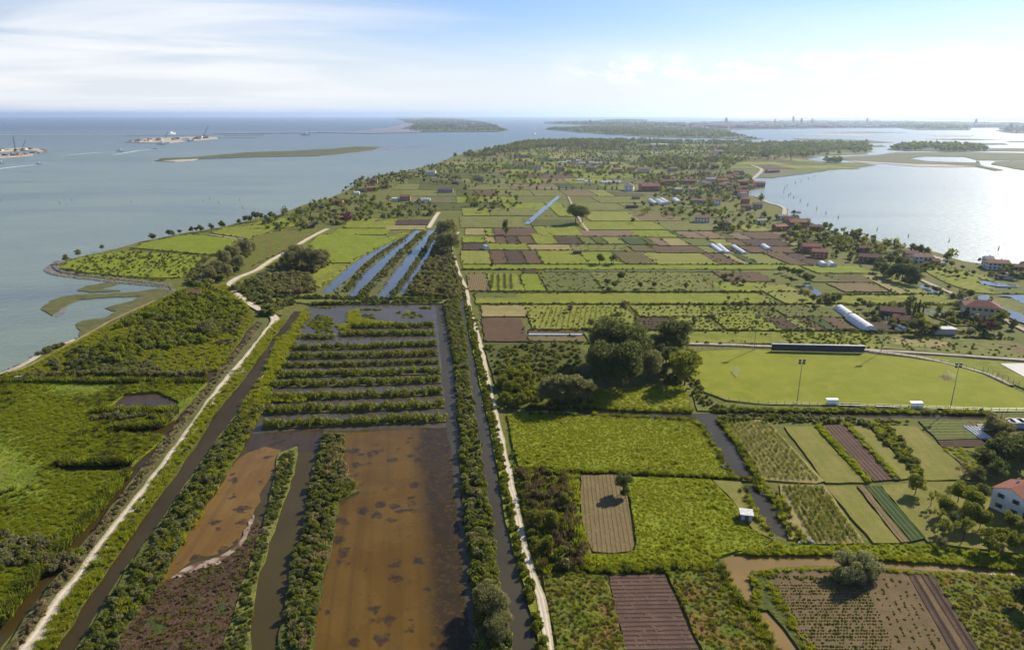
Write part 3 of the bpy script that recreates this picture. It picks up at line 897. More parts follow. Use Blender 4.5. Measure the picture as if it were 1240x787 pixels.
far_slab('sand_bar', [(187, 195), (200, 191.5), (232, 190.5), (300, 184.5), (350, 183), (400, 180.5), (430, 177.6), (462, 178), (452, 181.5), (415, 186), (380, 189), (310, 190.3), (240, 192.5), (215, 195.3)], 'farmarsh', z=1.0, amp=4)
far_slab('sand_bank', [(196, 195.3), (215, 193.5), (240, 192.3), (232, 194.3), (212, 195.9)], 'sand', z=1.3, amp=2)
far_slab('sand_bank', [(372, 186.8), (420, 182), (462, 178.5), (520, 177.3), (480, 179.5), (460, 182), (430, 185.6), (390, 189.3)], 'mudbank', z=0.3, amp=2)
far_slab('reed_spit', [(577, 181.5), (600, 178.8), (625, 178.2), (624, 180.2), (604, 181.6), (585, 183.4)], 'farmarsh', z=0.8, amp=2, step=15)
far_slab('low_islet', [(896, 208.6), (925, 206.8), (960, 207.8), (1000, 207), (975, 210.5), (935, 215.5), (915, 215), (905, 211)], 'farmarsh', z=0.7, amp=2, step=15)
# the long barrier island with its beach
far_slab('barrier_island', [(385, 160.6), (430, 159.5), (470, 155.8), (495, 151), (503, 147), (480, 144.3), (470, 143.2), (520, 143), (560, 145.2), (590, 150), (607, 155), (615, 157.5), (604, 159.8), (560, 160), (510, 160.3), (450, 161.4)], 'farland', z=2.5, amp=15, step=120)
far_slab('beach', [(385, 160.7), (430, 159), (470, 154.8), (492, 149.6), (502, 146.5), (505, 147.6), (498, 151.5), (485, 156.3), (512, 157.2), (508, 160.5), (450, 161.6)], 'mudbank', z=3.1, amp=8, step=120)
far_slab('breakwater', [(258, 161.8), (385, 160.3), (385, 160.9), (258, 162.3)], 'mudbank', z=3, amp=0)
far_slab('breakwater', [(0, 163.4), (150, 163.3), (150, 163.6), (0, 163.8)], 'sand', z=1.5, amp=0)
# wooded lagoon islands
far_slab('wooded_island', [(660, 156.8), (680, 154.6), (740, 153.6), (800, 155), (860, 157), (885, 160), (885, 163), (924, 168.2), (905, 169), (860, 167), (800, 166.3), (760, 164.3), (700, 160.5)], 'farland', z=2, amp=8, step=60)
far_slab('wooded_island', [(657, 149.6), (700, 148.2), (760, 149), (820, 150), (855, 153), (800, 154.4), (740, 152.6), (690, 151)], 'farland', z=3, amp=15, step=120)
far_slab('wooded_island', [(726, 147.2), (745, 145.3), (775, 145.6), (785, 147), (750, 147.7)], 'farland', z=4, amp=15, step=150)
far_slab('lagoon_town_ground', [(820, 153.5), (835, 149.5), (900, 147.2), (1000, 146.6), (1100, 147.2), (1180, 148.6), (1330, 151.5), (1330, 155.3), (1200, 154.8), (1120, 155), (1000, 155.3), (900, 156.8), (850, 156.5)], 'farland', z=3, amp=20, step=150)
far_slab('wooded_island', [(1080, 154), (1100, 151), (1140, 151.6), (1176, 155.5), (1172, 157.4), (1110, 157)], 'farland', z=4, amp=10, step=100)
far_slab('wooded_island', [(1206, 158), (1230, 156), (1330, 157), (1330, 163), (1225, 161)], 'farland', z=4, amp=10, step=100)
far_slab('mainland', [(930, 143.2), (1100, 142.6), (1400, 142.8), (1400, 145.4), (1200, 146.2), (1130, 145), (1000, 144.4)], 'farland', z=10, amp=60, step=900)
far_slab('mainland', [(480, 142.3), (800, 142.2), (880, 142.0), (860, 142.9), (600, 142.7)], 'farland', z=10, amp=60, step=900)

# ------------------------------------------------------------------ water on the island
L1 = [(-60, 800), (0, 757), (47, 697), (85, 655), (115, 625), (140, 593), (157, 570), (180, 547), (200, 530), (210, 512), (225, 495), (243, 475), (255, 462),
      (268, 450), (283, 425), (298, 402), (311, 389), (317, 391), (305, 412), (290, 440), (270, 466), (242, 497), (225, 520), (207, 540), (187, 562), (164, 588), (142, 618), (112, 647), (85, 682), (57, 717), (28, 752), (-5, 790), (-30, 830)]
L2 = [(30, 840), (59, 787), (92, 739), (125, 694), (155, 654), (180, 617), (215, 570), (235, 540), (250, 515), (270, 490), (295, 460), (310, 437), (333, 407), (356, 377),
      (365, 377), (347, 402), (327, 430), (314, 457), (300, 480), (284, 504), (262, 532), (240, 563), (202, 620), (162, 674), (124, 734), (85, 795), (60, 840)]
WZ = 0.53
slab('canal_water', L1, 'canal', z=WZ, amp=0.4)
slab('canal_water', L2, 'canal', z=WZ, amp=0.4)
slab('canal_water', [(25, 455.5), (60, 456), (120, 458), (190, 455), (240, 452), (280, 440), (268, 462), (215, 461), (120, 461.5), (60, 461)], 'canal', z=WZ + .01, amp=0.3)
slab('canal_water', [(68, 564), (157, 561), (165, 571), (150, 569), (75, 569)], 'canal', z=WZ + .01, amp=0.3)
slab('canal_water', [(138, 521), (195, 517), (212, 508), (206, 527), (140, 524)], 'canal', z=WZ + .012, amp=0.3)
slab('marsh_pool', [(150, 478), (190, 475), (212, 482), (216, 500), (170, 499), (118, 499), (140, 488)], 'mud_dark', z=WZ + .02, amp=0.8)
slab('marsh_pool', [(203, 437), (214, 430), (235, 428), (243, 432), (232, 443), (214, 446)], 'mud_dark', z=WZ + .02, amp=0.6)
slab('marsh_pool', [(246, 434), (256, 431), (268, 433), (262, 441), (250, 443)], 'canal', z=WZ + .02, amp=0.6)
# big lagoon basin: everything between the two dykes is water or mud
BASIN = [(376, 369), (534, 366), (548, 442), (554, 510), (558, 572), (563, 630), (567, 680), (572, 720), (578, 787), (590, 840), (120, 840), (185, 717), (235, 627), (287, 548), (330, 470), (350, 420)]
slab('basin_water', BASIN, 'canal_mid', z=WZ - .012, amp=0.3)
slab('basin_water', [(376, 369), (534, 366), (541, 405), (548, 442), (553, 500), (554, 517), (420, 521), (300, 525), (310, 505), (325, 475), (345, 435), (360, 405)], 'pool', z=WZ, amp=0.4, direction=((300, 520), (376, 370)))
slab('basin_water', [(527, 369), (534, 368), (548, 442), (554, 510), (563, 630), (572, 720), (582, 800), (566, 800), (560, 700), (550, 600), (540, 520), (536, 460), (531, 400)], 'canal_silt', z=WZ + .012, amp=0.3)
slab('mud_flat', [(416, 524), (541, 517), (547, 560), (553, 620), (561, 700), (567, 745), (576, 800), (374, 800), (397, 675), (410, 612), (437, 598), (421, 580), (417, 555)], 'mud_pond', z=WZ + .024, amp=0.6, direction=((380, 787), (420, 523)))
slab('mud_flat', [(296, 528), (340, 522), (392, 520), (388, 545), (360, 545), (338, 547), (300, 545)], 'mud_dark', z=WZ + .018, amp=0.6)
slab('mud_flat', [(288, 556), (300, 548), (320, 541), (340, 545), (334, 560), (320, 590), (306, 625), (290, 655), (262, 672), (235, 676), (217, 690), (198, 722), (182, 720), (215, 665), (238, 630), (265, 590)], 'mud_orange', z=WZ + .026, amp=0.8)
slab('dead_weed', [(190, 708), (222, 690), (262, 676), (292, 658), (312, 625), (322, 640), (300, 700), (285, 800), (120, 800), (160, 750)], 'deadweed', z=0.80, bottom=0.5, amp=0.8)
slab('silt_rim', [(205, 700), (222, 688), (240, 680), (264, 674), (290, 655), (300, 636), (306, 622), (309, 627), (300, 648), (290, 664), (266, 682), (240, 688), (224, 698)], 'silt', z=0.815, amp=0.9, step=2)
C3 = [(552, 362), (562, 405), (567, 460), (575, 517), (582, 572), (592, 620), (600, 680), (608, 740), (620, 800), (660, 800), (645, 750), (630, 700), (618, 655), (608, 612), (600, 565), (592, 522), (578, 460), (566, 402), (561, 362)]
slab('canal_water', C3, 'canal_silt', z=WZ, amp=0.3)
# four blue channels
for pl in ([(388, 355), (403, 354), (428, 332), (441, 318), (452, 311), (481, 291.5), (471, 291), (445, 307), (420, 325)],
           [(417, 362), (429, 362), (456, 332), (480, 308), (509, 279.5), (502, 279.5), (468, 308), (438, 331)],
           [(456, 362), (471, 361), (499, 325), (514, 302), (528, 279.5), (519, 279.5), (492, 312), (470, 339)],
           [(480, 355), (493, 355), (514, 320), (531, 283), (536, 266), (532, 266), (524, 283), (504, 316)]):
    slab('channel_water', pl, 'canal_blue', z=WZ, amp=0.35, step=5)
slab('channel_water', [(634, 271.5), (641, 271.5), (660, 255), (679.5, 237.3), (675.5, 237.3), (655, 253)], 'canal_blue', z=1.22, bottom=0.9, amp=0.3)
# right-hand canals
slab('canal_water', [(636, 494), (700, 497), (760, 499.5), (840, 501), (868, 499), (930, 499.5), (1040, 500.5), (1200, 503), (1200, 508.5), (1040, 505.5), (930, 503.5), (873, 505), (840, 508), (760, 505), (700, 501.5), (636, 498.5)], 'canal_silt', z=WZ, amp=0.25)
slab('canal_water', [(842, 503), (868, 502), (875, 514), (890, 540), (909, 576), (890, 579), (875, 556), (858, 526)], 'canal_silt', z=WZ + .012, amp=0.3)
slab('canal_water', [(898, 587), (915, 587), (935, 605), (953, 640), (950, 651), (936, 646), (915, 620)], 'canal_silt', z=WZ, amp=0.3)
slab('canal_water', [(876, 676), (905, 671), (960, 670), (1010, 671), (1060, 677), (1150, 683), (1330, 700), (1330, 706), (1240, 697), (1150, 692), (1060, 687), (1000, 685), (940, 687), (914, 692), (907, 700), (912, 722), (905, 728), (895, 722), (881, 700)], 'canal_brown', z=WZ, amp=0.3)
slab('canal_water', [(913, 741), (930, 741), (948, 760), (975, 800), (940, 800), (925, 765)], 'canal_brown', z=WZ, amp=0.3)
for pl in ([(1112, 346), (1117, 345), (1130, 351), (1150, 360), (1146, 363), (1128, 357)], [(974, 345), (979, 344), (996, 356), (990, 358)], [(1118, 376), (1168, 378.5), (1168, 380.5), (1118, 378)],
           [(1038, 318.5), (1041, 318), (1047, 327), (1044, 327.5)], [(1183, 358), (1197, 357), (1200, 363), (1215, 372), (1240, 381), (1270, 392), (1270, 400), (1236, 390), (1212, 380), (1196, 371), (1186, 366)],
           [(1186, 340.5), (1192, 340), (1215, 343.5), (1234, 345), (1233, 347.5), (1210, 347), (1188, 344)], [(1206, 357.5), (1290, 356), (1290, 365), (1240, 368), (1232, 365), (1224, 359.5)]):
    slab('channel_water', pl, 'canal_blue', z=1.24 if pl[0][0] > 1150 else WZ, amp=0.3, step=5)
far_slab('channel_water', [(978, 191.5), (990, 190), (1022, 188.3), (1060, 186.3), (1085, 184.6), (1075, 187.6), (1040, 190), (1000, 193.3), (985, 194.5)], 'sea', z=0.62, amp=2)

# ------------------------------------------------------------------ paths
ribbon('gravel_path', [(5, 820), (32, 787), (55, 757), (82, 717), (105, 690), (127, 659), (155, 622), (190, 577), (225, 530), (247, 498), (269, 468), (285, 449), (303, 428), (323, 402), (333, 388), (328, 380), (310, 372), (289, 358), (277, 347), (286, 337), (310, 327), (330, 314), (350, 303), (371, 290), (384, 283), (396, 277)], 4.6, 'path', 1.22, 0.5, amp=0.3)
ribbon('gravel_path', [(678, 830), (667, 787), (657, 734), (650, 709), (639, 677), (632, 649), (626, 617), (617, 577), (609, 540), (600, 502), (592, 465), (586, 435), (577, 400), (569, 374), (565, 351), (557, 332), (550, 312), (547, 300), (549, 290), (555, 281)], 2.3, 'path', 1.16, 0.5, amp=0.3)
ribbon('gravel_path', [(519, 276), (525, 266), (531, 257)], 5.0, 'path', 1.16, 0.5)
ribbon('mud_track', [(334, 430), (328, 445), (320, 462), (314, 480)], 3.5, 'path', 1.10, 0.5, amp=0.6)
ribbon('gravel_track', [(254, 284), (276, 287), (297, 290)], 2.6, 'track', 1.26, 0.5)
ribbon('gravel_track', [(826, 415.5), (900, 417.5), (1000, 422.5), (1060, 423.5), (1150, 429), (1250, 436), (1330, 444)], 2.6, 'track', 1.30, 0.5)
ribbon('gravel_track', [(1052, 424), (1100, 430), (1150, 440), (1195, 452), (1225, 466)], 2.2, 'track', 1.34, 0.5)
ribbon('gravel_track', [(1112, 337), (1130, 345), (1160, 358), (1190, 372), (1215, 386), (1250, 404)], 3.5, 'track', 1.26, 0.5)
ribbon('gravel_track', [(688, 238), (700, 262), (712, 280)], 2.5, 'track', 1.30, 0.5)
ribbon('gravel_track', [(500, 213), (560, 219), (590, 221), (640, 226), (740, 232), (820, 236), (900, 238)], 4.0, 'track', 1.30, 0.5)
ribbon('gravel_track', [(910, 200), (922, 205), (916, 213), (908, 218), (912, 226)], 7.0, 'sand', 1.2, -0.2)
ribbon('shore_path', [(915, 237), (930, 245), (944, 249), (950, 253), (949, 262)], 5.0, 'sand', 1.2, -0.2)
ribbon('gravel_track', [(1100, 303), (1125, 309), (1140, 314), (1133, 320), (1110, 318)], 6.0, 'sand', 1.2, 0.5)
slab('sports_court', [(1211, 440), (1300, 439), (1320, 462), (1240, 456)], plain('pale_court', (0.46, 0.45, 0.42), 0.8, 0.06, 0.3), z=1.3, bottom=0.5, amp=0)

# ------------------------------------------------------------------ fields (structure)
FCOUNT = [0]
def field(poly, mat, z=1.0, **k):
    nm = {'soil': 'ploughed_field', 'soil_pink': 'ploughed_field', 'soil_dark': 'ploughed_field', 'furrow': 'ploughed_field', 'soil_weedy': 'ploughed_field', 'pitch': 'sports_field',
          'lawn': 'mown_field', 'marsh': 'marsh_ground'}.get(mat, 'field')
    if 'amp' not in k and max(p[1] for p in poly) < 425: k['amp'] = 0.6
    k.setdefault('amp', 0.3)
    FCOUNT[0] += 1
    return slab(nm, poly, mat, z=z + 0.003 + 0.0045 * (FCOUNT[0] % 41) if max(p[1] for p in poly) < 425 else z, bottom=0.45, **k)

# left marsh, between shore and first canal
MARSH = [(-80, 470), (0, 464), (60, 462), (120, 463), (190, 462), (250, 463), (240, 474), (222, 493), (216, 498), (214, 484), (190, 474), (150, 477), (138, 487), (116, 498), (125, 501), (170, 501), (210, 501), (208, 508), (195, 516), (137, 520), (138, 525), (196, 527), (197, 531), (178, 547),
         (160, 560), (70, 562), (66, 566), (74, 571), (150, 571), (154, 575), (138, 593), (113, 625), (83, 655), (45, 697), (-2, 757), (-60, 790), (-200, 790)]
field(MARSH, 'marsh', 1.15, amp=0.8, step=3)
field([(-40, 462), (30, 447), (62, 430), (97, 412), (130, 396), (180, 373), (212, 353), (275, 345), (300, 370), (309, 386), (296, 402), (282, 424), (267, 447), (246, 450), (270, 433), (256, 429), (243, 430), (235, 426), (212, 428), (201, 438), (213, 448), (200, 452), (120, 456), (30, 454)], 'grass_dark', 1.05, amp=0.6)
# margins of the white path
ribbon('path_verge', [(8, 800), (27, 777), (48, 745), (74, 707), (98, 677), (120, 648), (147, 612), (182, 566), (216, 521), (240, 490), (264, 460), (280, 440), (300, 415), (318, 392)], 5.5, 'saltmarsh', 1.06, 0.45, amp=0.5)
ribbon('path_verge', [(52, 790), (75, 755), (100, 718), (125, 682), (152, 645), (182, 604), (212, 562), (238, 525), (258, 494), (285, 462), (303, 440), (325, 410), (342, 388)], 4.4, 'grass_dark', 1.09, 0.45, amp=0.5)
# peninsula and fields north-west
field([(72, 324), (84, 316), (110, 309), (150, 304.5), (200, 307), (252, 311), (219, 336), (180, 336), (140, 333), (100, 329)], 'grass_lush', 1.1, amp=0.6)
field([(164, 300), (175, 294), (229, 283.5), (288, 289), (262, 309), (215, 305)], 'grass_lush', 1.1, amp=0.5)
field([(256, 282), (272, 276), (310, 272), (340, 277), (300, 289)], 'grass', 1.1)
field([(258, 333), (310, 285), (345, 279), (388, 277), (348, 302), (305, 322), (285, 332)], 'rusty', 1.1)
field([(300, 280), (312, 268), (345, 264), (360, 274)], 'grass', 1.1)
field([(374, 296), (386, 284), (428, 284), (470, 287), (500, 279), (478, 290), (440, 309), (425, 318), (398, 318)], 'grass_lush', 1.1)
field([(395, 319), (424, 320), (417, 326), (388, 347), (372, 348), (376, 336)], 'grass', 1.1)
field(box4(405, 277, 470, 284), 'grass_lush'); field(box4(480, 266, 520, 272), 'soil_dark'); field(box4(420, 265, 478, 276), 'grass'); field(box4(468, 273, 515, 278), 'straw')
field([(405, 352), (417, 362), (437, 332), (465, 309), (500, 280), (484, 292), (454, 312), (442, 320), (430, 333)], 'rows_green', 1.0)
field([(430, 361), (455, 361), (469, 340), (490, 313), (517, 281), (510, 281), (481, 309), (457, 333)], 'saltmarsh', 1.0)
field([(472, 360), (481, 352), (503, 316), (523, 284), (529, 281), (515, 303), (500, 326)], 'olive', 1.0)
field([(494, 354), (515, 320), (532, 284), (546, 300), (553, 330), (563, 350), (556, 362)], 'grass_dark', 1.0)
field([(300, 355), (320, 352), (388, 356), (415, 363), (550, 361), (556, 367), (376, 368), (345, 364), (340, 382), (330, 378), (306, 367)], 'olive', 1.05)
# banks in the basin
field([(376, 371), (360, 405), (345, 436), (330, 468), (312, 500), (300, 527), (292, 545), (262, 590), (236, 628), (215, 668), (188, 716), (150, 762), (128, 800), (80, 800), (124, 736), (163, 675), (204, 620), (242, 563), (264, 532), (286, 504), (302, 480), (316, 457), (329, 430), (349, 402), (366, 377)], 'grass_dark', 1.0, amp=0.5)
field([(338, 548), (360, 540), (356, 572), (340, 618), (326, 655), (311, 705), (300, 800), (262, 800), (285, 735), (303, 680), (320, 630), (330, 585)], 'olive', 1.0, amp=0.5)
field([(392, 523), (416, 526), (417, 560), (424, 583), (434, 594), (411, 606), (405, 640), (396, 680), (384, 740), (376, 800), (334, 800), (345, 735), (353, 680), (370, 632), (374, 590), (386, 545)], 'grass_dark', 1.0, amp=0.6)
field([(535, 365), (554, 362), (564, 405), (569, 460), (577, 517), (584, 572), (594, 620), (602, 680), (612, 740), (622, 800), (582, 800), (573, 720), (564, 630), (558, 572), (554, 510), (549, 442)], 'grass_dark', 1.0, amp=0.4)
field([(562, 362), (576, 400), (584, 430), (596, 478), (608, 530), (616, 575), (625, 615), (632, 650), (650, 712), (660, 760), (668, 800), (657, 800), (646, 750), (632, 700), (619, 655), (609, 612), (602, 565), (594, 522), (580, 460), (568, 402)], 'grass', 1.02, amp=0.4)

# right near fields
N1 = [(614, 501), (640, 501), (740, 505), (838, 509), (850, 516), (873, 556), (886, 577), (870, 577), (760, 572), (690, 570), (629, 567), (621, 540)]
field(N1, 'grass_lush', 1.15, direction=((700, 505), (720, 568)))
field([(703, 575), (747, 574), (760, 600), (768, 660), (764, 667), (740, 669), (718, 667), (710, 650), (704, 620)], 'soil_weedy', 1.05, direction=((725, 665), (716, 576)))
N3 = [(749, 577), (800, 578), (860, 580), (888, 608), (908, 640), (934, 655), (920, 664), (890, 667), (874, 672), (860, 684), (760, 688), (735, 690), (705, 688), (716, 670), (745, 671), (768, 668), (771, 655), (764, 605)]
field(N3, 'grass_lush', 1.2, direction=((830, 660), (800, 580)))
field([(863, 581), (897, 583), (914, 620), (934, 648), (936, 653), (912, 641), (888, 606)], 'lawn', 1.1)
field([(628, 570), (700, 572), (702, 620), (708, 652), (716, 668), (703, 690), (652, 690), (640, 645)], 'olive', 1.05)
N5 = [(657, 694), (700, 693), (736, 697), (760, 800), (678, 800)]
field(N5, 'rusty', 1.15, direction=((720, 787), (700, 695)))
field([(738, 697), (805, 695), (853, 800), (760, 800)], 'furrow', 1.0, direction=((741, 697), (804, 696)))
N7 = [(808, 692), (850, 688), (872, 690), (892, 726), (910, 750), (936, 800), (856, 800)]
field(N7, 'rusty', 1.15, direction=((880, 787), (840, 692)))
field([(910, 690), (925, 693), (950, 745), (990, 800), (978, 800), (948, 758), (930, 738), (914, 738), (906, 730), (914, 722), (909, 702)], 'grass_dark', 1.0)
N8 = [(925, 690), (1000, 688), (1050, 690), (1100, 693), (1135, 697), (1190, 800), (992, 800), (948, 742)]
field(N8, 'garden_soil', 1.0, direction=((1080, 787), (1000, 690)))
field([(1098, 694), (1108, 694), (1172, 800), (1158, 800)], 'soil_dark', 1.012, direction=((1165, 800), (1103, 694)), amp=0.1)
field([(1113, 694), (1128, 695), (1194, 800), (1180, 800)], 'soil_dark', 1.012, direction=((1187, 800), (1120, 694)), amp=0.1)
N9 = [(1130, 696), (1225, 701), (1330, 712), (1330, 800), (1196, 800)]
field(N9, 'rusty', 1.12, direction=((1250, 800), (1180, 698)))
BANK = [(936, 657), (985, 660), (1060, 660), (1120, 660), (1200, 668), (1330, 684), (1330, 698), (1150, 681), (1060, 675), (1010, 669), (905, 669), (890, 670), (915, 664)]
field(BANK, 'grass_lush', 1.15, amp=0.4)
# vineyards and strips
V1 = [(872, 508), (928, 508), (998, 582), (988, 585), (916, 580)]
V2 = [(944, 586), (998, 587), (1047, 657), (987, 658), (955, 652)]
field(V1, 'straw', 1.0); field(V2, 'straw', 1.0)
field([(950, 516), (985, 516), (1047, 584), (1000, 584)], 'lawn', 1.02)
field([(986, 515), (993, 514), (1056, 582), (1049, 583)], 'grass_lush', 1.15)
field([(994, 514), (1022, 514), (1082, 580), (1058, 582)], 'furrow', 1.0, direction=((1070, 580), (1008, 514)))
field([(1023, 513), (1029, 513), (1090, 580), (1083, 580)], 'grass_dark', 1.2)
field([(1030, 515), (1050, 516), (1112, 577), (1091, 580)], 'lawn', 1.02)
field([(1051, 512), (1074, 513), (1095, 540), (1116, 572), (1112, 577), (1085, 548)], 'grass_dark', 1.2)
field([(1076, 515), (1108, 516), (1135, 537), (1164, 563), (1183, 580), (1119, 581), (1117, 570), (1096, 540)], 'lawn', 1.02)
field([(1000, 589), (1035, 588), (1090, 657), (1058, 657)], 'lawn', 1.02)
field([(1038, 588), (1046, 588), (1102, 655), (1092, 656)], 'soil_weedy', 1.02)
field([(1048, 588), (1065, 588), (1121, 651), (1104, 655)], 'rows_dark', 1.02, direction=((1112, 652), (1056, 588)))
field([(1067, 587), (1119, 583), (1185, 583), (1330, 590), (1330, 682), (1200, 665), (1125, 657)], 'lawn', 1.02)
field([(1112, 509), (1165, 509), (1192, 531), (1135, 532)], 'rows_green', 1.05, direction=((1112, 520), (1190, 520)))
field([(1135, 533), (1193, 532), (1198, 541), (1140, 541)], 'soil_dark', 1.0)
field([(1166, 510), (1250, 511), (1330, 560), (1220, 556), (1198, 541)], 'rows_brown', 1.0)
field([(1142, 543), (1198, 542), (1225, 560), (1190, 580), (1166, 563)], 'olive', 1.0)
# meadow by the grove and thicket floor
field([(584, 415), (640, 415), (700, 417), (720, 440), (700, 480), (722, 494), (640, 492), (614, 498), (600, 465), (590, 432)], 'grass_dark', 1.05)
field([(700, 492), (722, 470), (760, 470), (822, 466), (830, 470), (838, 499), (770, 497)], 'grass', 1.15)
field([(780, 430), (826, 425), (836, 470), (826, 470), (800, 455)], 'olive', 1.0)
# sports field
slab('worn_goalmouth', [(1136, 456), (1142, 453.5), (1149, 455), (1151, 460), (1144, 461)], 'soil_weedy', z=1.156, amp=0.8, step=1.5)
PITCH = [(830, 432), (850, 425), (900, 422.5), (1000, 427), (1050, 428), (1100, 433), (1150, 441), (1190, 453), (1222, 468), (1250, 480), (1260, 496), (1200, 497), (1100, 493), (1000, 490), (925, 489), (880, 484), (853, 474), (838, 458)]
field(PITCH, 'pitch', 1.15, amp=0.1, direction=((830, 450), (1240, 455)))
field([(838, 476), (870, 486), (930, 491), (1000, 492), (1100, 495), (1200, 499), (1195, 501), (1040, 498.5), (930, 497.5), (872, 497), (845, 497)], 'olive', 1.0)
field([(1065, 427), (1150, 432), (1330, 447), (1330, 490), (1260, 478), (1226, 464), (1190, 449), (1140, 436)], 'grass', 1.1)

# middle distance, band by band
def F(x0, y0, x1, y1, mat, z=1.0, **k):
    if y1 - y0 < 4: k.setdefault('amp', 0.3)
    return field(box4(x0, y0, x1, y1), mat, z, **k)
rowdir = lambda x, y: ((x, y), (VX + (x - VX) * (y - 10 - VY) / (y - VY), y - 10))
F(775, 401.5, 930, 414, 'grass_lush'); F(935, 402, 1060, 422, 'yellow'); F(640, 400, 706, 404.5, 'soil'); F(640, 407, 706, 413, 'soil_weedy'); F(710, 402, 772, 414, 'olive')
F(830, 403, 1058, 415.5, 'grass', 1.02)
F(585, 384.5, 635, 413, 'soil', direction=((590, 400), (632, 400)))
F(583, 369.5, 640, 383, 'straw'); F(640, 369.5, 768, 398, 'yellow'); F(770, 370, 860, 383, 'yellow'); F(773, 384.5, 818, 398, 'soil_dark'); F(822, 384, 862, 400, 'yellow'); F(863, 370, 928, 400, 'grass')
F(575, 354.5, 625, 360, 'rows_green'); F(576, 355, 930, 367.5, 'grass', 0.98, direction=((580, 360), (900, 360)))
F(932, 345, 975, 367.5, 'yellow')
F(566, 331.5, 591, 352, 'soil_weedy'); F(592, 331.5, 631, 352, 'grass'); F(632, 331.5, 656, 352, 'grass_lush'); F(657, 329.5, 722, 352.5, 'rows_green', direction=((660, 340), (720, 340)))
F(723, 329.5, 860, 352.5, 'olive'); F(634, 326.5, 650, 331, 'soil_dark'); F(862, 341.5, 935, 353, 'grass'); F(873, 329.5, 928, 340.5, 'soil', direction=rowdir(930, 340))
F(560, 320.8, 970, 326, 'grass_lush', direction=((580, 323), (900, 323))); F(660, 326.7, 870, 329, 'saltmarsh')
F(558, 303.5, 593, 319.5, 'yellow'); F(594, 303.5, 612, 319, 'soil'); F(613, 303.5, 634, 319, 'soil_dark', direction=rowdir(640, 318)); F(635, 303.5, 653, 319, 'soil')
F(654, 303.5, 706, 319.5, 'grass'); F(707, 305, 747, 319.5, 'grass_lush'); F(749, 305, 790, 319.5, 'rows_brown', direction=rowdir(780, 318))
F(787, 306.7, 868, 319.8, 'yellow'); F(860, 307, 884, 319.8, 'soil', 1.04, direction=rowdir(880, 318)); F(885, 307, 896, 319.8, 'straw'); F(897, 307.5, 908, 320, 'rows_dark', direction=rowdir(905, 318)); F(909, 308, 940, 320.5, 'rows_yellow', direction=rowdir(930, 318))
F(941, 305, 965, 321, 'soil', direction=rowdir(960, 318)); F(966, 307, 988, 322, 'soil_dark', direction=rowdir(980, 320))
F(560, 294.5, 587, 302.5, 'soil_dark'); F(588, 294.8, 640, 302.5, 'grass'); F(640, 296.3, 691, 302.8, 'straw'); F(692, 296.3, 756, 303.8, 'olive'); F(764, 297.5, 790, 304, 'rows_brown', direction=rowdir(780, 303)); F(790, 298, 848, 305.8, 'soil')
F(849, 298, 866, 306, 'olive'); F(884, 298, 889, 306.5, 'soil_dark'); F(902, 298.5, 960, 306, 'soil', direction=rowdir(930, 305))
F(560, 286.5, 586, 293.5, 'grass_lush'); F(587, 286.3, 599, 293.7, 'straw'); F(600, 286, 612, 295, 'soil'); F(613, 286, 627, 295, 'soil_dark', direction=rowdir(620, 294)); F(628, 286, 645, 295, 'soil')
F(646, 283, 672, 295.5, 'grass'); F(673, 287, 702, 295.4, 'soil_dark', direction=rowdir(690, 294)); F(704, 287, 718, 295.4, 'rows_green', direction=rowdir(712, 294)); F(719, 287, 732, 295.4, 'grass_dark'); F(733, 287, 752, 295.4, 'rows_yellow')
F(757, 288, 781, 295.8, 'rows_dark', direction=rowdir(770, 294)); F(782, 288, 789, 296, 'grass_dark'); F(790, 288.3, 805, 297, 'soil_pink', direction=rowdir(800, 296)); F(806, 289, 830, 297, 'straw'); F(831, 289, 862, 297.2, 'rows_green', direction=rowdir(850, 296)); F(863, 290, 884, 297.3, 'yellow'); F(885, 290, 900, 297.5, 'soil'); F(901, 290, 952, 298, 'soil_dark', direction=rowdir(930, 296)); F(953, 291, 975, 297, 'straw')
F(563, 276.5, 587, 284.5, 'straw'); F(588, 276.5, 597, 285, 'grass'); F(598, 276, 648, 285, 'soil'); F(649, 274, 702, 285.5, 'grass'); F(703, 279.3, 767, 286, 'soil_pink', amp=0.2); F(768, 279, 815, 287, 'grass_lush')
F(816, 280.5, 823, 288, 'rows_dark'); F(824, 280.5, 848, 288.3, 'soil_pink'); F(849, 280.5, 871, 288.8, 'soil_pink'); F(872, 281, 884, 289, 'grass_dark'); F(885, 281, 902, 289.5, 'soil_pink', direction=rowdir(900, 288)); F(903, 281, 945, 289.5, 'soil', direction=rowdir(930, 288)); F(946, 281, 965, 290, 'soil_pink'); F(966, 283, 1000, 291, 'grass_dark')
F(557, 262, 634, 275.5, 'olive', direction=((560, 270), (630, 270))); F(642, 266, 700, 273.5, 'grass_dark'); F(702, 268.5, 800, 278, 'grass', direction=((710, 272), (790, 272))); F(801, 268, 872, 279, 'olive'); F(708, 256.5, 768, 267.5, 'yellow'); F(769, 258, 820, 267.5, 'soil_weedy')
F(895, 272, 928, 280, 'yellow'); F(560, 252, 592, 261, 'grass'); F(593, 252, 650, 261, 'olive'); F(668, 245, 686, 262, 'grass')
F(980, 322, 1050, 330.5, 'grass_lush'); F(975, 331.5, 1008, 341, 'rows_green'); F(1008, 331.8, 1056, 341.5, 'rows_brown', direction=((1010, 335), (1050, 335))); F(1012, 342.5, 1064, 353, 'soil_weedy')
field([(1041, 331.5), (1053, 331.5), (1106, 356), (1086, 356)], 'straw', 1.03); field([(1055, 331.5), (1072, 333), (1140, 360), (1108, 357)], 'yellow', 1.02)
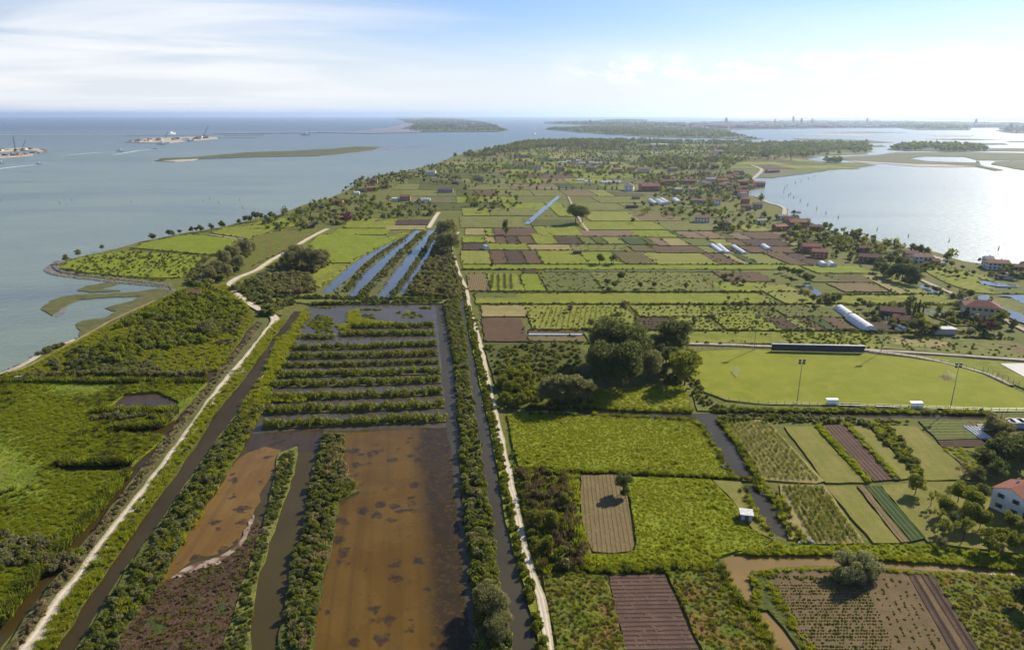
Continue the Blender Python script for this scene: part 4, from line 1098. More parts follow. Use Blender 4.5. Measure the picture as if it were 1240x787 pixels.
F(1000, 357.5, 1160, 368.5, 'grass'); F(1140, 381, 1170, 394, 'olive'); F(985, 369, 1030, 379, 'yellow'); F(945, 372, 1025, 383.5, 'rows_green', direction=((950, 378), (1020, 378)))
F(936, 385, 962, 399.5, 'soil_dark', direction=rowdir(955, 398)); F(963, 385, 976, 400, 'rows_yellow', direction=rowdir(970, 398)); F(977, 385, 989, 400, 'soil', direction=rowdir(985, 398)); F(990, 384, 1005, 400, 'rows_dark', direction=rowdir(1000, 398)); F(1006, 384, 1026, 400, 'soil', direction=rowdir(1015, 398))
F(1035, 381, 1048, 401, 'soil_dark', 1.0); F(1052, 386, 1078, 401, 'soil_dark')
field([(1052, 405), (1100, 406), (1190, 411), (1330, 425), (1330, 442), (1200, 431), (1100, 424), (1062, 421)], 'olive', 1.05)
field([(1075, 409), (1140, 412), (1160, 418), (1130, 421), (1085, 417)], 'straw', 1.07, amp=1.0)
field([(1205, 415), (1260, 420), (1330, 432), (1240, 430)], 'soil_weedy', 1.07, amp=1.0)
field([(1111, 323), (1133, 322), (1180, 330), (1205, 338), (1204, 341), (1188, 338), (1184, 343), (1210, 349), (1235, 350), (1330, 352), (1330, 355), (1205, 356), (1180, 354), (1145, 342)], 'grass', 1.0)
field([(1196, 349), (1330, 347), (1330, 354.5), (1206, 355.5)], 'rows_green', 1.03)
field([(1201, 361), (1226, 361), (1245, 369), (1330, 372), (1330, 388), (1262, 390), (1222, 375), (1202, 366)], 'olive', 1.0)

# far belt of small fields, 1 to 3 km away
FX = lambda y: (np.interp(y, [171, 178, 184, 190, 199, 208, 213, 220, 229, 240, 248, 264], [625, 616, 585, 560, 532, 492, 468, 440, 432, 405, 375, 350]) + 6,
                np.interp(y, [171, 178, 186, 190, 196, 203, 208, 213, 222, 230, 238, 245, 252, 262, 270], [1040, 1050, 1045, 985, 980, 1035, 900, 885, 905, 895, 905, 925, 938, 945, 965]) - 6)
ys = [172.5, 175, 178, 181, 184.5, 188, 192, 196, 200, 205, 210, 216, 222.5, 230, 238, 246, 255]
pal = ['grass', 'olive', 'grass_dark', 'olive', 'grass_lush', 'yellow', 'grass', 'olive', 'straw', 'rows_green', 'grass_dark', 'soil_weedy', 'saltmarsh', 'rows_dark', 'grass', 'olive', 'soil']
for y0, y1 in zip(ys[:-1], ys[1:]):
    a, b = FX((y0 + y1) / 2)
    x = a
    while x < b - 6:
        w = R.uniform(14, 55) * (1.0 if y0 < 200 else 1.2)
        x1 = min(b, x + w)
        f = box4(x, y0 + 0.15, x1 - 0.8, y1 - 0.25 - 0.02 * (y1 - y0))
        busy = (y0 > 220 and x < 470) or (y0 > 202 and x > 770)
        if not busy and not (625 < x < 685 and y0 > 234):
            slab('field', f, R.choice(pal), z=0.9, bottom=0.45, amp=0)
        x = x1

# ------------------------------------------------------------------ masses of plants (stuff)
H_PATH = [strip([(5, 820), (32, 787), (55, 757), (82, 717), (105, 690), (127, 659), (155, 622), (190, 577), (225, 530), (247, 498), (269, 468), (285, 449), (310, 422), (325, 402)], [30, 22, 19, 17, 15.5, 14, 13, 12, 11, 10, 9, 8, 8, 7])]
near_marsh = [p for p in MARSH]
a = fill(MARSH, 1.5, 1.12, noise=(13, -0.75))
scatter('marsh_grass', a, 'marsh', 0.4, 0.85, (0.6, 1.1), 'low green marsh grass with darker clumps')
scatter('marsh_tussocks', fill(MARSH, 0.5, 1.12, noise=(9.0, 0.9)), 'greenreeds', 0.5, 1.3, (0.8, 1.4), 'taller dark reed clumps in the marsh')
scatter('bank_reeds', np.concatenate([along([(-2, 757), (45, 697), (83, 655), (113, 625), (138, 593), (154, 575)], 2, 6, 1.0), along([(70, 562), (160, 560)], 2, 7, 1.0), along([(0, 464), (60, 462), (120, 463), (250, 463)], 2, 5, 1.0), along([(137, 520), (195, 516), (210, 500), (116, 499)], 2, 6, 1.0)]), 'greenreeds', 0.9, 1.9, (0.9, 1.6), 'dark reeds standing along the marsh ditches')
scatter('brown_scrub', np.concatenate([fill([(-30, 650), (30, 648), (85, 660), (92, 676), (70, 695), (48, 692), (20, 688), (-30, 695)], 0.35, 1.0), along([(115, 507), (135, 506), (200, 506), (215, 507)], 4, 1.2, 1.0)]), 'scrub_grey', 1.6, 2.8, (0.8, 1.2), 'brownish grey scrub at the edge of the marsh')
# verges of the white path
scatter('verge_reeds', np.concatenate([along([(15, 790), (40, 755), (66, 716), (92, 682), (113, 654), (141, 617), (177, 570), (212, 524), (235, 493), (259, 463), (276, 441), (297, 415), (315, 392)], 2.6, 2.4, 1.05)]), 'scrub_straw', 0.5, 1.15, (0.8, 1.4), 'straw coloured reeds between white path and canal')
scatter('verge_grass', np.concatenate([along([(50, 790), (74, 754), (99, 717), (123, 682), (150, 645), (180, 604), (210, 562), (236, 525), (256, 494), (283, 462), (302, 440), (323, 410), (340, 388)], 5.0, 6.5, 1.05)]), 'meadow', 0.5, 1.1, (0.6, 1.2), 'green grass verge beside the white path')
scatter('verge_bushes', np.concatenate([along([(74, 754), (123, 682), (180, 604), (236, 525), (283, 462), (323, 410)], 3.0, 0.16, 1.0)]), 'scrub', 0.8, 1.7, (0.8, 1.2), 'small bushes beside the white path')
# thicket
TH_ = [(60, 446), (100, 412), (130, 397), (180, 374), (205, 362), (230, 352), (262, 350), (290, 368), (300, 380), (288, 405), (262, 425), (236, 424), (205, 428), (196, 438), (200, 452), (150, 454), (70, 452)]
scatter('thicket', np.concatenate([fill([(110, 432), (135, 400), (180, 376), (205, 362), (230, 352), (262, 350), (290, 368), (298, 382), (275, 405), (240, 418), (205, 425), (190, 440), (150, 445)], 0.13, 0.9, noise=(11, -0.5))]), 'thicket', 2.0, 4.2, (0.8, 1.3), 'dense bright green thicket of young trees by the shore')
scatter('thicket_shrubs', np.concatenate([fill(TH_, 0.09, 0.9, noise=(16, -0.2))]), 'scrub', 1.4, 3.4, (0.8, 1.2), 'mixed green scrub around the shore thicket')
scatter('thicket_grass', fill([(-40, 462), (30, 447), (62, 430), (97, 412), (212, 353), (275, 345), (300, 370), (309, 386), (296, 402), (267, 447), (200, 454), (30, 454)], 0.5, 1.0), 'meadow', 0.6, 1.2, (0.6, 1.0), 'rough grass under the shore thicket')
scatter('shore_scrub', np.concatenate([fill([(120, 446), (150, 443), (186, 440), (196, 452), (150, 455), (118, 454)], 0.3, 1.0), along([(48, 430), (60, 424), (75, 418)], 4, 0.9, 0.8), along([(230, 405), (258, 395), (268, 398)], 8, 1.2, 1.0), along([(265, 420), (282, 412)], 8, 1.0, 1.0), along([(30, 456), (120, 453), (200, 455), (250, 452)], 3, 1.2, 1.0)]), 'scrub_grey', 1.4, 2.6, (0.8, 1.1), 'greyish scrub on the shore and canal edge')
scatter('peninsula_weeds', np.concatenate([fill([(84, 318), (150, 305), (252, 311), (219, 336), (140, 333), (90, 327)], 0.06, 1.1), fill([(120, 315), (180, 312), (200, 325), (150, 328)], 0.10, 1.1, noise=(12, 0.4)), along([(158, 301), (205, 305), (267, 310)], 2.5, 1.0, 1.0), along([(221, 338), (252, 312), (268, 304)], 5, .8, 1.0), along([(72, 326), (100, 331), (140, 335), (200, 339)], 5, .9, 1.0)]), 'scrub', 0.7, 1.7, (0.7, 1.2), 'weedy clumps on the shore meadow')
scatter('wooded_scrub', np.concatenate([fill([(225, 340), (262, 318), (285, 300), (300, 291), (306, 300), (290, 318), (262, 340), (240, 350)], 0.10, 1.0), fill([(300, 352), (308, 338), (345, 328), (375, 335), (385, 352), (350, 358)], 0.14, 1.0), fill([(328, 325), (345, 312), (390, 306), (396, 322), (380, 330)], 0.10, 1.0)]), 'scrub_grey', 2.2, 4.2, (0.8, 1.2), 'grey green scrub between path and fields')
scatter('green_scrub', np.concatenate([fill([(225, 345), (262, 325), (300, 295), (312, 300), (292, 325), (262, 345)], 0.05, 1.0), fill([(280, 350), (320, 335), (335, 375), (310, 368)], 0.12, 1.0), along([(320, 383), (333, 372), (344, 366), (360, 366)], 10, 1.6, 1.0)]), 'scrub', 1.6, 3.4, (0.8, 1.3), 'green bushes around the bend of the white path')
# the four channels
scatter('channel_scrub', np.concatenate([along([(417, 354), (440, 326), (460, 308), (490, 288)], 5, .9, 1.0), along([(437, 358), (462, 334), (485, 308), (513, 281)], 7, 1.3, 1.0), along([(476, 358), (503, 320), (526, 283)], 3.5, 1.4, 1.0)]), 'scrub', 0.9, 2.0, (0.8, 1.2), 'scrub on the banks between the blue channels')
scatter('channel_wood', np.concatenate([fill([(492, 357), (515, 322), (534, 285), (546, 300), (553, 330), (562, 352), (556, 364)], 0.13, 1.0)]), 'scrub_grey', 1.8, 3.6, (0.9, 1.3), 'grey green scrub between channels and central path')
scatter('cross_bank_scrub', np.concatenate([along([(320, 358), (350, 361), (400, 361), (460, 363), (540, 362)], 6, 2.2, 0.9), along([(376, 369), (440, 367), (534, 366)], 3, 1.5, 0.8)]), 'scrub_dark', 1.3, 2.4, (0.8, 1.2), 'dark scrub on the cross bank of the basin')
# dykes in the basin
B0 = [(372, 378), (357, 405), (340, 436), (325, 466), (308, 498), (294, 527), (270, 560), (245, 600), (222, 640), (196, 680), (165, 722), (135, 765), (118, 800)]
scatter('dyke_scrub', np.concatenate([fill([(288, 545), (262, 590), (236, 628), (215, 668), (188, 716), (150, 762), (128, 800), (92, 800), (128, 738), (167, 677), (208, 620), (246, 563), (268, 532), (290, 504), (306, 480), (312, 500), (300, 527)], 0.42, 0.95)]), 'scrub', 1.0, 2.0, (0.7, 1.1), 'low scrub on the dyke right of the brown canal')
scatter('dyke_grass', np.concatenate([fill([(366, 379), (350, 402), (330, 430), (316, 457), (302, 480), (290, 500), (305, 505), (322, 478), (342, 440), (358, 408), (372, 380)], 0.5, 1.0), along([(372, 378), (340, 436), (308, 498), (294, 527), (270, 560), (245, 600), (222, 640), (196, 680), (165, 722), (135, 765)], 6, 1.5, 0.95)]), 'meadow', 0.7, 1.4, (0.7, 1.2), 'bright grass along the dyke edge')
scatter('dyke_scrub', np.concatenate([fill([(340, 552), (358, 544), (354, 572), (338, 618), (324, 655), (309, 705), (298, 800), (266, 800), (288, 735), (306, 680), (322, 630), (332, 585)], 1.1, 0.95)]), 'scrub', 0.6, 1.3, (0.6, 1.0), 'low green scrub on the narrow dyke between mud and canal')
scatter('dyke_scrub', np.concatenate([fill([(393, 526), (414, 528), (415, 560), (422, 583), (430, 592), (409, 606), (403, 640), (394, 680), (382, 740), (374, 800), (338, 800), (348, 735), (355, 680), (372, 632), (376, 590), (388, 545)], 0.5, 0.95)]), 'scrub', 1.0, 2.1, (0.8, 1.2), 'tangled scrub on the dyke beside the flooded mud')
scatter('dyke_dead_scrub', np.concatenate([fill([(400, 540), (415, 535), (418, 565), (428, 588), (405, 598), (395, 580)], 0.5, 0.95), fill([(378, 620), (400, 620), (392, 680), (370, 690)], 0.25, 0.95), fill([(352, 745), (375, 745), (370, 800), (350, 800)], 0.25, 0.95)]), 'scrub_straw', 1.0, 2.0, (0.8, 1.2), 'pale dry scrub on the dyke beside the flooded mud')
scatter('central_dyke_scrub', np.concatenate([fill([(537, 367), (553, 364), (563, 405), (567, 460), (576, 517), (583, 572), (593, 620), (600, 680), (609, 740), (617, 800), (586, 800), (577, 720), (567, 630), (560, 572), (556, 510), (551, 442)], 0.55, 0.95)]), 'scrub', 1.2, 2.5, (0.8, 1.3), 'dense bushes on the central dyke')
scatter('central_dyke_scrub', np.concatenate([fill([(575, 700), (600, 705), (612, 740), (616, 800), (578, 800)], 0.20, 0.9)]), 'scrub', 1.6, 2.8, (0.9, 1.4), 'taller dark bushes low on the central dyke')
scatter('canal_bank_bushes', np.concatenate([along([(566, 370), (573, 402), (580, 435), (587, 462), (594, 498), (602, 535)], 2.6, 1.5, 0.95), along([(602, 535), (610, 580), (618, 622), (629, 670), (642, 715)], 1.8, 1.3, 0.95), along([(642, 715), (653, 760), (660, 800)], 1.5, 1.3, .95)]), 'scrub_yellow', 0.8, 1.7, (0.8, 1.3), 'yellow green bushes between canal and white path')
scatter('path_side_scrub', np.concatenate([fill([(560, 352), (571, 372), (582, 402), (590, 420), (578, 402), (566, 380)], 0.2, 0.95), along([(620, 545), (632, 590), (647, 645), (657, 690)], 2.5, 1.0, 1.0)]), 'scrub', 0.6, 1.3, (0.8, 1.3), 'green bushes beside the central white path')
scatter('dead_weed_tufts', fill([(190, 712), (222, 694), (262, 680), (292, 662), (312, 632), (320, 645), (300, 700), (285, 800), (125, 800), (160, 752)], 0.9, 0.78), 'dead', 0.3, 0.8, (0.4, 0.8), 'dead brown weed on dried mud')
scatter('drowned_weed', np.concatenate([along([(541, 522), (548, 600), (556, 680), (564, 745), (570, 790)], 1.5, 1.4, 0.5), along([(420, 560), (405, 640), (385, 740), (378, 790)], 3, .6, .5)]), 'dead', 0.2, 0.5, (0.3, 0.6), 'dark drowned weed along the edge of the flooded mud')
scatter('basin_reeds', np.concatenate([fill([(385, 382), (402, 385), (405, 393), (392, 396), (372, 394)], 0.5, 0.5), fill([(377, 394), (400, 394), (405, 404), (380, 403)], 0.45, 0.5), along([(384, 372), (400, 373)], 3, 2, .5), along([(508, 373), (523, 373)], 3, 2.5, .5), fill([(439, 382), (450, 380), (455, 386), (442, 388)], 0.45, 0.5), fill([(480, 378), (500, 378), (515, 384), (485, 386)], 0.18, 0.5), along([(437, 375), (462, 375)], 2, 2, .5)]), 'greenreeds', 0.7, 1.3, (0.5, 0.9), 'reed patches standing in the shallow basin')

# right side: fields and edges
scatter('field_grass', np.concatenate([fill(N1, 2.2, 1.12), fill(N3, 2.2, 1.15)]), 'meadow', 0.22, 0.5, (0.5, 1.0), 'tall bright grass in the near meadows')
scatter('field_weeds', np.concatenate([fill(N1, 0.25, 1.12, noise=(7, 0.8)), fill(N3, 0.3, 1.15, noise=(8, 0.7)), fill(BANK, 0.9, 1.12), fill([(735, 690), (705, 688), (700, 678), (760, 676), (870, 672), (860, 686)], 0.8, 1.15)]), 'marsh', 0.4, 0.9, (0.6, 1.1), 'darker grass clumps in the near meadows')
scatter('weedy_grass', np.concatenate([fill(N5, 1.6, 1.1), fill(N7, 1.6, 1.1), fill(N9, 1.4, 1.1)]), 'weeds', 0.3, 0.7, (0.5, 1.0), 'rough rusty green weeds in the lower fields')
scatter('meadow_grass', fill([(700, 492), (722, 470), (760, 470), (822, 466), (830, 470), (838, 499), (770, 497)], 1.2, 1.1), 'meadow', 0.3, 0.7, (0.5, 0.9), 'grass of the meadow beside the grove')
scatter('ditch_reeds', np.concatenate([along([(640, 492), (700, 494), (760, 496.5), (840, 498)], 2.5, 3.5, 0.9), along([(640, 501), (740, 504), (838, 509), (852, 518), (875, 558), (888, 578)], 1.5, 1.5, 1.0),
    along([(870, 497), (930, 497.5), (1040, 498.5), (1200, 501)], 2.2, 4, 0.9), along([(870, 507), (895, 540), (918, 580)], 2, 2.5, .9), along([(915, 585), (940, 602), (958, 640), (975, 658)], 4, 2.5, .9), along([(898, 590), (915, 625), (935, 650)], 2.5, 1.6, .9),
    along([(625, 568), (690, 571), (760, 573), (870, 578), (925, 582)], 1.2, 3.5, 0.9), along([(655, 692), (700, 691), (760, 690), (830, 688), (872, 687), (892, 722), (912, 740), (940, 790)], 2.2, 3, 0.95),
    ]), 'greenreeds', 0.6, 1.2, (0.8, 1.4), 'dark reeds and grass along the ditches')
scatter('canal_edge_grass', np.concatenate([along([(905, 670), (1010, 669.5), (1060, 675), (1150, 681), (1240, 690)], 1.6, 5, 1.0), along([(914, 695), (940, 691), (1000, 690), (1060, 691), (1150, 696), (1240, 701)], 1.2, 2, 0.9),
    along([(927, 694), (950, 743), (992, 800)], 2.5, 3, 0.95), along([(870, 686), (876, 702), (891, 726), (906, 744), (921, 767), (936, 797)], 1.6, 3, .95), along([(912, 699), (918, 722), (916, 736)], 2, 3, .95)]), 'marsh', 0.4, 0.9, (0.7, 1.1), 'grass along the edges of the brown canal')
scatter('ditch_scrub', np.concatenate([along([(870, 508), (885, 507), (930, 507), (1000, 507), (1030, 509)], 5, 1.6, 0.9), along([(838, 460), (846, 478), (858, 492)], 6, 1.2, 0.9), along([(860, 494), (900, 496)], 3, 1.5, .9), along([(1048, 512), (1075, 535), (1112, 575)], 3, 1.2, 1.0), along([(985, 512), (1060, 511), (1100, 511)], 3, 1.2, .9), along([(1070, 512), (1098, 545), (1117, 575)], 2.5, 1.2, 1.0)]), 'scrub', 0.9, 1.8, (0.8, 1.3), 'green scrub along the canal and field edges')
scatter('strip_grass', np.concatenate([fill([(986, 515), (993, 514), (1056, 582), (1049, 583)], 1.2, 1.1), fill([(1051, 512), (1074, 513), (1095, 540), (1116, 572), (1112, 577), (1085, 548)], 1.0, 1.1), fill([(1023, 513), (1029, 513), (1090, 580), (1083, 580)], 1.0, 1.1), fill([(1142, 543), (1198, 542), (1225, 560), (1190, 580), (1166, 563)], 0.3, 1.0)]), 'marsh', 0.6, 1.1, (0.6, 1.0), 'grass strips between the small plots')
T2 = [(630, 572), (660, 570), (688, 572), (694, 600), (702, 640), (710, 668), (700, 690), (655, 690), (642, 648)]
scatter('thicket_brown', fill(T2, 0.20, 0.95), 'dead', 1.2, 2.3, (1.0, 1.5), 'brown and grey green young trees beside the path')
scatter('thicket_green', fill(T2, 0.12, 0.95), 'scrub', 1.0, 2.2, (1.0, 1.5), 'green young trees beside the path')
scatter('thicket_floor', fill([(628, 570), (700, 572), (702, 620), (712, 668), (735, 690), (652, 690), (640, 645)], 0.6, 1.0), 'marsh', 0.8, 1.4, (0.7, 1.1), 'tall grass around the brown thicket')
T1 = [(586, 418), (640, 417), (700, 419), (705, 440), (690, 452), (655, 462), (650, 488), (614, 496), (600, 462)]
scatter('grove_scrub', fill([(586, 420), (700, 419), (705, 440), (690, 452), (655, 462), (630, 460), (600, 455)], 0.13, 0.95), 'scrub', 1.2, 2.4, (0.7, 1.1), 'low scrub west of the dark grove')
scatter('grove_thicket', fill([(602, 455), (640, 445), (652, 470), (650, 488), (614, 494)], 0.11, 0.95), 'scrub_yellow', 2.2, 4.0, (0.9, 1.4), 'yellow green young trees beside the central path')
scatter('grove_edge', np.concatenate([fill([(655, 462), (700, 450), (712, 470), (722, 490), (655, 491)], 0.06, 0.95), fill([(785, 440), (812, 430), (832, 455), (830, 470), (800, 460)], 0.08, 0.95)]), 'scrub_dark', 1.5, 3.0, (0.8, 1.3), 'dark bushes around the foot of the grove')
ol = []
for yy in np.arange(370, 399, 3.2):
    x = 640 + R.uniform(0, 4)
    while x < 925:
        if R.random() < 0.75: ol.append(P(x, yy + R.uniform(-.6, .6), 1.0))
        x += R.uniform(4, 9)
for yy in np.arange(372, 400, 3.5):
    for x in np.arange(770, 1000, 7): ol.append(P(x + R.uniform(-3, 3), yy + R.uniform(-1, 1), 1.0))
scatter('orchard_bushes', ol, 'scrub_yellow', 0.6, 1.35, (0.7, 1.0), 'rows of low young fruit bushes')
scatter('pasture_clumps', np.concatenate([fill(box4(657, 330, 860, 352), 0.05, 1.0), fill(box4(860, 330, 940, 368), 0.02, 1.0), fill([(940, 402), (1060, 403), (1050, 422), (960, 420)], 0.20, 1.0), fill(box4(692, 296, 756, 304), 0.03, 1.0), fill([(1052, 406), (1330, 426), (1330, 440), (1062, 421)], 0.06, 1.0)]), 'thicket', 0.7, 1.5, (0.5, 0.9), 'scattered clumps over the rough pasture bands')
hl = []
for y, x0, x1, d in ((415.5, 640, 830, 1.2), (400.5, 640, 1060, 1.4), (383.8, 900, 1000, .3), (368.5, 576, 985, 1.3), (353.8, 576, 975, 1.3), (368.2, 1000, 1160, 1.2), (356.6, 1000, 1140, 1.8), (326.5, 560, 700, .9), (320.2, 560, 960, .35), (303.2, 560, 690, .5), (286, 590, 800, .3),
                     (296, 600, 760, .3), (402.5, 1030, 1180, 1.6), (410, 1100, 1235, 1.2), (275.8, 560, 700, .3), (262, 557, 700, .35), (497.8, 860, 1190, 1.0)):
    hl.append(along([(x0, y), (x1, y)], 2.0, d, 0.8))
eg = []
for W_ in EDGES:
    far_ = W_[0][1]
    for a_, b_ in zip(W_, W_[1:] + W_[:1]):
        a_, b_ = np.array(a_), np.array(b_); ln_ = np.linalg.norm(b_ - a_)
        if ln_ > 400: continue
        n_ = NR.poisson(ln_ * (0.16 if far_ < 700 else 0.05))
        if n_ == 0: continue
        t_ = NR.random(n_)[:, None]
        q_ = a_ + (b_ - a_) * t_ + NR.normal(size=(n_, 3)) * np.array([0.9, 0.9, 0])
        eg.append(q_)
scatter('plot_edge_weeds', np.concatenate(eg), 'scrub', 0.4, 1.5, (0.5, 1.0), 'weeds and bushes along the edges of the small plots')
scatter('field_edge_scrub', np.concatenate(hl), 'scrub_dark', 0.7, 1.6, (0.6, 1.1), 'dark scrubby ditch lines between the long fields')
# market-garden seedlings on the bottom right plot
sd = []
for r_ in range(26):
    y = 705 + r_ * 3.4 * (1 + r_ * 0.004)
    if y > 800: break
    xa = np.interp(y, [690, 742, 800], [932, 950, 995]); xb = np.interp(y, [690, 800], [1040, 1092])
    x = xa
    while x < xb:
        if R.random() < (0.92 if r_ % 5 else 0.5): sd.append(P(x + R.uniform(-.8, .8), y + R.uniform(-.4, .4), 1.0))
        x += 3.4 * y / 740
for r_ in range(150):
    y = R.uniform(700, 800); t = R.random()
    xa = np.interp(y, [690, 800], [1048, 1100]); xb = np.interp(y, [690, 800], [1092, 1150])
    ln = round(t * 5) / 5
    sd.append(P(xa + (xb - xa) * ln + R.uniform(-1, 1), y, 1.0))
scatter('vegetable_plants', sd, 'vinestock', 0.26, 0.50, (0.5, 0.9), 'rows of young green plants on bare brown soil')
scatter('vegetable_rows', along([(927, 697), (960, 699), (1010, 701)], 1.6, 3.0, 1.0), 'vinestock', 0.4, 0.7, (0.5, 0.9), 'green row of crops along the upper plot edge')

# far trees on the island
fw = []
def zone(poly, d): fw.append(fill(poly, d * 1.0, 0.9, noise=(45, -0.6)))
zone([(560, 190), (590, 182), (640, 171.5), (760, 170.3), (760, 176), (650, 180), (580, 192)], 1 / 150.)
zone([(640, 171), (700, 169), (800, 170.5), (930, 172.7), (1050, 173), (1055, 180), (1000, 184), (930, 178), (800, 175), (700, 173)], 1 / 300.)
zone([(930, 176), (1000, 174), (1055, 177), (1056, 185), (1010, 188), (960, 188), (930, 184)], 1 / 170.)
zone([(855, 181), (930, 176), (1000, 186), (970, 192), (900, 192)], 1 / 260.)
zone([(775, 193), (870, 190), (900, 196), (880, 207), (790, 206)], 1 / 170.)
zone([(640, 178), (770, 176), (860, 180), (850, 184), (700, 184)], 1 / 500.)
zone([(995, 196), (1020, 194), (1018, 198), (1000, 199)], 1 / 90.)
scatter('far_woodland', np.concatenate(fw), 'farmix', 6, 16, (0.8, 1.1), 'woods and gardens at the far end of the island')
fl = []
for y, x0, x1, d in ((196.5, 535, 780, .045), (202, 520, 640, .03), (205, 560, 760, .08), (211.5, 620, 780, .09), (200, 640, 780, .05), (188, 600, 860, .04), (192, 700, 900, .05), (217, 480, 640, .03), (226, 600, 760, .02), (183, 760, 930, .05), (178.5, 640, 900, .04), (184.5, 590, 700, .05)):
    fl.append(along([(x0, y), (x1, y)], 16, d * 2.0, 0.9))
scatter('far_tree_lines', np.concatenate(fl), 'farmix', 6, 11, (0.8, 1.1), 'tree lines between the distant fields')
ws = [fill([(410, 234), (435, 217), (470, 212), (520, 200), (560, 197), (545, 210), (500, 216), (470, 228), (430, 240)], 1 / 260., .9), fill([(310, 270), (370, 252), (420, 240), (470, 245), (530, 250), (520, 262), (430, 268), (370, 280), (330, 280)], 1 / 240., .9), fill([(775, 212), (900, 209), (915, 222), (900, 240), (870, 250), (790, 236)], 1 / 300., .9), fill([(795, 252), (850, 248), (925, 258), (945, 276), (880, 280), (800, 262)], 1 / 420., .9), fill([(1000, 292), (1060, 295), (1100, 305), (1050, 315), (1005, 308)], 1 / 220., .9), fill([(1038, 366), (1130, 370), (1180, 385), (1228, 394), (1225, 409), (1100, 407), (1056, 388)], 1 / 75., .9), fill([(1195, 322), (1260, 322), (1270, 340), (1200, 338)], 1 / 60., .9), fill([(1085, 305), (1130, 312), (1140, 324), (1105, 345), (1065, 335)], 1 / 70., .9), fill([(935, 268), (1000, 280), (1060, 296), (1060, 322), (1000, 312), (960, 306)], 1 / 90., .9), fill([(1118, 350), (1180, 372), (1210, 392), (1200, 370), (1150, 345)], 1 / 70., .9), fill([(560, 240), (600, 238), (632, 246), (620, 258), (580, 258)], 1 / 300., .9)]
vt = [fill(pl, d, 0.9) for pl, d in (([(310, 272), (340, 262), (395, 244), (430, 240), (480, 244), (530, 250), (535, 262), (480, 266), (430, 268), (370, 278), (330, 280)], 1 / 260.),
    ([(420, 232), (436, 219), (465, 212), (500, 208), (520, 212), (495, 222), (460, 232)], 1 / 300.), ([(775, 213), (860, 210), (905, 212), (915, 225), (900, 240), (860, 250), (790, 236)], 1 / 230.),
    ([(765, 248), (850, 248), (925, 258), (945, 280), (880, 283), (850, 270), (780, 262)], 1 / 420.), ([(560, 238), (600, 232), (630, 240), (625, 256), (575, 258)], 1 / 320.),
    ([(527, 200), (600, 203), (640, 215), (640, 232), (560, 232), (510, 220)], 1 / 1500.), ([(938, 262), (1000, 276), (1060, 290), (1095, 302), (1085, 316), (1000, 312), (960, 300), (940, 284)], 1 / 210.), ([(1100, 302), (1146, 310), (1166, 318), (1140, 320), (1100, 312)], 1 / 160.), ([(1195, 326), (1260, 328), (1280, 342), (1210, 338)], 1 / 120.), ([(600, 180), (960, 178), (960, 196), (560, 198)], 1 / 950.), ([(560, 200), (800, 200), (800, 224), (500, 224)], 1 / 800.))]
scatter('garden_trees', np.concatenate(vt), 'farmix', 5, 11, (0.8, 1.1), 'trees in the gardens and between the farmhouses of the upper island')
scatter('garden_shrubs', np.concatenate(ws), 'scrub', 2.0, 4.2, (0.8, 1.3), 'garden shrubs between the scattered houses')
# woods on the other islands
scatter('island_woods', np.concatenate([
    fill([(660, 156.8), (680, 154.6), (740, 153.6), (800, 155), (860, 157), (885, 160), (885, 163), (924, 168.2), (905, 169), (860, 167), (800, 166.3), (760, 164.3), (700, 160.5)], 1 / 900., 2, noise=(120, -0.9)),
    fill([(1075, 181), (1085, 177.5), (1110, 174.5), (1150, 175.5), (1192, 178), (1196, 183), (1150, 183.6), (1100, 182.6)], 1 / 260., 1.6, noise=(60, -1.0)),
    fill([(496, 158.8), (500, 152), (540, 150), (590, 152), (607, 155), (614, 157.5), (604, 159.6), (560, 159.8)], 1 / 1500., 2.5, noise=(200, -0.7))]), 'farmix', 9, 20, (0.8, 1.1), 'dark woods on the lagoon islands')
scatter('island_woods', np.concatenate([
    fill([(657, 149.6), (700, 148.2), (760, 149), (820, 150), (855, 153), (800, 154.4), (740, 152.6), (690, 151)], 1 / 6000., 3),
    fill([(480, 144.5), (505, 146.5), (520, 143.4), (560, 145.4), (595, 151), (500, 152)], 1 / 9000., 2.5),
    fill([(1080, 154), (1100, 151), (1140, 151.6), (1176, 155.5), (1172, 157.4), (1110, 157)], 1 / 2500., 4), fill([(1206, 158), (1230, 156), (1330, 157), (1330, 163), (1225, 161)], 1 / 2500., 4),
    fill([(726, 147.2), (745, 145.3), (775, 145.6), (785, 147), (750, 147.7)], 1 / 9000., 4)]), 'farmix', 18, 34, (0.8, 1.1), 'hazy woods on the farthest islands')
scatter('marsh_bushes', np.concatenate([fill([(190, 194.5), (232, 191), (300, 185), (430, 178), (460, 178.6), (415, 184), (310, 189), (215, 194.6)], 1 / 700., 1.0), fill([(190, 194), (198, 192), (206, 193)], 1 / 60., 1.0)]), 'farmix', 2, 4.5, (0.5, 0.8), 'low bushes on the long sand bar')

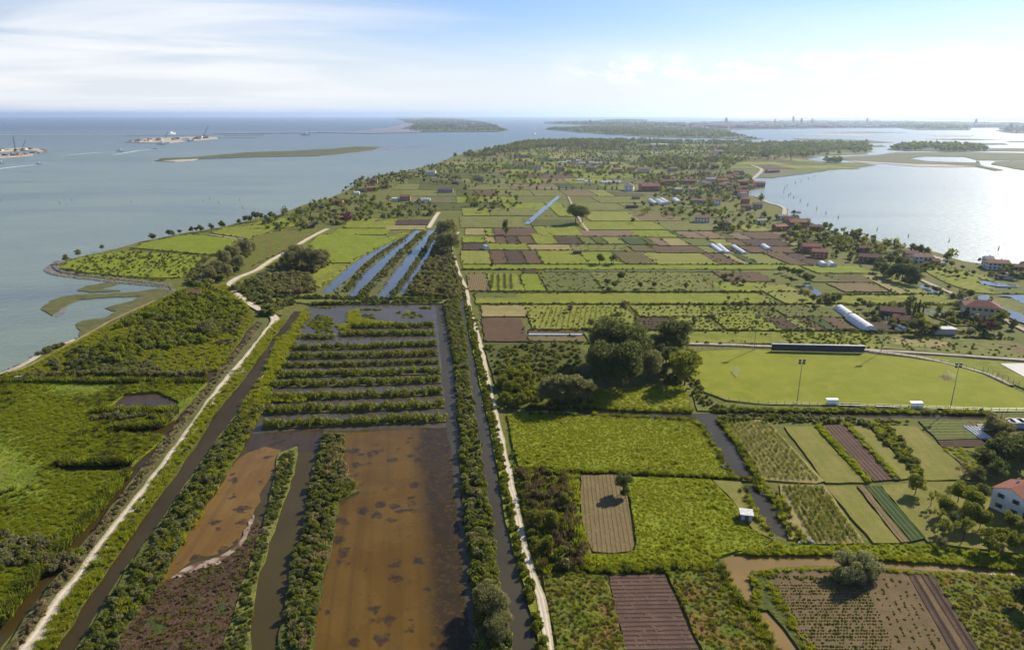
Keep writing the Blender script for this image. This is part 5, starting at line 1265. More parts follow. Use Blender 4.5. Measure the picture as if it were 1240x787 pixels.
# ------------------------------------------------------------------ hedge banks in the basin
def hedge_mesh(name, line, width, height, per_m, mats, leaf=0.26, z=0.95, ends=True):
    W = [np.array(P(x, y, z)) for x, y in line]
    Vs, Ts = [], []
    for a_, b_ in zip(W[:-1], W[1:]):
        d = b_ - a_; ln = np.linalg.norm(d); m = max(2, int(ln / 1.1))
        nx = np.array([-d[1], d[0], 0]) / ln
        cs, rs = [], []
        for i in range(m):
            t = (i + R.random()) / m
            hh = height * R.uniform(0.55, 1.15)
            c = a_ + d * t + nx * R.uniform(-.33, .33) * width
            al, ac = R.uniform(.7, 1.15), R.uniform(.7, 1.15) * width * 0.36
            ux, uy = abs(d[0]) / ln, abs(d[1]) / ln
            cs.append((c[0], c[1], z + hh * 0.42)); rs.append((math.hypot(al * ux, ac * uy), math.hypot(al * uy, ac * ux), hh * 0.6))
        V, t = cloud(cs, rs, int(ln * per_m), leaf)
        Vs.append(V); Ts.append(t)
    return fast_mesh(name, np.concatenate(Vs), 4, mats, np.concatenate(Ts))

HEDGES = [
    ([(424, 395.5), (526, 394.5)], 'short scrub covered bank nearest the open shallow end of the basin, with green patch'),
    ([(411, 405), (527, 404)], 'scrub covered bank just below the shortest one in the basin'),
    ([(354, 421.5), (440, 420), (529, 416.5)], 'long scrub bank just below the small reed island in the basin'),
    ([(350, 432.5), (440, 431), (530, 428.5)], 'scrub bank second from the one below the small reed island'),
    ([(343, 443), (440, 441.5), (531, 438.5)], 'thin brownish scrub bank halfway down the basin'),
    ([(335, 454.5), (440, 452.5), (534, 450)], 'scrub bank just below the thin brownish one in the basin'),
    ([(328, 466.5), (440, 464), (534, 461)], 'scrub bank fourth up from the flooded mud in the basin'),
    ([(322, 482), (440, 479), (536, 474.5)], 'scrub bank third up from the flooded mud, with bright grass on its end'),
    ([(317, 498), (440, 494.5), (538, 490)], 'scrub bank second up from the flooded mud flat'),
    ([(318, 515.5), (440, 511), (540, 507)], 'thickest scrub bank, right above the flooded mud flat'),
    ([(365, 408.5), (404, 408.5)], 'short scrub bank standing alone left of the long ones'),
]
for i, (ln, lb) in enumerate(HEDGES):
    b0, b1 = P(*ln[0], 0.5), P(*ln[-1], 0.5)
    root = link('hedge_bank', None, loc=((b0[0] + b1[0]) / 2, (b0[1] + b1[1]) / 2, 0.5))
    tag(root, lb, 'hedge bank', 'scrub covered banks across the basin')
    off = root.location
    wd = 4.6 if i != 4 else 3.4
    bank = ribbon('earth_bank', ln, wd, 'saltmarsh', 0.95, 0.5, step=4, amp=0.3)
    hm = hedge_mesh('foliage', ln, wd, (2.5 if i not in (4, 10) else 1.8) + (0.4 if i >= 8 else 0), 190, [L['mid']], z=0.85)
    fol = link('foliage', hm)
    for c in (bank, fol):
        if 'kind' in c: del c['kind']
        c.parent = root; c.matrix_parent_inverse.translation = -off

# grassy patch joined to the first bank
scatter('basin_grass', np.concatenate([fill([(421, 378), (434, 376), (436, 388), (470, 391), (500, 393), (422, 394)], 0.9, 0.5), fill([(405, 394), (412, 400), (424, 400), (424, 394)], .5, .5)]), 'meadow', 0.9, 1.6, (0.6, 1.1), 'bright grass island at the top of the basin')
scatter('bank_grass', np.concatenate([fill([(322, 485), (330, 478), (372, 480), (370, 486), (325, 489)], 0.8, 0.95), fill([(334, 410), (345, 405), (352, 415), (340, 440), (325, 450)], .6, .95)]), 'meadow', 0.7, 1.3, (0.7, 1.1), 'bright grass at the west ends of the banks')

# ------------------------------------------------------------------ vine rows
def vine_rows(quad, n, label, cat, group, w=0.9, h=1.3, z=1.0, per=46, mat='mid', name='vine_row', leaf=0.16):
    """Rows from the top edge to the bottom edge of a field quad (tl, tr, br, bl)."""
    tl, tr, br, bl = quad
    for i in range(n):
        t = (i + 0.5) / n
        a_ = (tl[0] + (tr[0] - tl[0]) * t, tl[1] + (tr[1] - tl[1]) * t)
        b_ = (bl[0] + (br[0] - bl[0]) * t, bl[1] + (br[1] - bl[1]) * t)
        me = hedge_mesh(name, [a_, b_], w * R.uniform(.85, 1.15), h * R.uniform(.85, 1.1), per, [L[mat]], leaf, z)
        c = P((a_[0] + b_[0]) / 2, (a_[1] + b_[1]) / 2, z)
        o = link(name, me, loc=c)
        me.transform(__import__('mathutils').Matrix.Translation(-Vector(c)))
        tag(o, label, cat, group)
vine_rows([(876, 510), (930, 510), (994, 581), (922, 579)], 10, 'row of staked vines in the vineyard right of the grey canal arm', 'vine row', 'vine rows beside the canal', per=60, w=0.75, h=1.15, mat='bright', leaf=0.13)
vine_rows([(946, 588), (996, 588), (1045, 656), (985, 656)], 8, 'row of staked vines in the lower vineyard above the brown canal', 'vine row', 'vine rows of the lower vineyard', per=75, w=0.9, h=1.25, mat='bright', leaf=0.14)
vine_rows([(593, 333), (622, 333), (624, 350), (592, 350)], 4, 'row of dark young trees in a small plot by the central path', 'tree row', 'young tree rows near the path', w=1.6, h=2.0, per=22, mat='dark', leaf=0.3, name='tree_row')  # planted rows of young trees, not a hedge
vine_rows([(660, 372), (755, 372), (757, 397), (650, 397)], 16, 'row of low bushes in the yellow green orchard', 'bush row', 'low bush rows in the orchard', w=0.9, h=0.9, per=10, mat='bright', leaf=0.22, name='bush_row')  # spaced low orchard bushes in rows, not a hedge

# ------------------------------------------------------------------ trees
def plant(key, x, y, hpx=None, label=None, cat='tree', group=None, h=None, name='tree', z=1.0):
    p = P(x, y, z)
    if h is None: h = hpx * mpx(x, y) * 1.04
    tr, cr = TREES[key][R.randrange(len(TREES[key]))]
    root = link(name, None, loc=(p[0], p[1], z), rz=R.uniform(0, 6.28), scale=h)
    if key in ('broad_grey', 'broad_dark', 'willow'): root.scale = (h, h, h)
    else: root.scale = (h * R.uniform(.92, 1.12), h * R.uniform(.92, 1.12), h)
    tag(root, label, cat, group)
    link('trunk', tr, root); link('crown', cr, root)
    return root
G_GROVE = 'dark trees of the grove beside the sports field'
for (x, y, h) in ((733, 470, 62), (752, 470, 66), (725, 452, 60), (745, 450, 74), (762, 448, 62), (738, 438, 58)):
    plant('big_dark', x, y, h * .9, 'tall dark tree packed into the dense grove left of the sports field', 'tree', G_GROVE)
for (x, y, h, t) in ((784, 458, 38, 'pale grey green tree with loose crown on the right edge of the dark grove'), (790, 436, 36, 'pale grey tree behind the right shoulder of the dark grove')):
    plant('big_grey', x, y, h, t)
for (x, y, h) in ((664, 490, 34), (680, 492, 40), (698, 491, 38), (712, 489, 30)):
    plant('big_grey', x, y, h, 'grey green round tree in the clump standing on the canal edge below the grove', 'tree', 'grey round trees on the canal edge')
plant('big_dark', 816, 436, 50, 'tall dark tree at the left end of the sports field'); plant('round_dark', 806, 448, 34, 'smaller dark tree under the tall one at the sports field end')
plant('round_grey', 803, 438, 32, 'greyish tree left of the tall dark one at the sports field end')
plant('round_yellow', 829, 466, 46, 'yellow green tree overhanging the curved fence of the sports field')
plant('round_yellow', 822, 455, 36, 'yellow green tree behind the one overhanging the curved fence')
plant('round_dark', 754, 597, 27, 'small dark tree alone on the edge of the tan ploughed plot')
plant('round_dark', 757, 603, 16, 'dark bush at the foot of the tree by the tan ploughed plot', 'bush')
plant('willow', 1026, 699, 34, 'rounded silvery willow on the near bank of the brown canal', 'willow'); plant('willow', 1046, 698, 30, 'smaller silvery willow leaning against the rounded one by the brown canal', 'willow')
plant('round', 1108, 598, 24, 'small round tree on the lawn left of the orchard, casting a round shadow')
plant('bare', 1166, 584, 26, 'thin nearly bare tree on the lawn behind the orchard')
for i, (x, y, h, k) in enumerate(((1127, 612, 20, 'sparse'), (1142, 622, 24, 'round'), (1135, 633, 18, 'sparse'), (1160, 607, 26, 'round'), (1175, 618, 30, 'round'), (1172, 636, 30, 'round'), (1150, 604, 18, 'sparse'), (1186, 606, 24, 'round_dark'), (1140, 648, 22, 'round'), (1165, 655, 28, 'sparse'), (1186, 640, 26, 'round'), (1156, 640, 22, 'round_dark'))):
    plant(k, x, y, h, 'leafy fruit tree scattered over the lawn beside the white house', 'fruit tree', 'fruit trees on the lawn')
plant('round_grey', 1139, 664, 16, 'low grey bush at the canal end of the orchard lawn', 'bush'); plant('broad_grey', 1206, 522, 26, 'brownish round bush on the fence line at the sports field corner', 'bush')
plant('round_yellow', 1198, 668, 34, 'light green tree beside the bare earth by the brown canal')
for x, y, h in ((1190, 572, 34), (1203, 566, 38), (1218, 568, 40), (1235, 572, 42), (1183, 588, 24), (1226, 556, 34), (1248, 568, 40), (1206, 584, 30), (1210, 546, 26), (1240, 550, 30)):
    plant('round_dark', x, y, h, 'dense dark tree in the cluster behind the white house', 'tree', 'dark trees behind the white house')
for x, y, h in ((1222, 640, 22), (1240, 652, 26), (1212, 655, 20), (1228, 668, 26), (1246, 640, 22), (1252, 676, 30)):
    plant('round', x, y, h, 'garden tree in front of the white house', 'tree', 'garden trees in front of the white house')
plant('round_dark', 1240, 735, 34, 'dark bush cut by the frame edge in the lowest right field', 'bush')
# thicket individuals beside the central path
for x, y, h in ((640, 600, 24), (652, 606, 28), (668, 604, 26), (684, 612, 26), (650, 636, 30), (668, 640, 32), (688, 640, 28), (662, 668, 30), (682, 676, 24)):
    plant('bare' if R.random() < .5 else 'round', x, y, h * .7, 'brown twiggy young tree in the thicket right of the central path', 'tree', 'young trees right of the central path')
for x, y, h in ((597, 752, 56), (588, 735, 44), (604, 775, 50)):
    plant('big_grey', x, y, h * .8, 'large pale green bushy tree low on the central dyke', 'tree', 'bushy trees low on the central dyke')
for x, y, h in ((608, 470, 20), (618, 480, 26), (630, 478, 30), (622, 462, 24), (640, 466, 24), (612, 490, 22), (632, 492, 22)):
    plant('round_yellow', x, y, h * .8, 'yellow green young tree between central path and grove', 'tree', 'yellow green trees by the central path')
# upper channel end cluster
for x, y, h, k in ((541, 300, 34, 'big_grey'), (536, 306, 24, 'round_grey'), (547, 308, 26, 'big_grey'), (545, 290, 24, 'big_grey')):
    plant(k, x, y, h, 'grey green tree at the upper end of the blue channels', 'tree', 'grey trees at the end of the channels')
for x, y, h in ((352, 327, 24), (362, 324, 28), (373, 326, 28), (384, 326, 24), (358, 318, 22), (392, 320, 18)):
    plant('big_grey', x, y, h, 'grey green tree in the clump between white path and green fields', 'tree', 'grey clump by the white path')
for x, y, h in ((262, 332, 18), (272, 325, 22), (284, 318, 22), (296, 312, 22), (255, 340, 18), (290, 328, 20), (276, 338, 18)):
    plant('big_grey', x, y, h, 'grey green tree in the belt behind the rocky shore point', 'tree', 'tree belt behind the shore point')
plant('broad_grey', 252, 402, 18, 'domed grey bush in the middle of the shore thicket', 'bush')
# shore trees on the point
for x, y, h, l in ((80, 318, 10, 'round tree on the very tip of the rocky shore point'), (95, 311, 9, 'second round tree from the tip of the rocky point'), (124, 303, 7, 'round tree alone on the shore between the point and the tree row')):
    plant('round_grey', x, y, h, l)
for x, y, h in ((185, 291, 9), (205, 287, 9), (209, 286, 7), (218, 284, 6), (233, 282, 8), (238, 281, 6), (243, 281, 9), (256, 279, 9), (268, 276, 9), (272, 276, 6), (290, 272, 7), (298, 270, 9), (303, 269, 8), (310, 268, 12), (316, 267, 9), (328, 264, 8), (322, 266, 6)):
    plant('round_dark', x, y, h, 'small dark tree in the row along the shore of the point', 'tree', 'shore row near the point')
plant('round_dark', 697, 271, 24, 'large dark tree beside the blue diagonal ditch'); plant('big_grey', 705, 270, 20, 'paler crown merged to the large dark tree beside the ditch')
plant('tall', 613, 284, 17, 'narrow dark tree standing alone in the plots left of the ditch')
plant('round_dark', 726, 320, 13, 'dark round tree at a small plot below the tool shed'); plant('round_grey', 743, 320, 13, 'greyish round tree beside the dark round one below the tool shed')
plant('round_grey', 757, 379, 16, 'pale round tree on the edge of the orchard above the grove'); plant('round_purple', 690, 378, 9, 'small dark purple tree in the orchard')
plant('round_dark', 770, 402, 14, 'dark bush right behind the grove near the small ploughed plot', 'bush'); plant('round_grey', 716, 396, 11, 'grey bush in the orchard behind the grove', 'bush')
for x, y, h in ((735, 347, 10), (744, 350, 9), (752, 340, 12), (737, 354, 7), (775, 350, 9), (792, 349, 8), (830, 350, 8), (595, 324, 5)):
    plant('round_dark', x, y, h, 'dark bush standing in the rough pasture bands', 'bush', 'bushes in the pasture bands')
for x, y, h in ((877, 340, 9), (893, 343, 9), (900, 345, 8), (885, 338, 8), (882, 364, 6), (888, 372, 8), (896, 373, 9), (925, 370, 7), (905, 365, 5), (876, 379, 8), (863, 388, 9), (840, 392, 10), (917, 388, 8), (915, 395, 8), (935, 379, 8), (905, 378, 7)):
    plant(R.choice(['round', 'round_dark', 'round_grey']), x, y, h, 'small bushy tree among the plots behind the sports field', 'bush', 'bushes among the plots')
for x, y, h in ((944, 330, 8), (953, 332, 9), (960, 334, 10), (968, 336, 11), (975, 344, 14), (982, 341, 9), (958, 342, 7), (949, 329, 7)):
    plant('round_dark', x, y, h, 'dark tree in the curved belt left of the small canal', 'tree', 'curved dark tree belt')
for x, y, h in ((976, 362, 13), (984, 366, 12), (992, 370, 12), (1000, 366, 14), (1008, 368, 13), (1014, 362, 10), (972, 355, 8), (985, 376, 9)):
    plant(R.choice(['round_dark', 'broad_grey', 'round_grey']), x, y, h * .85, 'bushy tree on the canal bend above the plastic tunnels', 'tree', 'trees at the canal bend')
for x, y, h in ((1045, 372, 9), (1053, 376, 10), (1062, 379, 9), (1070, 374, 9), (1040, 368, 8), (1088, 376, 11), (1098, 374, 12), (1103, 370, 12), (1112, 378, 12), (1057, 384, 9), (1049, 386, 8)):
    plant('round_dark', x, y, h, 'dark garden tree around the barn behind the sports field', 'tree', 'garden trees around the barn')
plant('cypress', 1099, 386, 23, 'tallest dark cypress in front of the garden behind the sports field', 'cypress')
for x, y, h in ((1106, 384, 19), (1111, 383, 19), (1117, 382, 12)):
    plant('cypress', x, y, h, 'slim dark cypress right of the tallest one', 'cypress', 'cypresses right of the tallest')
for x, y, h in ((1108, 404, 18), (1116, 404, 20), (1124, 402, 14), (1132, 405, 13), (1112, 392, 14), (1150, 396, 14), (1104, 396, 12), (1186, 405, 16), (1197, 400, 18), (1204, 402, 14), (1210, 392, 18), (1216, 388, 12), (1226, 398, 12)):
    plant(R.choice(['round_dark', 'round_dark', 'round']), x, y, h, 'dark tree in the hedge in front of the garden house', 'tree', 'hedge trees before the garden house')
plant('round_red', 1192, 404, 18, 'dark red leaved tree right before the beige house'); plant('broad_dark', 1094, 398, 10, 'broad low tree before the dark garden cluster')
for x, y, h in ((1070, 335, 18), (1080, 338, 20), (1092, 340, 22), (1100, 342, 22), (1106, 338, 18), (1066, 324, 14), (1078, 322, 16), (1088, 326, 16), (1098, 328, 16), (1062, 330, 14), (1110, 345, 18)):
    plant('round_dark', x, y, h, 'large dark tree in the wood left of the white shore house', 'tree', 'wood left of the white shore house')
plant('round_dark', 1112, 310, 14, 'round dark tree between the white shore house and the water'); plant('round_dark', 1121, 309, 10, 'lower round tree beside the one above the white shore house')
for x, y, h in ((1137, 330, 6), (1144, 332, 7), (1150, 334, 7), (1157, 333, 7), (1141, 326, 6), (1160, 338, 6), (1170, 336, 7), (1152, 324, 7), (1178, 333, 6), (1186, 318, 6), (1165, 327, 6)):
    plant('round_dark', x, y, h, 'small round tree of the orchard on the lawn near the water', 'tree', 'orchard near the water')
for x, y, h in ((1165, 365, 12), (1174, 362, 13), (1180, 366, 10), (1192, 376, 10), (1200, 377, 11), (1160, 372, 11), (1168, 376, 12), (1205, 383, 10), (1212, 380, 8), (1130, 352, 7), (1138, 354, 7), (1122, 348, 6), (1206, 337, 10), (1214, 336, 9), (1238, 336, 8)):
    plant(R.choice(['broad_grey', 'round_dark', 'bare', 'round_grey']), x, y, h * .9, 'bushy tree along the track and pools by the right shore', 'tree', 'trees along the right shore track')
for x, y, h in ((1024, 288, 8), (1033, 292, 14), (1038, 291, 14), (1046, 294, 9), (1057, 292, 8), (1073, 296, 7), (1083, 299, 6), (998, 279, 10), (1006, 285, 6), (1015, 290, 7), (1029, 297, 8), (1045, 302, 8), (1022, 300, 8), (1035, 306, 8), (1008, 296, 8), (1050, 308, 9), (1012, 305, 7), (990, 291, 6)):
    plant(R.choice(['round_dark', 'round']), x, y, h, 'tree in the gardens of the shore hamlet by the right water', 'tree', 'garden trees of the shore hamlet')
# west shore houses and village trees, small
def zone_trees(poly, n, h0, h1, label, group, kinds=('dark', 'mid', 'grey')):
    pts = fill(poly, 0.02, 0.9)
    NR.shuffle(pts)
    for p in pts[:n]:
        k = kinds[R.randrange(len(kinds))]
        s = R.uniform(h0, h1)
        o = link('tree', FAR[k][R.randrange(3)], loc=tuple(p), rz=R.uniform(0, 6.28), scale=s)
        tag(o, label, 'tree', group)
for x, h in ((650, 8), (660, 6), (668, 6), (677, 7), (686, 8), (693, 6), (704, 7), (724, 7), (733, 9), (741, 7), (747, 8)):
    p = P(x, 232, .9); o = link('tree', FAR['dark'][R.randrange(3)], loc=p, scale=(h * .6, h * .6, h * 1.4)); tag(o, 'narrow dark tree in the straight row above the blue ditch', 'tree', 'straight row of narrow trees')
zone_trees([(1000, 294), (1060, 294), (1095, 302), (1090, 316), (1040, 314), (1000, 306)], 14, 5, 8, 'low tree among the sheds near the right shore', 'low trees near the sheds')
o = plant('round_purple', 419, 270, 13, 'wide purple flowering tree in the gardens of the west shore'); o.scale = tuple(v * k for v, k in zip(o.scale, (1.6, 1.6, 1)))
for x, y, h, l in ((552, 191, 7, 'tall tree on the north-west shore corner'), (826, 246, 7, 'dark tree right of the plastic greenhouses'), (793, 240, 6, 'dark tree behind the plastic greenhouses'), (767, 270, 8, 'small dark tree alone in the field below the shed'), (890, 232, 10, 'tall tree in the middle of the village'), (921, 245, 10, 'tall tree at the water side of the village')):
    p = P(x, y, .9); hh = h * mpx(x, y) * 1.1
    tag(link('tree', FAR['dark'][R.randrange(3)], loc=p, scale=hh), l, 'tree')

# ------------------------------------------------------------------ buildings
WALLS = {k: plain('wall_' + k, c, 0.85, 0.07, 0.8) for k, c in dict(white=(0.72, 0.70, 0.66), beige=(0.52, 0.44, 0.30), orange=(0.50, 0.22, 0.11), red=(0.34, 0.17, 0.14), tan=(0.40, 0.31, 0.20), grey=(0.36, 0.35, 0.33), blue=(0.30, 0.38, 0.50), wood=(0.14, 0.10, 0.07)).items()}
def roofmat(name, c):
    b = N(name); oc = obj_coord(b)
    w = b.n('ShaderNodeTexWave'); w.wave_type = 'BANDS'; w.bands_direction = 'X'; w.inputs['Scale'].default_value = 1.4; b.put(oc, w.inputs['Vector'])
    n = b.noise(oc, 2.2, 4, 0.7)
    col = b.mix(b.rng(n, 0.3, 0.7), tuple(v * .62 for v in c), tuple(v * 1.15 for v in c))
    return b.done(b.bsdf(col, 0.85, 0.15, b.bump(b.math('ADD', w.outputs[0], n), 0.06)))
ROOFS = dict(red=roofmat('roof_red_tile', (0.27, 0.105, 0.070)), terracotta=roofmat('roof_terracotta', (0.34, 0.17, 0.11)), brown=roofmat('roof_brown_tile', (0.20, 0.11, 0.08)), grey=roofmat('roof_grey_sheet', (0.33, 0.33, 0.33)), white=roofmat('roof_white_sheet', (0.70, 0.70, 0.68)), dark=roofmat('roof_dark', (0.08, 0.07, 0.065)))
GLASS = plain('window_glass', (0.03, 0.035, 0.04), 0.15, 0.1, 1.0, 0.6)
SHUT = plain('green_shutters', (0.05, 0.10, 0.06), 0.6)
DOOR = plain('wooden_door', (0.12, 0.07, 0.04), 0.6)
PLASTIC = plain('white_plastic_film', (0.60, 0.61, 0.62), 0.45, 0.06, 1.0, 0.5)
METAL = plain('galvanised_metal', (0.34, 0.35, 0.36), 0.45, 0.08, 3.0, 0.5, 0.6)
WHITEP = plain('white_paint', (0.75, 0.75, 0.73), 0.4, 0.05)
DARKP = plain('dark_paint', (0.035, 0.035, 0.04), 0.6)
WOODP = plain('weathered_timber', (0.16, 0.13, 0.10), 0.9, 0.3, 2.0)
CONC = plain('concrete', (0.42, 0.40, 0.37), 0.9, 0.1, 0.6)
STONE = plain('pale_rock', (0.22, 0.20, 0.18), 0.9, 0.3, 0.8)

def house(x, y, w, d, h, wall, roof, label, rz=8, name='house', cat='house', style='gable', floors=2, chimney=True, lean=None, z=0.95, group=None, windows=True):
    """x, y: pixel of the base centre; w, d, h in metres (h to the eaves); rz degrees."""
    p = P(x, y, z)
    if 285 <= y < 345: w, d, h = w * .84, d * .88, h * .9
    if y < 285: w, d, h = w * R.uniform(.68, .8), d * .85, h * .85; rz += R.uniform(-14, 14)
    root = link(name, None, loc=p, rz=math.radians(rz))
    tag(root, label, cat, group)
    mb = MB()
    hw, hd = w / 2, d / 2
    rh = d * 0.22
    body = [(-hw, -hd, -.3), (hw, -hd, -.3), (hw, hd, -.3), (-hw, hd, -.3), (-hw, -hd, h), (hw, -hd, h), (hw, hd, h), (-hw, hd, h)]
    if style == 'gable':
        body += [(-hw, 0, h + rh), (hw, 0, h + rh)]
        fs = [(0, 1, 5, 4), (2, 3, 7, 6), (1, 2, 6, 9, 5), (3, 0, 4, 8, 7)]
    else:
        fs = [(0, 1, 5, 4), (1, 2, 6, 5), (2, 3, 7, 6), (3, 0, 4, 7), (4, 5, 6, 7)]
    mb.poly(body, fs)
    mb.build('wall', WALLS[wall], root)
    rb = MB(); o_, t_ = 0.45, 0.16
    if style == 'gable':
        e = h - rh * o_ / hd + 0.02; top = h + rh + 0.02
        X0, X1 = -hw - .3, hw + .3
        for s in (-1, 1):
            a_ = [(X0, s * (hd + o_), e), (X1, s * (hd + o_), e), (X1, 0, top), (X0, 0, top)]
            b_ = [(q[0], q[1], q[2] + t_) for q in a_]
            rb.poly(a_ + b_, [(0, 1, 2, 3), (7, 6, 5, 4), (0, 4, 5, 1), (1, 5, 6, 2), (3, 2, 6, 7), (0, 3, 7, 4)] if s > 0 else [(3, 2, 1, 0), (4, 5, 6, 7), (1, 5, 4, 0), (2, 6, 5, 1), (7, 6, 2, 3), (4, 7, 3, 0)])
    elif style == 'hip':
        e = h + .01; X0, Y0 = hw + o_, hd + o_; rl = max(hw - hd, 0.3)
        v = [(-X0, -Y0, e), (X0, -Y0, e), (X0, Y0, e), (-X0, Y0, e), (-rl, 0, h + rh * 1.15), (rl, 0, h + rh * 1.15)]
        v += [(q[0], q[1], q[2] - .15) for q in v[:4]]
        rb.poly(v, [(0, 1, 5, 4), (1, 2, 5), (2, 3, 4, 5), (3, 0, 4), (9, 8, 7, 6), (6, 7, 1, 0), (7, 8, 2, 1), (8, 9, 3, 2), (9, 6, 0, 3)])
    else:
        rb.box((0, 0, h + .1), (w + .7, d + .7, .2))
    ro = rb.build('roof', ROOFS[roof], root)
    if chimney and style != 'flat':
        c = MB(); c.box((w * .22, hd * .35, h + rh * .9), (.6, .6, 1.5)); c.box((w * .22, hd * .35, h + rh * .9 + .82), (.8, .8, .14), 1)
        c.build('chimney', [WALLS[wall], ROOFS[roof]], ro)
    if windows:
        fh = h / floors
        nw = max(1, int(w / 3.0))
        wm = MB(); wm.box((0, 0, 0), (1.0, .08, 1.3)); wm.box((-.72, -.02, 0), (.42, .06, 1.34), 1); wm.box((.72, -.02, 0), (.42, .06, 1.34), 1)
        wmesh = wm.mesh('window', [GLASS, SHUT])
        for f_ in range(floors):
            for i in range(nw):
                wx = -hw + w * (i + .5) / nw
                if f_ == 0 and i == nw // 2:
                    dd = MB(); dd.box((wx, -hd - .03, 1.0), (1.1, .1, 2.1)); dd.build('door', DOOR, root); continue
                o = link('window', wmesh, root, loc=(wx, -hd - .05, fh * (f_ + .55)))
            for wy in (-hd * .45, hd * .45):
                for sx in (-1, 1):
                    link('window', wmesh, root, loc=(sx * (hw + .05), wy, fh * (f_ + .55)), rz=math.radians(90 * sx))
    return root

# named houses
wh = house(1228, 617, 10.0, 9.0, 6.6, 'white', 'red', 'white two storey house with a red tiled roof at the right frame edge', rz=28, floors=2)
q_ = MB(); q_.box((-2.5, -5.6, 3.1), (4.2, 2.2, .18)); q_.box((-2.5, -6.65, 3.6), (4.2, .08, .9)); q_.build('balcony', CONC, wh)
q_ = MB(); q_.box((2.6, -5.6, 1.5), (3.8, 2.2, 3.0)); vr = q_.build('veranda', WALLS['blue'], wh)
for i in range(4):
    q_ = MB(); q_.box((1.2 + i * .93, -6.72, 1.7), (.75, .06, 1.7)); q_.build('pane', GLASS, vr)
q_ = MB(); q_.box((2.6, -5.7, 3.1), (4.2, 2.6, .14)); q_.build('roof_slab', ROOFS['grey'], vr)
hr = house(1186, 383, 18, 12, 7, 'beige', 'red', 'large beige house with red hip roof behind the garden hedge', rz=-25, style='hip', floors=2)
house(1115, 318, 16, 9, 6, 'white', 'terracotta', 'white shore house with red roof beside a pale yard', rz=-10)
house(1102, 313, 12, 9, 5.5, 'tan', 'brown', 'tan annex attached left behind the white shore house', rz=-10)
house(1127, 319, 14, 7, 3, 'red', 'brown', 'low red brick outbuilding right of the white shore house', rz=-8, floors=1)
house(1206, 325, 18, 10, 5.5, 'white', 'terracotta', 'white farmhouse by the water right of the orchard lawn', rz=-12)
house(1195, 322, 7, 8, 7, 'white', 'grey', 'tall white block on the left end of the waterside farmhouse', rz=-12, floors=2)
house(1230, 327, 22, 8, 3.6, 'red', 'brown', 'long low brick barn right of the waterside farmhouse', rz=-12, floors=1)
house(1216, 337, 12, 6, 2.6, 'grey', 'dark', 'low dark shed in front of the waterside farmhouse', rz=-10, style='flat', floors=1, windows=False, name='shed', cat='shed')
house(1227, 335, 10, 5, 2.6, 'white', 'white', 'low white roofed shed in front of the long brick barn', rz=-10, style='flat', floors=1, windows=False, name='shed', cat='shed')
house(1079, 383, 13, 8, 4, 'wood', 'brown', 'brown roofed barn between the plastic tunnels and the cypresses', rz=-22, floors=1, name='barn', cat='barn')
house(1091, 390, 9, 6, 3, 'wood', 'red', 'small red roofed shed behind the white tent', rz=-30, floors=1, name='shed', cat='shed')
house(1098, 393, 8, 6, 3, 'wood', 'brown', 'small brown shed next to the small red roofed one', rz=-30, floors=1, name='shed', cat='shed')
house(1142, 403, 11, 5, 2.8, 'grey', 'white', 'flat white roofed garage in the dark hedge', rz=-4, style='flat', floors=1, windows=False, name='garage', cat='garage')
house(1053, 317, 20, 10, 5, 'red', 'brown', 'brown roofed farmhouse left of the dark wood', rz=-25)
house(1047, 306, 12, 8, 5, 'red', 'red', 'red farmhouse behind the brown roofed one', rz=-20)
house(981, 305, 18, 11, 6, 'red', 'red', 'red farmhouse above the two white garden tunnels', rz=-10)
house(992, 311, 15, 10, 5.5, 'orange', 'terracotta', 'orange house with terracotta roof just above the two garden tunnels', rz=-20)
house(944, 279, 18, 10, 5.5, 'orange', 'terracotta', 'orange house with terracotta roof left of the big shore house', rz=0)
house(964, 276, 24, 14, 8, 'red', 'red', 'biggest red roofed house of the shore hamlet', rz=-8)
house(954, 270, 14, 9, 7, 'red', 'red', 'red house behind the biggest shore house', rz=-14)
house(975, 272, 12, 8, 6, 'red', 'brown', 'narrow red house on the water side of the biggest shore house', rz=-14)
house(987, 280, 18, 9, 6, 'red', 'brown', 'brown roofed red house at the right end of the shore hamlet', rz=-12)
house(946, 266, 12, 8, 5, 'white', 'grey', 'pale grey roofed house on the quay of the shore hamlet', rz=-14)
house(850, 269, 22, 11, 6.5, 'white', 'terracotta', 'white two storey house alone in trees below the village', rz=-3)
house(878, 276, 17, 13, 7, 'tan', 'brown', 'dark tan block house right of the white one below the village', rz=-3, style='hip')
house(845, 247, 24, 11, 6, 'blue', 'terracotta', 'bluish house with terracotta roof right of the greenhouses', rz=0)
house(866, 248, 16, 10, 8, 'white', 'red', 'white three storey house right of the bluish one', rz=0)
house(902, 246, 16, 10, 7, 'orange', 'terracotta', 'orange village house near the water', rz=-5); house(903, 254, 15, 10, 6, 'red', 'brown', 'dark red house just below the orange village house', rz=-5)
house(917, 252, 15, 10, 6, 'grey', 'brown', 'grey walled village house at the shore', rz=-20); house(921, 270, 14, 8, 3.5, 'white', 'grey', 'low white shed house behind the shore hamlet', rz=0, floors=1)
house(899, 236, 22, 13, 6.5, 'red', 'red', 'dark red house in the middle of the village quay', rz=-10); house(918, 226, 26, 13, 7, 'red', 'red', 'broad red house on the quay corner', rz=-15)
house(898, 224, 22, 13, 7, 'red', 'red', 'red roofed house behind the quay corner house', rz=-5); house(874, 223, 26, 13, 8, 'orange', 'red', 'orange walled house with a red roof in the village centre', rz=0)
house(860, 222, 24, 14, 9, 'white', 'grey', 'white grey roofed hall in the village centre', rz=0); house(833, 223, 34, 13, 7, 'red', 'red', 'long red roofed house left of the white hall', rz=0)
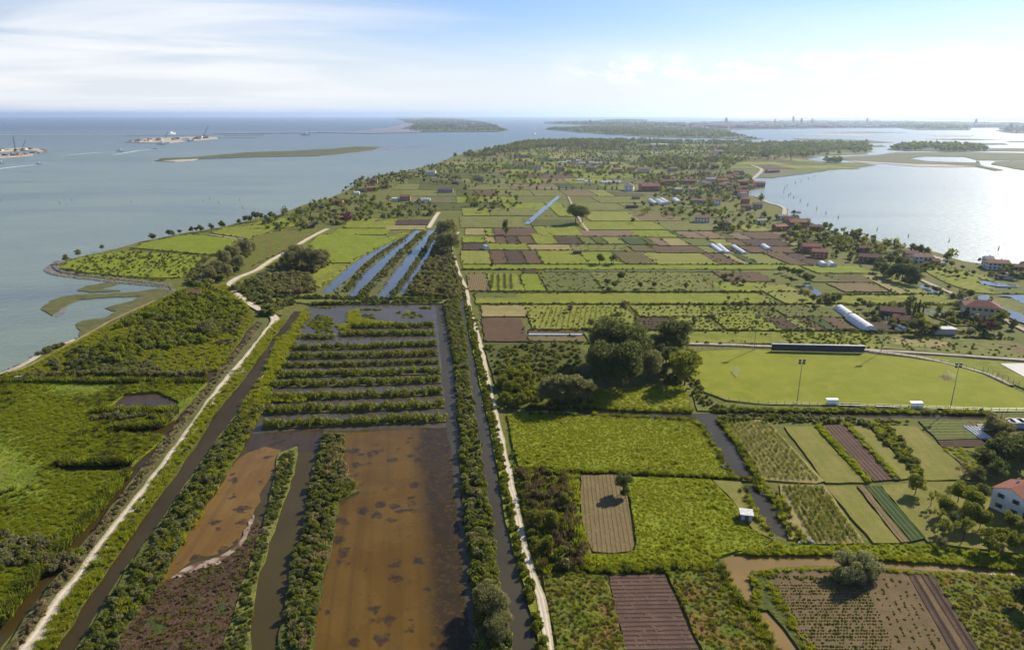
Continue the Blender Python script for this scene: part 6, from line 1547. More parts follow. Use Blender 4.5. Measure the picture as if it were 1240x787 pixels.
house(809, 224, 30, 16, 8, 'red', 'red', 'tall red block of houses left of the long red one', rz=0); house(786, 231, 44, 20, 9, 'red', 'red', 'widest red roofed block at the left of the village', rz=0)
house(762, 231, 20, 16, 10, 'white', 'red', 'white and red house with a tall gable left of the widest red block', rz=70); house(820, 233, 18, 12, 6, 'grey', 'grey', 'grey house with a grey roof behind the greenhouses', rz=10)
house(838, 232, 18, 10, 5, 'white', 'terracotta', 'pale low house right of the grey roofed one', rz=0); house(885, 230, 18, 10, 6, 'tan', 'brown', 'tan house hidden behind the tall village tree', rz=0)
house(867, 232, 16, 10, 6, 'white', 'brown', 'small white house below the village centre', rz=0); house(770, 241, 14, 9, 3.5, 'tan', 'dark', 'long dark roofed shed between field and village', rz=0, style='flat', floors=1, windows=False, name='shed', cat='shed')
house(765, 252, 18, 8, 4, 'wood', 'dark', 'dark shed with a blue grey roof above the green field', rz=0, style='flat', floors=1, windows=False, name='shed', cat='shed')
house(651, 206, 24, 16, 8, 'white', 'brown', 'pale farmhouse alone in the upper fields, leftmost of the pair'); house(678, 208, 24, 16, 11, 'tan', 'brown', 'taller tan farmhouse right of the pale one')
house(715, 208, 22, 16, 10, 'tan', 'brown', 'brown farmhouse hidden in bushes of the upper fields'); house(747, 209, 28, 14, 8, 'tan', 'terracotta', 'long low farmhouse with pale front in the upper fields')
house(779, 209, 34, 14, 9, 'white', 'terracotta', 'long white farmhouse near the tree belt of the upper fields'); house(764, 207, 18, 12, 7, 'tan', 'brown', 'small farmhouse between two long ones'); house(814, 208, 26, 14, 8, 'tan', 'brown', 'farmhouse at the left of the upper village woods')
house(853, 212, 24, 12, 7, 'red', 'red', 'red roofed house above the village centre'); house(894, 211, 26, 12, 7, 'tan', 'brown', 'tan house at the bay head of the village')
house(935, 209, 42, 12, 5, 'red', 'brown', 'long red brick building on the spit of the bay', floors=1)
house(870, 186, 40, 18, 9, 'white', 'terracotta', 'pale farmhouse in the far woods'); house(635, 191, 30, 15, 7, 'tan', 'brown', 'grey brown farm building at the far left of the upper fields')
house(409, 247, 20, 10, 4.5, 'orange', 'red', 'low orange red house on the western shore', floors=1); house(449, 231, 17, 11, 6, 'orange', 'terracotta', 'bright orange house in the western shore trees')
house(453, 222, 18, 12, 7, 'red', 'brown', 'dark red house behind the bright orange one'); house(465, 228, 20, 9, 4, 'red', 'brown', 'low brown roofed house right of the bright orange one', floors=1)
house(440, 232, 18, 8, 4, 'grey', 'dark', 'low dark house left of the bright orange one', floors=1); house(432, 235, 12, 7, 3, 'white', 'white', 'small white shed on the western shore', floors=1, name='shed', cat='shed', windows=False)
house(491, 243, 20, 12, 7, 'tan', 'red', 'red roofed tan farmhouse in the western gardens'); house(479, 243, 14, 9, 4, 'white', 'white', 'white flat shed left of the tan farmhouse', style='flat', floors=1, windows=False, name='shed', cat='shed')
house(507, 246, 14, 8, 4, 'grey', 'grey', 'grey shed right of the tan farmhouse', style='flat', floors=1, windows=False, name='shed', cat='shed'); house(522, 213, 24, 16, 9, 'white', 'grey', 'white villa with grey roof in the upper west')
house(500, 210, 24, 10, 5, 'white', 'terracotta', 'long pale low house left of the white villa', floors=1); house(492, 216, 16, 10, 4, 'tan', 'brown', 'tan shed below the long pale low house', floors=1, name='shed', cat='shed')
house(540, 233, 30, 12, 6, 'grey', 'brown', 'long grey brown farm building above the straight ditch', floors=1); house(580, 219, 18, 12, 6, 'wood', 'dark', 'dark barn among the upper fields', name='barn', cat='barn', floors=1)
house(551, 223, 14, 9, 4, 'wood', 'dark', 'small dark barn beside the gravel track', name='barn', cat='barn', floors=1); house(376, 275, 12, 8, 3, 'wood', 'brown', 'brown roofed hut left of the purple tree', name='hut', cat='hut', floors=1)
house(235, 358, 9, 6, 2.5, 'wood', 'brown', 'brown roofed hut hidden in the shore thicket', name='hut', cat='hut', floors=1, windows=False)
house(699, 307, 8, 5, 2.6, 'wood', 'dark', 'dark tool shed between the middle plots', name='shed', cat='shed', floors=1, style='flat', windows=False)
house(903, 628, 3.2, 3.0, 2.2, 'blue', 'white', 'small pale blue shed with a white roof beside the canal arm', rz=-12, name='shed', cat='shed', floors=1, style='flat', chimney=False)
for x, lb, wc in ((1219, 'pale grey shed, leftmost of three by the fence corner', 'grey'), (1230, 'greenish shed in the middle of three by the fence corner', 'blue'), (1240, 'dark shed, rightmost of three by the fence corner', 'wood')):
    house(x, 516, 4.2, 3.5, 2.2, wc, 'white', lb, name='shed', cat='shed', floors=1, style='flat', windows=False, chimney=False, rz=-6)

VQ = fill([(862, 214), (912, 213), (920, 224), (908, 238), (912, 250), (895, 250), (884, 236), (846, 234), (838, 222)], .01, .95)
for i_ in range(20):
    p_ = VQ[i_ * 37 % len(VQ)]
    # back to the pixel of this ground point, so that house() can place it
    d_ = Vector((p_[0], p_[1], p_[2] - CAMH)); zc_ = d_.y * _c - d_.z * _s
    px_, py_ = CX + FPX * d_.x / zc_, CY - FPX * (d_.y * _s + d_.z * _c) / zc_
    house(px_, py_, R.uniform(13, 19), R.uniform(9, 12), R.uniform(4, 7), R.choice(['red', 'orange', 'tan', 'white']), R.choice(['red', 'terracotta', 'brown']), 'small tiled house packed into the village behind the quay', rz=R.uniform(-25, 25), group='small houses of the village')

def tunnel(x0, y0, x1, y1, w, label, h=None, group=None, n=10):
    """Half-round plastic greenhouse between two pixels of the ground."""
    a_, b_ = Vector(P(x0, y0, .95)), Vector(P(x1, y1, .95))
    c = (a_ + b_) / 2; ln = (b_ - a_).length; h = h or w * .42
    root = link('greenhouse_tunnel', None, loc=c, rz=math.atan2(b_.y - a_.y, b_.x - a_.x))
    tag(root, label, 'greenhouse', group)
    mb = MB(); k = 10
    arc = [(math.cos(math.pi * i / k) * w / 2, math.sin(math.pi * i / k) * h) for i in range(k + 1)]
    seg = max(2, int(ln / 4))
    v = [(-ln / 2 + ln * s / seg, y_ * (1 - (.015 if s % 2 else 0)), z_ * (1 - (.02 if s % 2 else 0))) for s in range(seg + 1) for y_, z_ in arc]
    f = [(s * (k + 1) + i, s * (k + 1) + i + 1, (s + 1) * (k + 1) + i + 1, (s + 1) * (k + 1) + i) for s in range(seg) for i in range(k)]
    mb.poly(v, f); mb.build('cover', PLASTIC, root)
    for s in (-1, 1):
        e = MB(); e.face([(s * ln / 2, y_, z_) for y_, z_ in arc]); eo = e.build('end_wall', PLASTIC, root)
    hp = MB()
    for s in range(seg + 1):
        X_ = -ln / 2 + ln * s / seg
        for i in range(k):
            hp.tube((X_, arc[i][0] * 1.01, arc[i][1] * 1.01), (X_, arc[i + 1][0] * 1.01, arc[i + 1][1] * 1.01), .06, n=4)
    hp.build('hoops', METAL, root)
    return root
tunnel(1016, 374.5, 1029, 384, 6.5, 'rear plastic greenhouse tunnel behind the sports field', 3.0)
tunnel(1031, 386, 1054, 401.5, 7.5, 'front and longer plastic greenhouse tunnel behind the sports field', 3.4)
tunnel(862, 297, 874, 306, 5, 'long white tunnel, left of the adjoining pair in the middle plots', 1.8); tunnel(870, 297, 882, 307, 5, 'long white tunnel, right of the adjoining pair in the middle plots', 1.8)
tunnel(888, 298.5, 902, 307.5, 5, 'long white tunnel standing apart from the adjoining pair', 1.8); tunnel(924, 298, 931, 303, 6, 'short white tunnel among the brown furrows', 2.4)
tunnel(994, 320, 998, 323, 6, 'left of two small white garden tunnels', 3.0); tunnel(1004, 320, 1009, 323, 6, 'right of two small white garden tunnels', 3.0)
tunnel(586, 301, 590, 303, 5, 'small white round shelter beside the narrow dark tree plots', 3.6); tunnel(1088, 398, 1095, 401, 5, 'white tent beside the dark garden cluster', 2.4)
tunnel(787, 243, 794, 248, 8, 'leftmost of three white greenhouses below the village', 3.2); tunnel(796, 243, 804, 248, 8, 'middle of three white greenhouses below the village', 3.2); tunnel(801, 242, 809, 247, 8, 'rightmost of three white greenhouses below the village', 3.2)
tunnel(817, 242, 822, 246, 9, 'single white greenhouse next to the three below the village', 3.2); tunnel(728, 222, 752, 222, 14, 'wide white greenhouse left of the village', 4)
tunnel(788, 176, 808, 176, 26, 'large white greenhouse at the far end of the island', 6); tunnel(510, 243, 521, 243, 9, 'white greenhouse right of the tan farmhouse', 3.5)
for i, (x, y, w) in enumerate(((681, 197, 12), (690, 196, 14), (699, 195, 10), (706, 198, 12), (714, 197, 10), (724, 198, 12), (703, 219, 10), (712, 221, 10), (722, 190, 16), (737, 188, 18), (780, 190, 10), (793, 186, 12), (800, 186, 10), (832, 186, 10))):
    tunnel(x - w * .45, y, x + w * .45, y, 10, 'small white greenhouse in the far upper fields', 3, 'far white greenhouses')
tunnel(640, 405.6, 705, 405.9, 2.2, 'long low white tunnel on brown soil left of the grove', 0.8)
for i in range(4):
    tunnel(1167 + i * 4.2, 516.5, 1188 + i * 4.2, 531.5, 0.7, 'low white cloche strip running towards the orchard lawn', 0.5, 'slanting white cloche strips')
for i in range(3):
    tunnel(1183 + i, 515.2 + i * 2.6, 1214 + i * 2, 515.8 + i * 2.6, 0.7, 'low white cloche strip lying across behind the slanting ones', 0.5, 'cross white cloche strips')

# ------------------------------------------------------------------ sports ground
def floodlight(x, y, label, hpx=44, face=0.0):
    p = P(x, y, 1.1)
    H_ = 18.5
    root = link('floodlight_mast', None, loc=p, rz=face); tag(root, label, 'floodlight mast')
    mb = MB(); mb.tube((0, 0, 0), (0, 0, H_), .22, .10, 8); mb.box((0, 0, .15), (.8, .8, .3)); mb.build('pole', METAL, root)
    cb = MB(); cb.box((0, 0, H_ - .2), (2.6, .14, .14)); cb.box((0, 0, H_ - 1.3), (2.6, .14, .14)); cb.build('crossbar', METAL, root)
    fl_ = MB(); fl_.box((0, -.25, 0), (.9, .45, .75)); fl_.box((0, -.49, 0), (.74, .05, .6), 1); fm = fl_.mesh('floodlight', [DARKP, METAL])
    for sx in (-.85, .85):
        for dz in (0, -1.1): link('floodlight', fm, root, loc=(sx, 0, H_ + .25 + dz))
floodlight(965, 488, 'near floodlight mast beside the left white dugout', face=math.pi)
floodlight(1151, 493, 'near floodlight mast at the right end of the sports field', face=math.pi)
floodlight(913, 423.5, 'far floodlight mast left of the dark blue screen'); floodlight(1066.5, 427.5, 'far floodlight mast right of the dark blue screen')

def goal(x, y, label, rz):
    root = link('football_goal', None, loc=P(x, y, 1.15), rz=rz); tag(root, label, 'goal')
    f = MB(); W_, H_, D_ = 7.32, 2.44, 2.0
    f.tube((0, -W_ / 2, 0), (0, -W_ / 2, H_), .07); f.tube((0, W_ / 2, 0), (0, W_ / 2, H_), .07); f.tube((0, -W_ / 2, H_), (0, W_ / 2, H_), .07)
    for s in (-1, 1): f.tube((0, s * W_ / 2, H_), (D_, s * W_ / 2, 0), .04)
    f.tube((D_, -W_ / 2, 0), (D_, W_ / 2, 0), .04)
    f.build('frame', WHITEP, root)
    n = MB()
    for i in range(19):
        yy = -W_ / 2 + W_ * i / 18; n.tube((0, yy, H_), (D_, yy, 0), .012, n=3)
    for i in range(1, 8):
        t = i / 8; n.tube((D_ * t, -W_ / 2, H_ * (1 - t)), (D_ * t, W_ / 2, H_ * (1 - t)), .012, n=3)
    n.build('net', WHITEP, root)
goal(893, 452, 'white football goal at the left end of the sports field', math.pi); goal(1150, 457, 'white football goal at the right end of the sports field', 0)

def dugout(x, y, label, w=5.0):
    root = link('dugout', None, loc=P(x, y, 1.1), rz=math.pi * 0); tag(root, label, 'dugout')
    r_ = MB(); pts = [(-.9, 0), (-.95, 1.4), (-.7, 2.0), (0, 2.25), (.9, 2.3)]
    for (a0, z0), (a1, z1) in zip(pts[:-1], pts[1:]):
        r_.face([(-w / 2, a0, z0), (w / 2, a0, z0), (w / 2, a1, z1), (-w / 2, a1, z1)])
        r_.face([(-w / 2, a1 - .03, z1 + .05), (w / 2, a1 - .03, z1 + .05), (w / 2, a0 - .05, z0), (-w / 2, a0 - .05, z0)])
    r_.build('shell', WHITEP, root)
    for s in (-1, 1):
        q = MB(); q.box((s * w / 2, .8, 1.15), (.08, .08, 2.3)); q.build('post', METAL, root)
    b_ = MB(); b_.box((0, -.3, .45), (w - .4, .45, .06)); b_.box((0, -.3, .22), (w - .8, .08, .42)); b_.build('bench', WOODP, root)
dugout(1007, 489, 'left white dugout on the near touchline'); dugout(1109, 493, 'right white dugout on the near touchline')
def bench(x, y, w, label):
    root = link('bench', None, loc=P(x, y, 1.1)); tag(root, label, 'bench')
    b_ = MB(); b_.box((0, 0, .48), (w, .5, .07)); b_.build('seat', METAL, root)
    b_ = MB(); b_.box((0, -.28, .95), (w, .06, .45)); b_.build('backrest', METAL, root)
    for s in (-.45, -.15, .15, .45):
        q = MB(); q.box((s * w, 0, .22), (.08, .45, .45)); q.build('leg', METAL, root)
bench(1029, 491.5, 9, 'long grey spectator bench right of the left dugout'); bench(1069, 493, 5, 'short grey bench midway between the dugouts'); bench(1084, 493.5, 3.6, 'shortest grey bench left of the right dugout')

def fence(line, label, h=1.5, step=3.2, cat='fence', z=1.1, closed=False, mesh=True):
    W = [Vector(P(x, y, z)) for x, y in line]
    root = link('fence', None, loc=W[0]); tag(root, label, cat)
    pts = []
    for a_, b_ in zip(W[:-1], W[1:]):
        n = max(1, int((b_ - a_).length / step))
        pts += [a_.lerp(b_, i / n) for i in range(n)]
    pts.append(W[-1])
    if len(pts) > 98:
        k = len(pts) / 98.; pts = [pts[int(i * k)] for i in range(98)] + [pts[-1]]
    pm = MB(); pm.box((0, 0, h / 2), (.12, .12, h)); pmesh = pm.mesh('post', WOODP)
    for p in pts: link('post', pmesh, root, loc=p - W[0])
    r_ = MB()
    for a_, b_ in zip(pts[:-1], pts[1:]):
        for zz_ in (h * .96, h * .5, h * .1): r_.tube(a_ - W[0] + Vector((0, 0, zz_)), b_ - W[0] + Vector((0, 0, zz_)), .025, n=3)
    r_.build('rails', METAL, root)
fence([(829, 430), (832, 444), (838, 458), (852, 474), (870, 482), (895, 487), (930, 489.5)], 'dark post and rail fence curving round the left end of the sports field')
fence([(930, 489.5), (1000, 491), (1100, 494.5), (1200, 498), (1260, 498)], 'post and rail fence along the near touchline above the canal')
fence([(829, 430), (850, 423.5), (900, 421.5), (932, 423)], 'post and rail fence left of the dark blue screen', 2.2)
fence([(1048, 427), (1100, 431.5), (1150, 440), (1190, 451.5), (1222, 467), (1250, 479)], 'post and rail fence curving round the right end of the sports field')
fence([(1190, 449), (1214, 459), (1240, 470), (1260, 478)], 'dark fence between sports field and white court', 2.2, 2.5)

def screen():
    a_, b_ = Vector(P(934, 425, 1.1)), Vector(P(1046, 427.5, 1.1))
    ln = (b_ - a_).length; c = (a_ + b_) / 2
    root = link('screen_fence', None, loc=c, rz=math.atan2(b_.y - a_.y, b_.x - a_.x)); tag(root, 'long dark blue screen on posts along the far touchline', 'screen fence')
    blue = plain('dark_blue_sheet', (0.030, 0.038, 0.060), 0.7, 0.15, 0.5)
    p = MB(); p.box((0, 0, 2.0), (ln, .06, 3.4)); p.build('panel', blue, root)
    t_ = MB(); t_.box((0, .5, 3.75), (ln, 1.2, .06)); t_.build('canopy', METAL, root)
    pm = MB(); pm.box((0, .12, 1.9), (.14, .14, 3.8)); pmesh = pm.mesh('post', METAL)
    for i in range(13): link('post', pmesh, root, loc=(-ln / 2 + ln * i / 12, 0, 0))
screen()

# ------------------------------------------------------------------ small things
def boat(x, y, ln, label, rz=0, wake=None, cabin=True):
    root = link('motorboat', None, loc=P(x, y, 0.0), rz=rz); tag(root, label, 'boat')
    w, h = ln * .26, ln * .11
    v, f = [], []
    secs = [(-.5, .8, .0), (-.2, 1, .0), (.2, .85, .02), (.42, .4, .05), (.5, .02, .08)]
    for sx, sw, up in secs:
        v += [(sx * ln, -w / 2 * sw, h + up * ln), (sx * ln, -w / 3 * sw, -.2), (sx * ln, w / 3 * sw, -.2), (sx * ln, w / 2 * sw, h + up * ln)]
    for i in range(4):
        for j in range(3): f.append((i * 4 + j, i * 4 + j + 1, i * 4 + j + 5, i * 4 + j + 4))
        f.append((i * 4 + 3, i * 4, i * 4 + 4, i * 4 + 7))
    f.append((0, 1, 2, 3))
    mb = MB(); mb.poly(v, f); mb.build('hull', WHITEP, root)
    if cabin:
        c = MB(); c.box((-.05 * ln, 0, h + ln * .07), (ln * .4, w * .65, ln * .13)); c.box((0, 0, h + ln * .17), (ln * .22, w * .5, ln * .06)); c.build('cabin', WHITEP, root)
        g = MB(); g.box((.155 * ln, 0, h + ln * .09), (ln * .015, w * .55, ln * .05)); g.build('windscreen', GLASS, root)
    if wake:
        foam(wake[0], wake[1])
FOAM = plain('foam', (0.62, 0.68, 0.70), 0.8, 0.2, 0.05)
def foam(line, width):
    W = [Vector(P(x, y, 0.03)) for x, y in line]
    V, F_ = [], []
    n = 24
    for i in range(n + 1):
        t = i / n; k = t * (len(W) - 1); j = min(int(k), len(W) - 2)
        p = W[j].lerp(W[j + 1], k - j); d = (W[j + 1] - W[j]).normalized(); nx = Vector((-d.y, d.x, 0))
        w = width * (0.25 + 0.75 * t) * R.uniform(.7, 1.2) * (1 - t ** 4)
        V += [tuple(p + nx * w), tuple(p - nx * w)]
    for i in range(n): F_.append((2 * i, 2 * i + 1, 2 * i + 3, 2 * i + 2))
    me = bpy.data.meshes.new('boat_wake'); me.from_pydata(V, [], F_); me.materials.append(FOAM); me.update()
    tag(link('boat_wake', me), 'white foam wake on the lagoon', None, None, 'stuff')
boat(146, 183.5, 26, 'white motor yacht crossing the left lagoon with a short wake', .3, ([(143, 184), (115, 185.2), (70, 189)], 5))
boat(47, 199, 16, 'white speedboat pulling a long wake past the left harbour works', .3, ([(44, 199.4), (20, 202), (-10, 205.5)], 7))
boat(187, 180.5, 24, 'white boat trailing the longest wake below the harbour islet', .4, ([(185, 180.8), (165, 183), (135, 188)], 6), False)
boat(196, 175.3, 40, 'white ferry at the lower edge of the harbour islet', .2); boat(229, 171.2, 45, 'white ferry just off the right of the harbour islet', .2)
boat(1, 198, 20, 'white boat at the left frame edge', .3); boat(208, 163, 60, 'white sailing yacht behind the harbour islet', 1.2); boat(370, 164, 60, 'long white ferry in the harbour channel', .1)
boat(647, 163, 40, 'dark small ferry in the channel before the wooded island', 1.0)
def barge(x, y):
    root = link('work_barge', None, loc=P(x, y, 0), rz=-.1); tag(root, 'dark work barge moored at the shore hamlet', 'barge')
    b_ = MB(); b_.box((0, 0, .5), (11, 4, 1.2)); b_.build('hull', DARKP, root); b_ = MB(); b_.box((-2.5, 0, 2.0), (3, 2.6, 1.9)); b_.build('cabin', WOODP, root)
    b_ = MB(); b_.tube((2, 0, 1), (4.5, 0, 4.5), .15, n=5); b_.build('crane_arm', METAL, root)
barge(964, 257.5)
bp = MB()
for i in range(3):
    a_ = 2.1 * i; bp.tube((math.cos(a_) * .55, math.sin(a_) * .55, -.5), (math.cos(a_) * .10, math.sin(a_) * .10, 3.2), .17, .15, 6)
bp.tube((0, 0, -.5), (0, 0, 3.9), .17, .15, 6); bp.tube((0, 0, 2.5), (0, 0, 2.8), .34, .34, 8)
bmesh_ = bp.mesh('mooring_post', WOODP)
for g, lb, lst, s in (('mooring posts in the right lagoon', 'dark bundled mooring post in the lagoon off the village',
        ((1062, 279), (1100, 287), (1149, 293), (1209, 303), (1015, 264.5), (1000, 259), (989, 253.6), (978, 249), (969, 244), (961, 240), (955, 237), (957, 235.5), (949, 233), (950, 228.7), (953, 225.6), (963, 222), (970, 220), (979, 217), (986, 214), (991, 212), (1006, 209), (1067, 204.5), (1078, 204), (1087, 203)), 0.85),
        ('mooring posts in the left lagoon', 'dark bundled mooring post standing in the left lagoon', ((72, 246), (87, 243), (1.5, 243), (159, 245), (246, 244), (254, 241), (265, 245.5), (290, 242), (294, 252), (340, 255)), 0.65)):
    for x, y in lst:
        tag(link('mooring_post', bmesh_, loc=P(x, y, 0), rz=R.uniform(0, 6), scale=(s * 1.2, s * 1.2, s * R.uniform(.9, 1.2))), lb, 'mooring post', g)

# rock armour on the point
def rock_mesh():
    v = [(math.cos(t) * math.cos(p) * R.uniform(.7, 1.1), math.sin(t) * math.cos(p) * R.uniform(.7, 1.1), math.sin(p) * R.uniform(.5, .8)) for p in (-.9, 0, .9) for t in [i * 1.047 + p for i in range(6)]]
    f = [(r * 6 + i, r * 6 + (i + 1) % 6, (r + 1) * 6 + (i + 1) % 6, (r + 1) * 6 + i) for r in range(2) for i in range(6)] + [tuple(range(12, 18)), tuple(range(5, -1, -1))]
    me = bpy.data.meshes.new('rock'); me.from_pydata(v, [], f); me.materials.append(STONE); me.update(); return me
LIB['rocks'] = library('rocks', [rock_mesh() for _ in range(5)])
scatter('rock_armour', np.concatenate([along([(72, 316), (63, 322), (58, 327), (64, 331), (80, 334), (100, 336.5), (130, 340), (165, 343.5), (206, 347)], 5, 9, 0.15), along([(66, 322), (72, 328), (100, 333), (165, 340), (203, 345)], 3, 4, .7), along([(190, 366), (206, 356), (210, 350)], 3, 2, .5)]), 'rocks', 0.35, 0.95, (0.7, 1.0), 'grey rock armour around the shore point')
scatter('shore_stones', np.concatenate([along([(-20, 458), (0, 452), (38, 435), (56, 422), (94, 409)], 3, 1.5, .2), along([(28, 458), (50, 458)], 2, 3, 1.0)]), 'rocks', 0.25, 0.6, (0.6, 1.0), 'stones along the left shore')

# small boat on the canal arm and rubbish by the vineyard
for x, y, lb, rz, sc in ((877, 567, 'small grey rowing boat pulled up on the canal arm bank', -.9, 3.6), (971, 657, 'white upturned dinghy below the lower vineyard', .5, 2.6), (980, 655, 'second white dinghy right beside the upturned one', 2.4, 2.6)):
    root = link('rowing_boat', None, loc=P(x, y, 1.0), rz=rz); tag(root, lb, 'rowing boat')
    m_ = MB(); L_ = sc
    v = []
    for sx, sw in ((-.5, .6), (-.15, 1), (.25, .8), (.5, .05)):
        v += [(sx * L_, -.5 * sw, .5), (sx * L_, -.28 * sw, 0), (sx * L_, .28 * sw, 0), (sx * L_, .5 * sw, .5)]
    f = [(i * 4 + j, i * 4 + j + 1, i * 4 + j + 5, i * 4 + j + 4) for i in range(3) for j in range(3)] + [(0, 1, 2, 3)]
    m_.poly(v, f); m_.build('hull', METAL if x < 900 else WHITEP, root)
    m_ = MB(); m_.box((-.05 * L_, 0, .36), (.25, .85, .05)); m_.box((.2 * L_, 0, .36), (.25, .7, .05)); m_.build('seat', WOODP, root)
# sluice where the white path crosses the ditch
root = link('sluice', None, loc=P(287, 451, 1.1), rz=.5); tag(root, 'small concrete sluice bridge where the white path crosses the ditch', 'sluice')
m_ = MB(); m_.box((0, 0, .1), (7, 5, .3)); m_.build('deck', M['path'], root)
for s in (-1, 1):
    m_ = MB(); m_.box((0, s * 2.5, .1), (7.4, .3, 1.0)); m_.build('parapet', CONC, root)
root = link('sluice', None, loc=P(24, 457, .9), rz=.3); tag(root, 'rusty and pale sluice wall at the left end of the marsh ditch', 'sluice')
m_ = MB(); m_.box((0, 0, .1), (4, 1.2, 1.2)); m_.build('wall', CONC, root); m_ = MB(); m_.box((4.5, 0, .2), (3, .3, 1.0)); m_.build('gate', WALLS['orange'], root)
# overturned skip / black hatch at canal by willow
root = link('culvert', None, loc=P(1062, 689, .9), rz=1.6); tag(root, 'dark round culvert mouth on the canal bank right of the willow', 'culvert')
m_ = MB(); m_.tube((-.8, 0, .6), (.8, 0, .6), 1.3, n=14); m_.build('pipe', DARKP, root)

# ------------------------------------------------------------------ harbour works, far town
def pad(poly, name='harbour_ground', mat='sand', z=2.0): return far_slab(name, poly, mat, z, 4, 40)
pad([(152, 172), (180, 167.5), (230, 166), (262, 166), (264, 168), (235, 170), (205, 172.8), (180, 173.2)]); pad([(-20, 181), (30, 179), (50, 180.5), (57, 183.5), (48, 185.5), (44, 183), (25, 182), (-20, 185)]); pad([(-20, 190), (10, 187.5), (40, 185.5), (40, 187.5), (10, 190), (-20, 192)])
pad([(270, 163.2), (320, 163), (320, 163.7), (270, 164)], mat='mudbank'); pad([(250, 166.8), (310, 166.3), (310, 166.8), (250, 167.3)], mat='mudbank', z=1.2); pad([(150, 164.2), (258, 163.2), (258, 163.7), (150, 164.8)], mat='mudbank', z=1.5)
def block(x, y, w, d, h, mat, label, group, name='harbour_building', rz=0):
    o = MB(); o.box((0, 0, h / 2), (w, d, h)); o.box((w * .1, 0, h + h * .09), (w * .7, d * .7, h * .18), 1)
    t = o.build(name, [mat, ROOFS['grey']], loc=P(x, y, 1.8), rz=rz); tag(t, label, 'building', group)
for i in range(34):
    x = R.uniform(158, 258); yy = np.interp(x, [152, 180, 230, 262], [171.8, 170, 168.3, 167.2]) + R.uniform(-.9, 1.1)
    block(x, yy, R.uniform(8, 26), R.uniform(8, 18), R.uniform(3, 9), R.choice([WALLS['orange'], WALLS['white'], WALLS['red'], CONC, WALLS['wood'], WALLS['tan']]), 'small block or container stack crowded on the harbour islet', 'harbour islet blocks', rz=R.uniform(0, 3))
for i in range(24):
    x = R.uniform(-6, 44); yy = R.choice([np.interp(x, [-20, 45], [183.2, 181.3]), np.interp(x, [-20, 40], [190.3, 186.6])]) + R.uniform(-.7, .7)
    block(x, yy, R.uniform(6, 16), R.uniform(5, 12), R.uniform(2, 6), R.choice([WALLS['orange'], WALLS['white'], WALLS['wood'], WALLS['red'], DARKP]), 'small block on the harbour works at the left frame edge', 'left harbour blocks', rz=R.uniform(0, 3))
def crane(x, y, h, label, lean=.6):
    root = link('crane', None, loc=P(x, y, 1.8), rz=R.uniform(-.3, .3)); tag(root, label, 'crane')
    m_ = MB(); m_.box((0, 0, h * .05), (h * .16, h * .12, h * .1)); m_.build('cab', DARKP, root)
    m_ = MB(); m_.tube((0, 0, h * .08), (h * lean, 0, h), h * .022, h * .012, 5); m_.tube((-h * .06, 0, h * .1), (h * lean, 0, h), h * .006, n=4); m_.build('jib', DARKP, root)
crane(19, 182.5, 50, 'tall upright black mast crane on the left harbour works', .02); crane(27, 182, 34, 'grey leaning crane beside the tall upright mast', .5); crane(246, 167.2, 62, 'black crane leaning right on the harbour islet', .55); crane(201, 167, 40, 'short crane in the middle of the harbour islet', .4)
# quay and rocks
scatter('harbour_rocks', np.concatenate([along([(152, 172.3), (180, 173.2), (205, 173)], 12, .35, 1.0), along([(50, 181), (57, 183.5), (48, 185.6)], 8, .6, 1.2), along([(-20, 191), (10, 190), (40, 187.6)], 6, .4, 1.2)]), 'rocks', 2, 4.5, (0.6, 1.0), 'rock edges of the harbour works')
# distant town: one hazy mass of roofs, towers on their own
tw = MB()
def sky_town(poly, n, s0, s1, h0, h1):
    pts = fill(poly, n, 3.0)
    for p in pts:
        w, d, h = R.uniform(s0, s1), R.uniform(s0, s1), R.uniform(h0, h1)
        tw.box((p[0], p[1], p[2] + h / 2), (w, d, h), R.randrange(3), R.uniform(0, 3))
sky_town([(822, 153.3), (840, 149.8), (900, 148), (1000, 147.5), (1100, 148), (1180, 149.2), (1330, 152), (1330, 154.8), (1200, 154.3), (1120, 154.4), (1000, 154.8), (900, 156), (850, 156)], 1 / 14000., 35, 120, 10, 26)
sky_town([(520, 143.6), (560, 146), (600, 153), (560, 155), (520, 152)], 1 / 30000., 30, 80, 10, 25)
sky_town([(730, 153.5), (760, 150), (810, 150.5), (790, 153)], 1 / 20000., 30, 80, 8, 20)
sky_town([(1050, 143.4), (1240, 143.2), (1330, 144), (1330, 145), (1130, 144.6)], 1 / 300000., 100, 300, 20, 50)
tow = tw.build('distant_town', [WALLS['red'], WALLS['tan'], WALLS['grey']]); tag(tow, 'hazy roofs of the distant lagoon town', None, None, 'stuff')
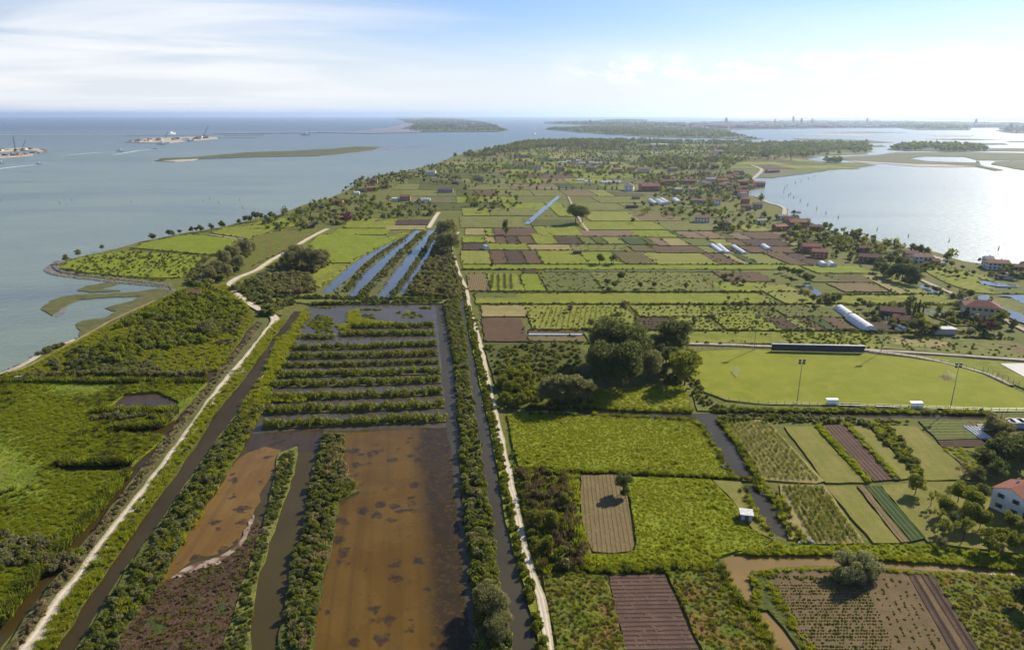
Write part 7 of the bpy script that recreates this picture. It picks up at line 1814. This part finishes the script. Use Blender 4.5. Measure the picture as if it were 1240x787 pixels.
def tower(x, y, h, w, label, cat='bell tower', name='bell_tower', spire=True):
    root = link(name, None, loc=P(x, y, 3)); tag(root, label, cat)
    m_ = MB(); m_.box((0, 0, h * .38), (w, w, h * .76)); m_.build('shaft', WALLS['red'], root)
    if spire:
        m_ = MB(); m_.box((0, 0, h * .80), (w * 1.1, w * 1.1, h * .08)); m_.build('belfry', WALLS['white'], root)
        m_ = MB(); m_.tube((0, 0, h * .84), (0, 0, h), w * .7, .2, 4); m_.build('spire', ROOFS['grey'], root)
tower(960, 150, 115, 22, 'tallest bell tower on the skyline of the distant town'); tower(970, 151.5, 85, 20, 'bell tower right of the tallest one'); tower(983, 151, 80, 18, 'second bell tower to the right of the tallest one')
tower(1049.5, 150.8, 85, 18, 'bell tower above the middle of the distant town'); tower(879, 151, 90, 26, 'broad bell tower at the left end of the distant town'); tower(1181, 152.6, 80, 18, 'bell tower near the right end of the distant town'); tower(938, 151, 70, 18, 'low bell tower left of the tallest one')
tower(714.5, 151.5, 75, 28, 'dark square tower on the wooded island', 'tower', 'tower', False); tower(1223, 159, 60, 16, 'small tower on the wooded island at the right edge')
ch = MB(); ch.tube((0, 0, 0), (0, 0, 260), 22, 14, 10); tag(ch.build('chimney_stack', CONC, loc=P(1199, 144.6, 5)), 'very tall industrial chimney on the far shore', 'chimney')
# water marks: mud streaks seen through the shallow lagoon on the left are part of the sea material

# ------------------------------------------------------------------ haze
z0, z1 = -1.5, 275.0
hz = MB(); hz.box((0, SEA_R / 2, (z0 + z1) / 2), (2 * SEA_R + 2000, SEA_R + 2600, z1 - z0))
hm_ = bpy.data.materials.new('haze'); hm_.use_nodes = True
nt = hm_.node_tree; nt.nodes.clear()
vo = nt.nodes.new('ShaderNodeVolumePrincipled'); vo.inputs['Color'].default_value = (0.62, 0.78, 1.0, 1); vo.inputs['Density'].default_value = 4.2e-5; vo.inputs['Anisotropy'].default_value = 0.55
ou = nt.nodes.new('ShaderNodeOutputMaterial'); nt.links.new(vo.outputs[0], ou.inputs['Volume'])
ho = hz.build('haze', hm_); tag(ho, 'thin summer haze over lagoon and island', None, None, 'stuff')
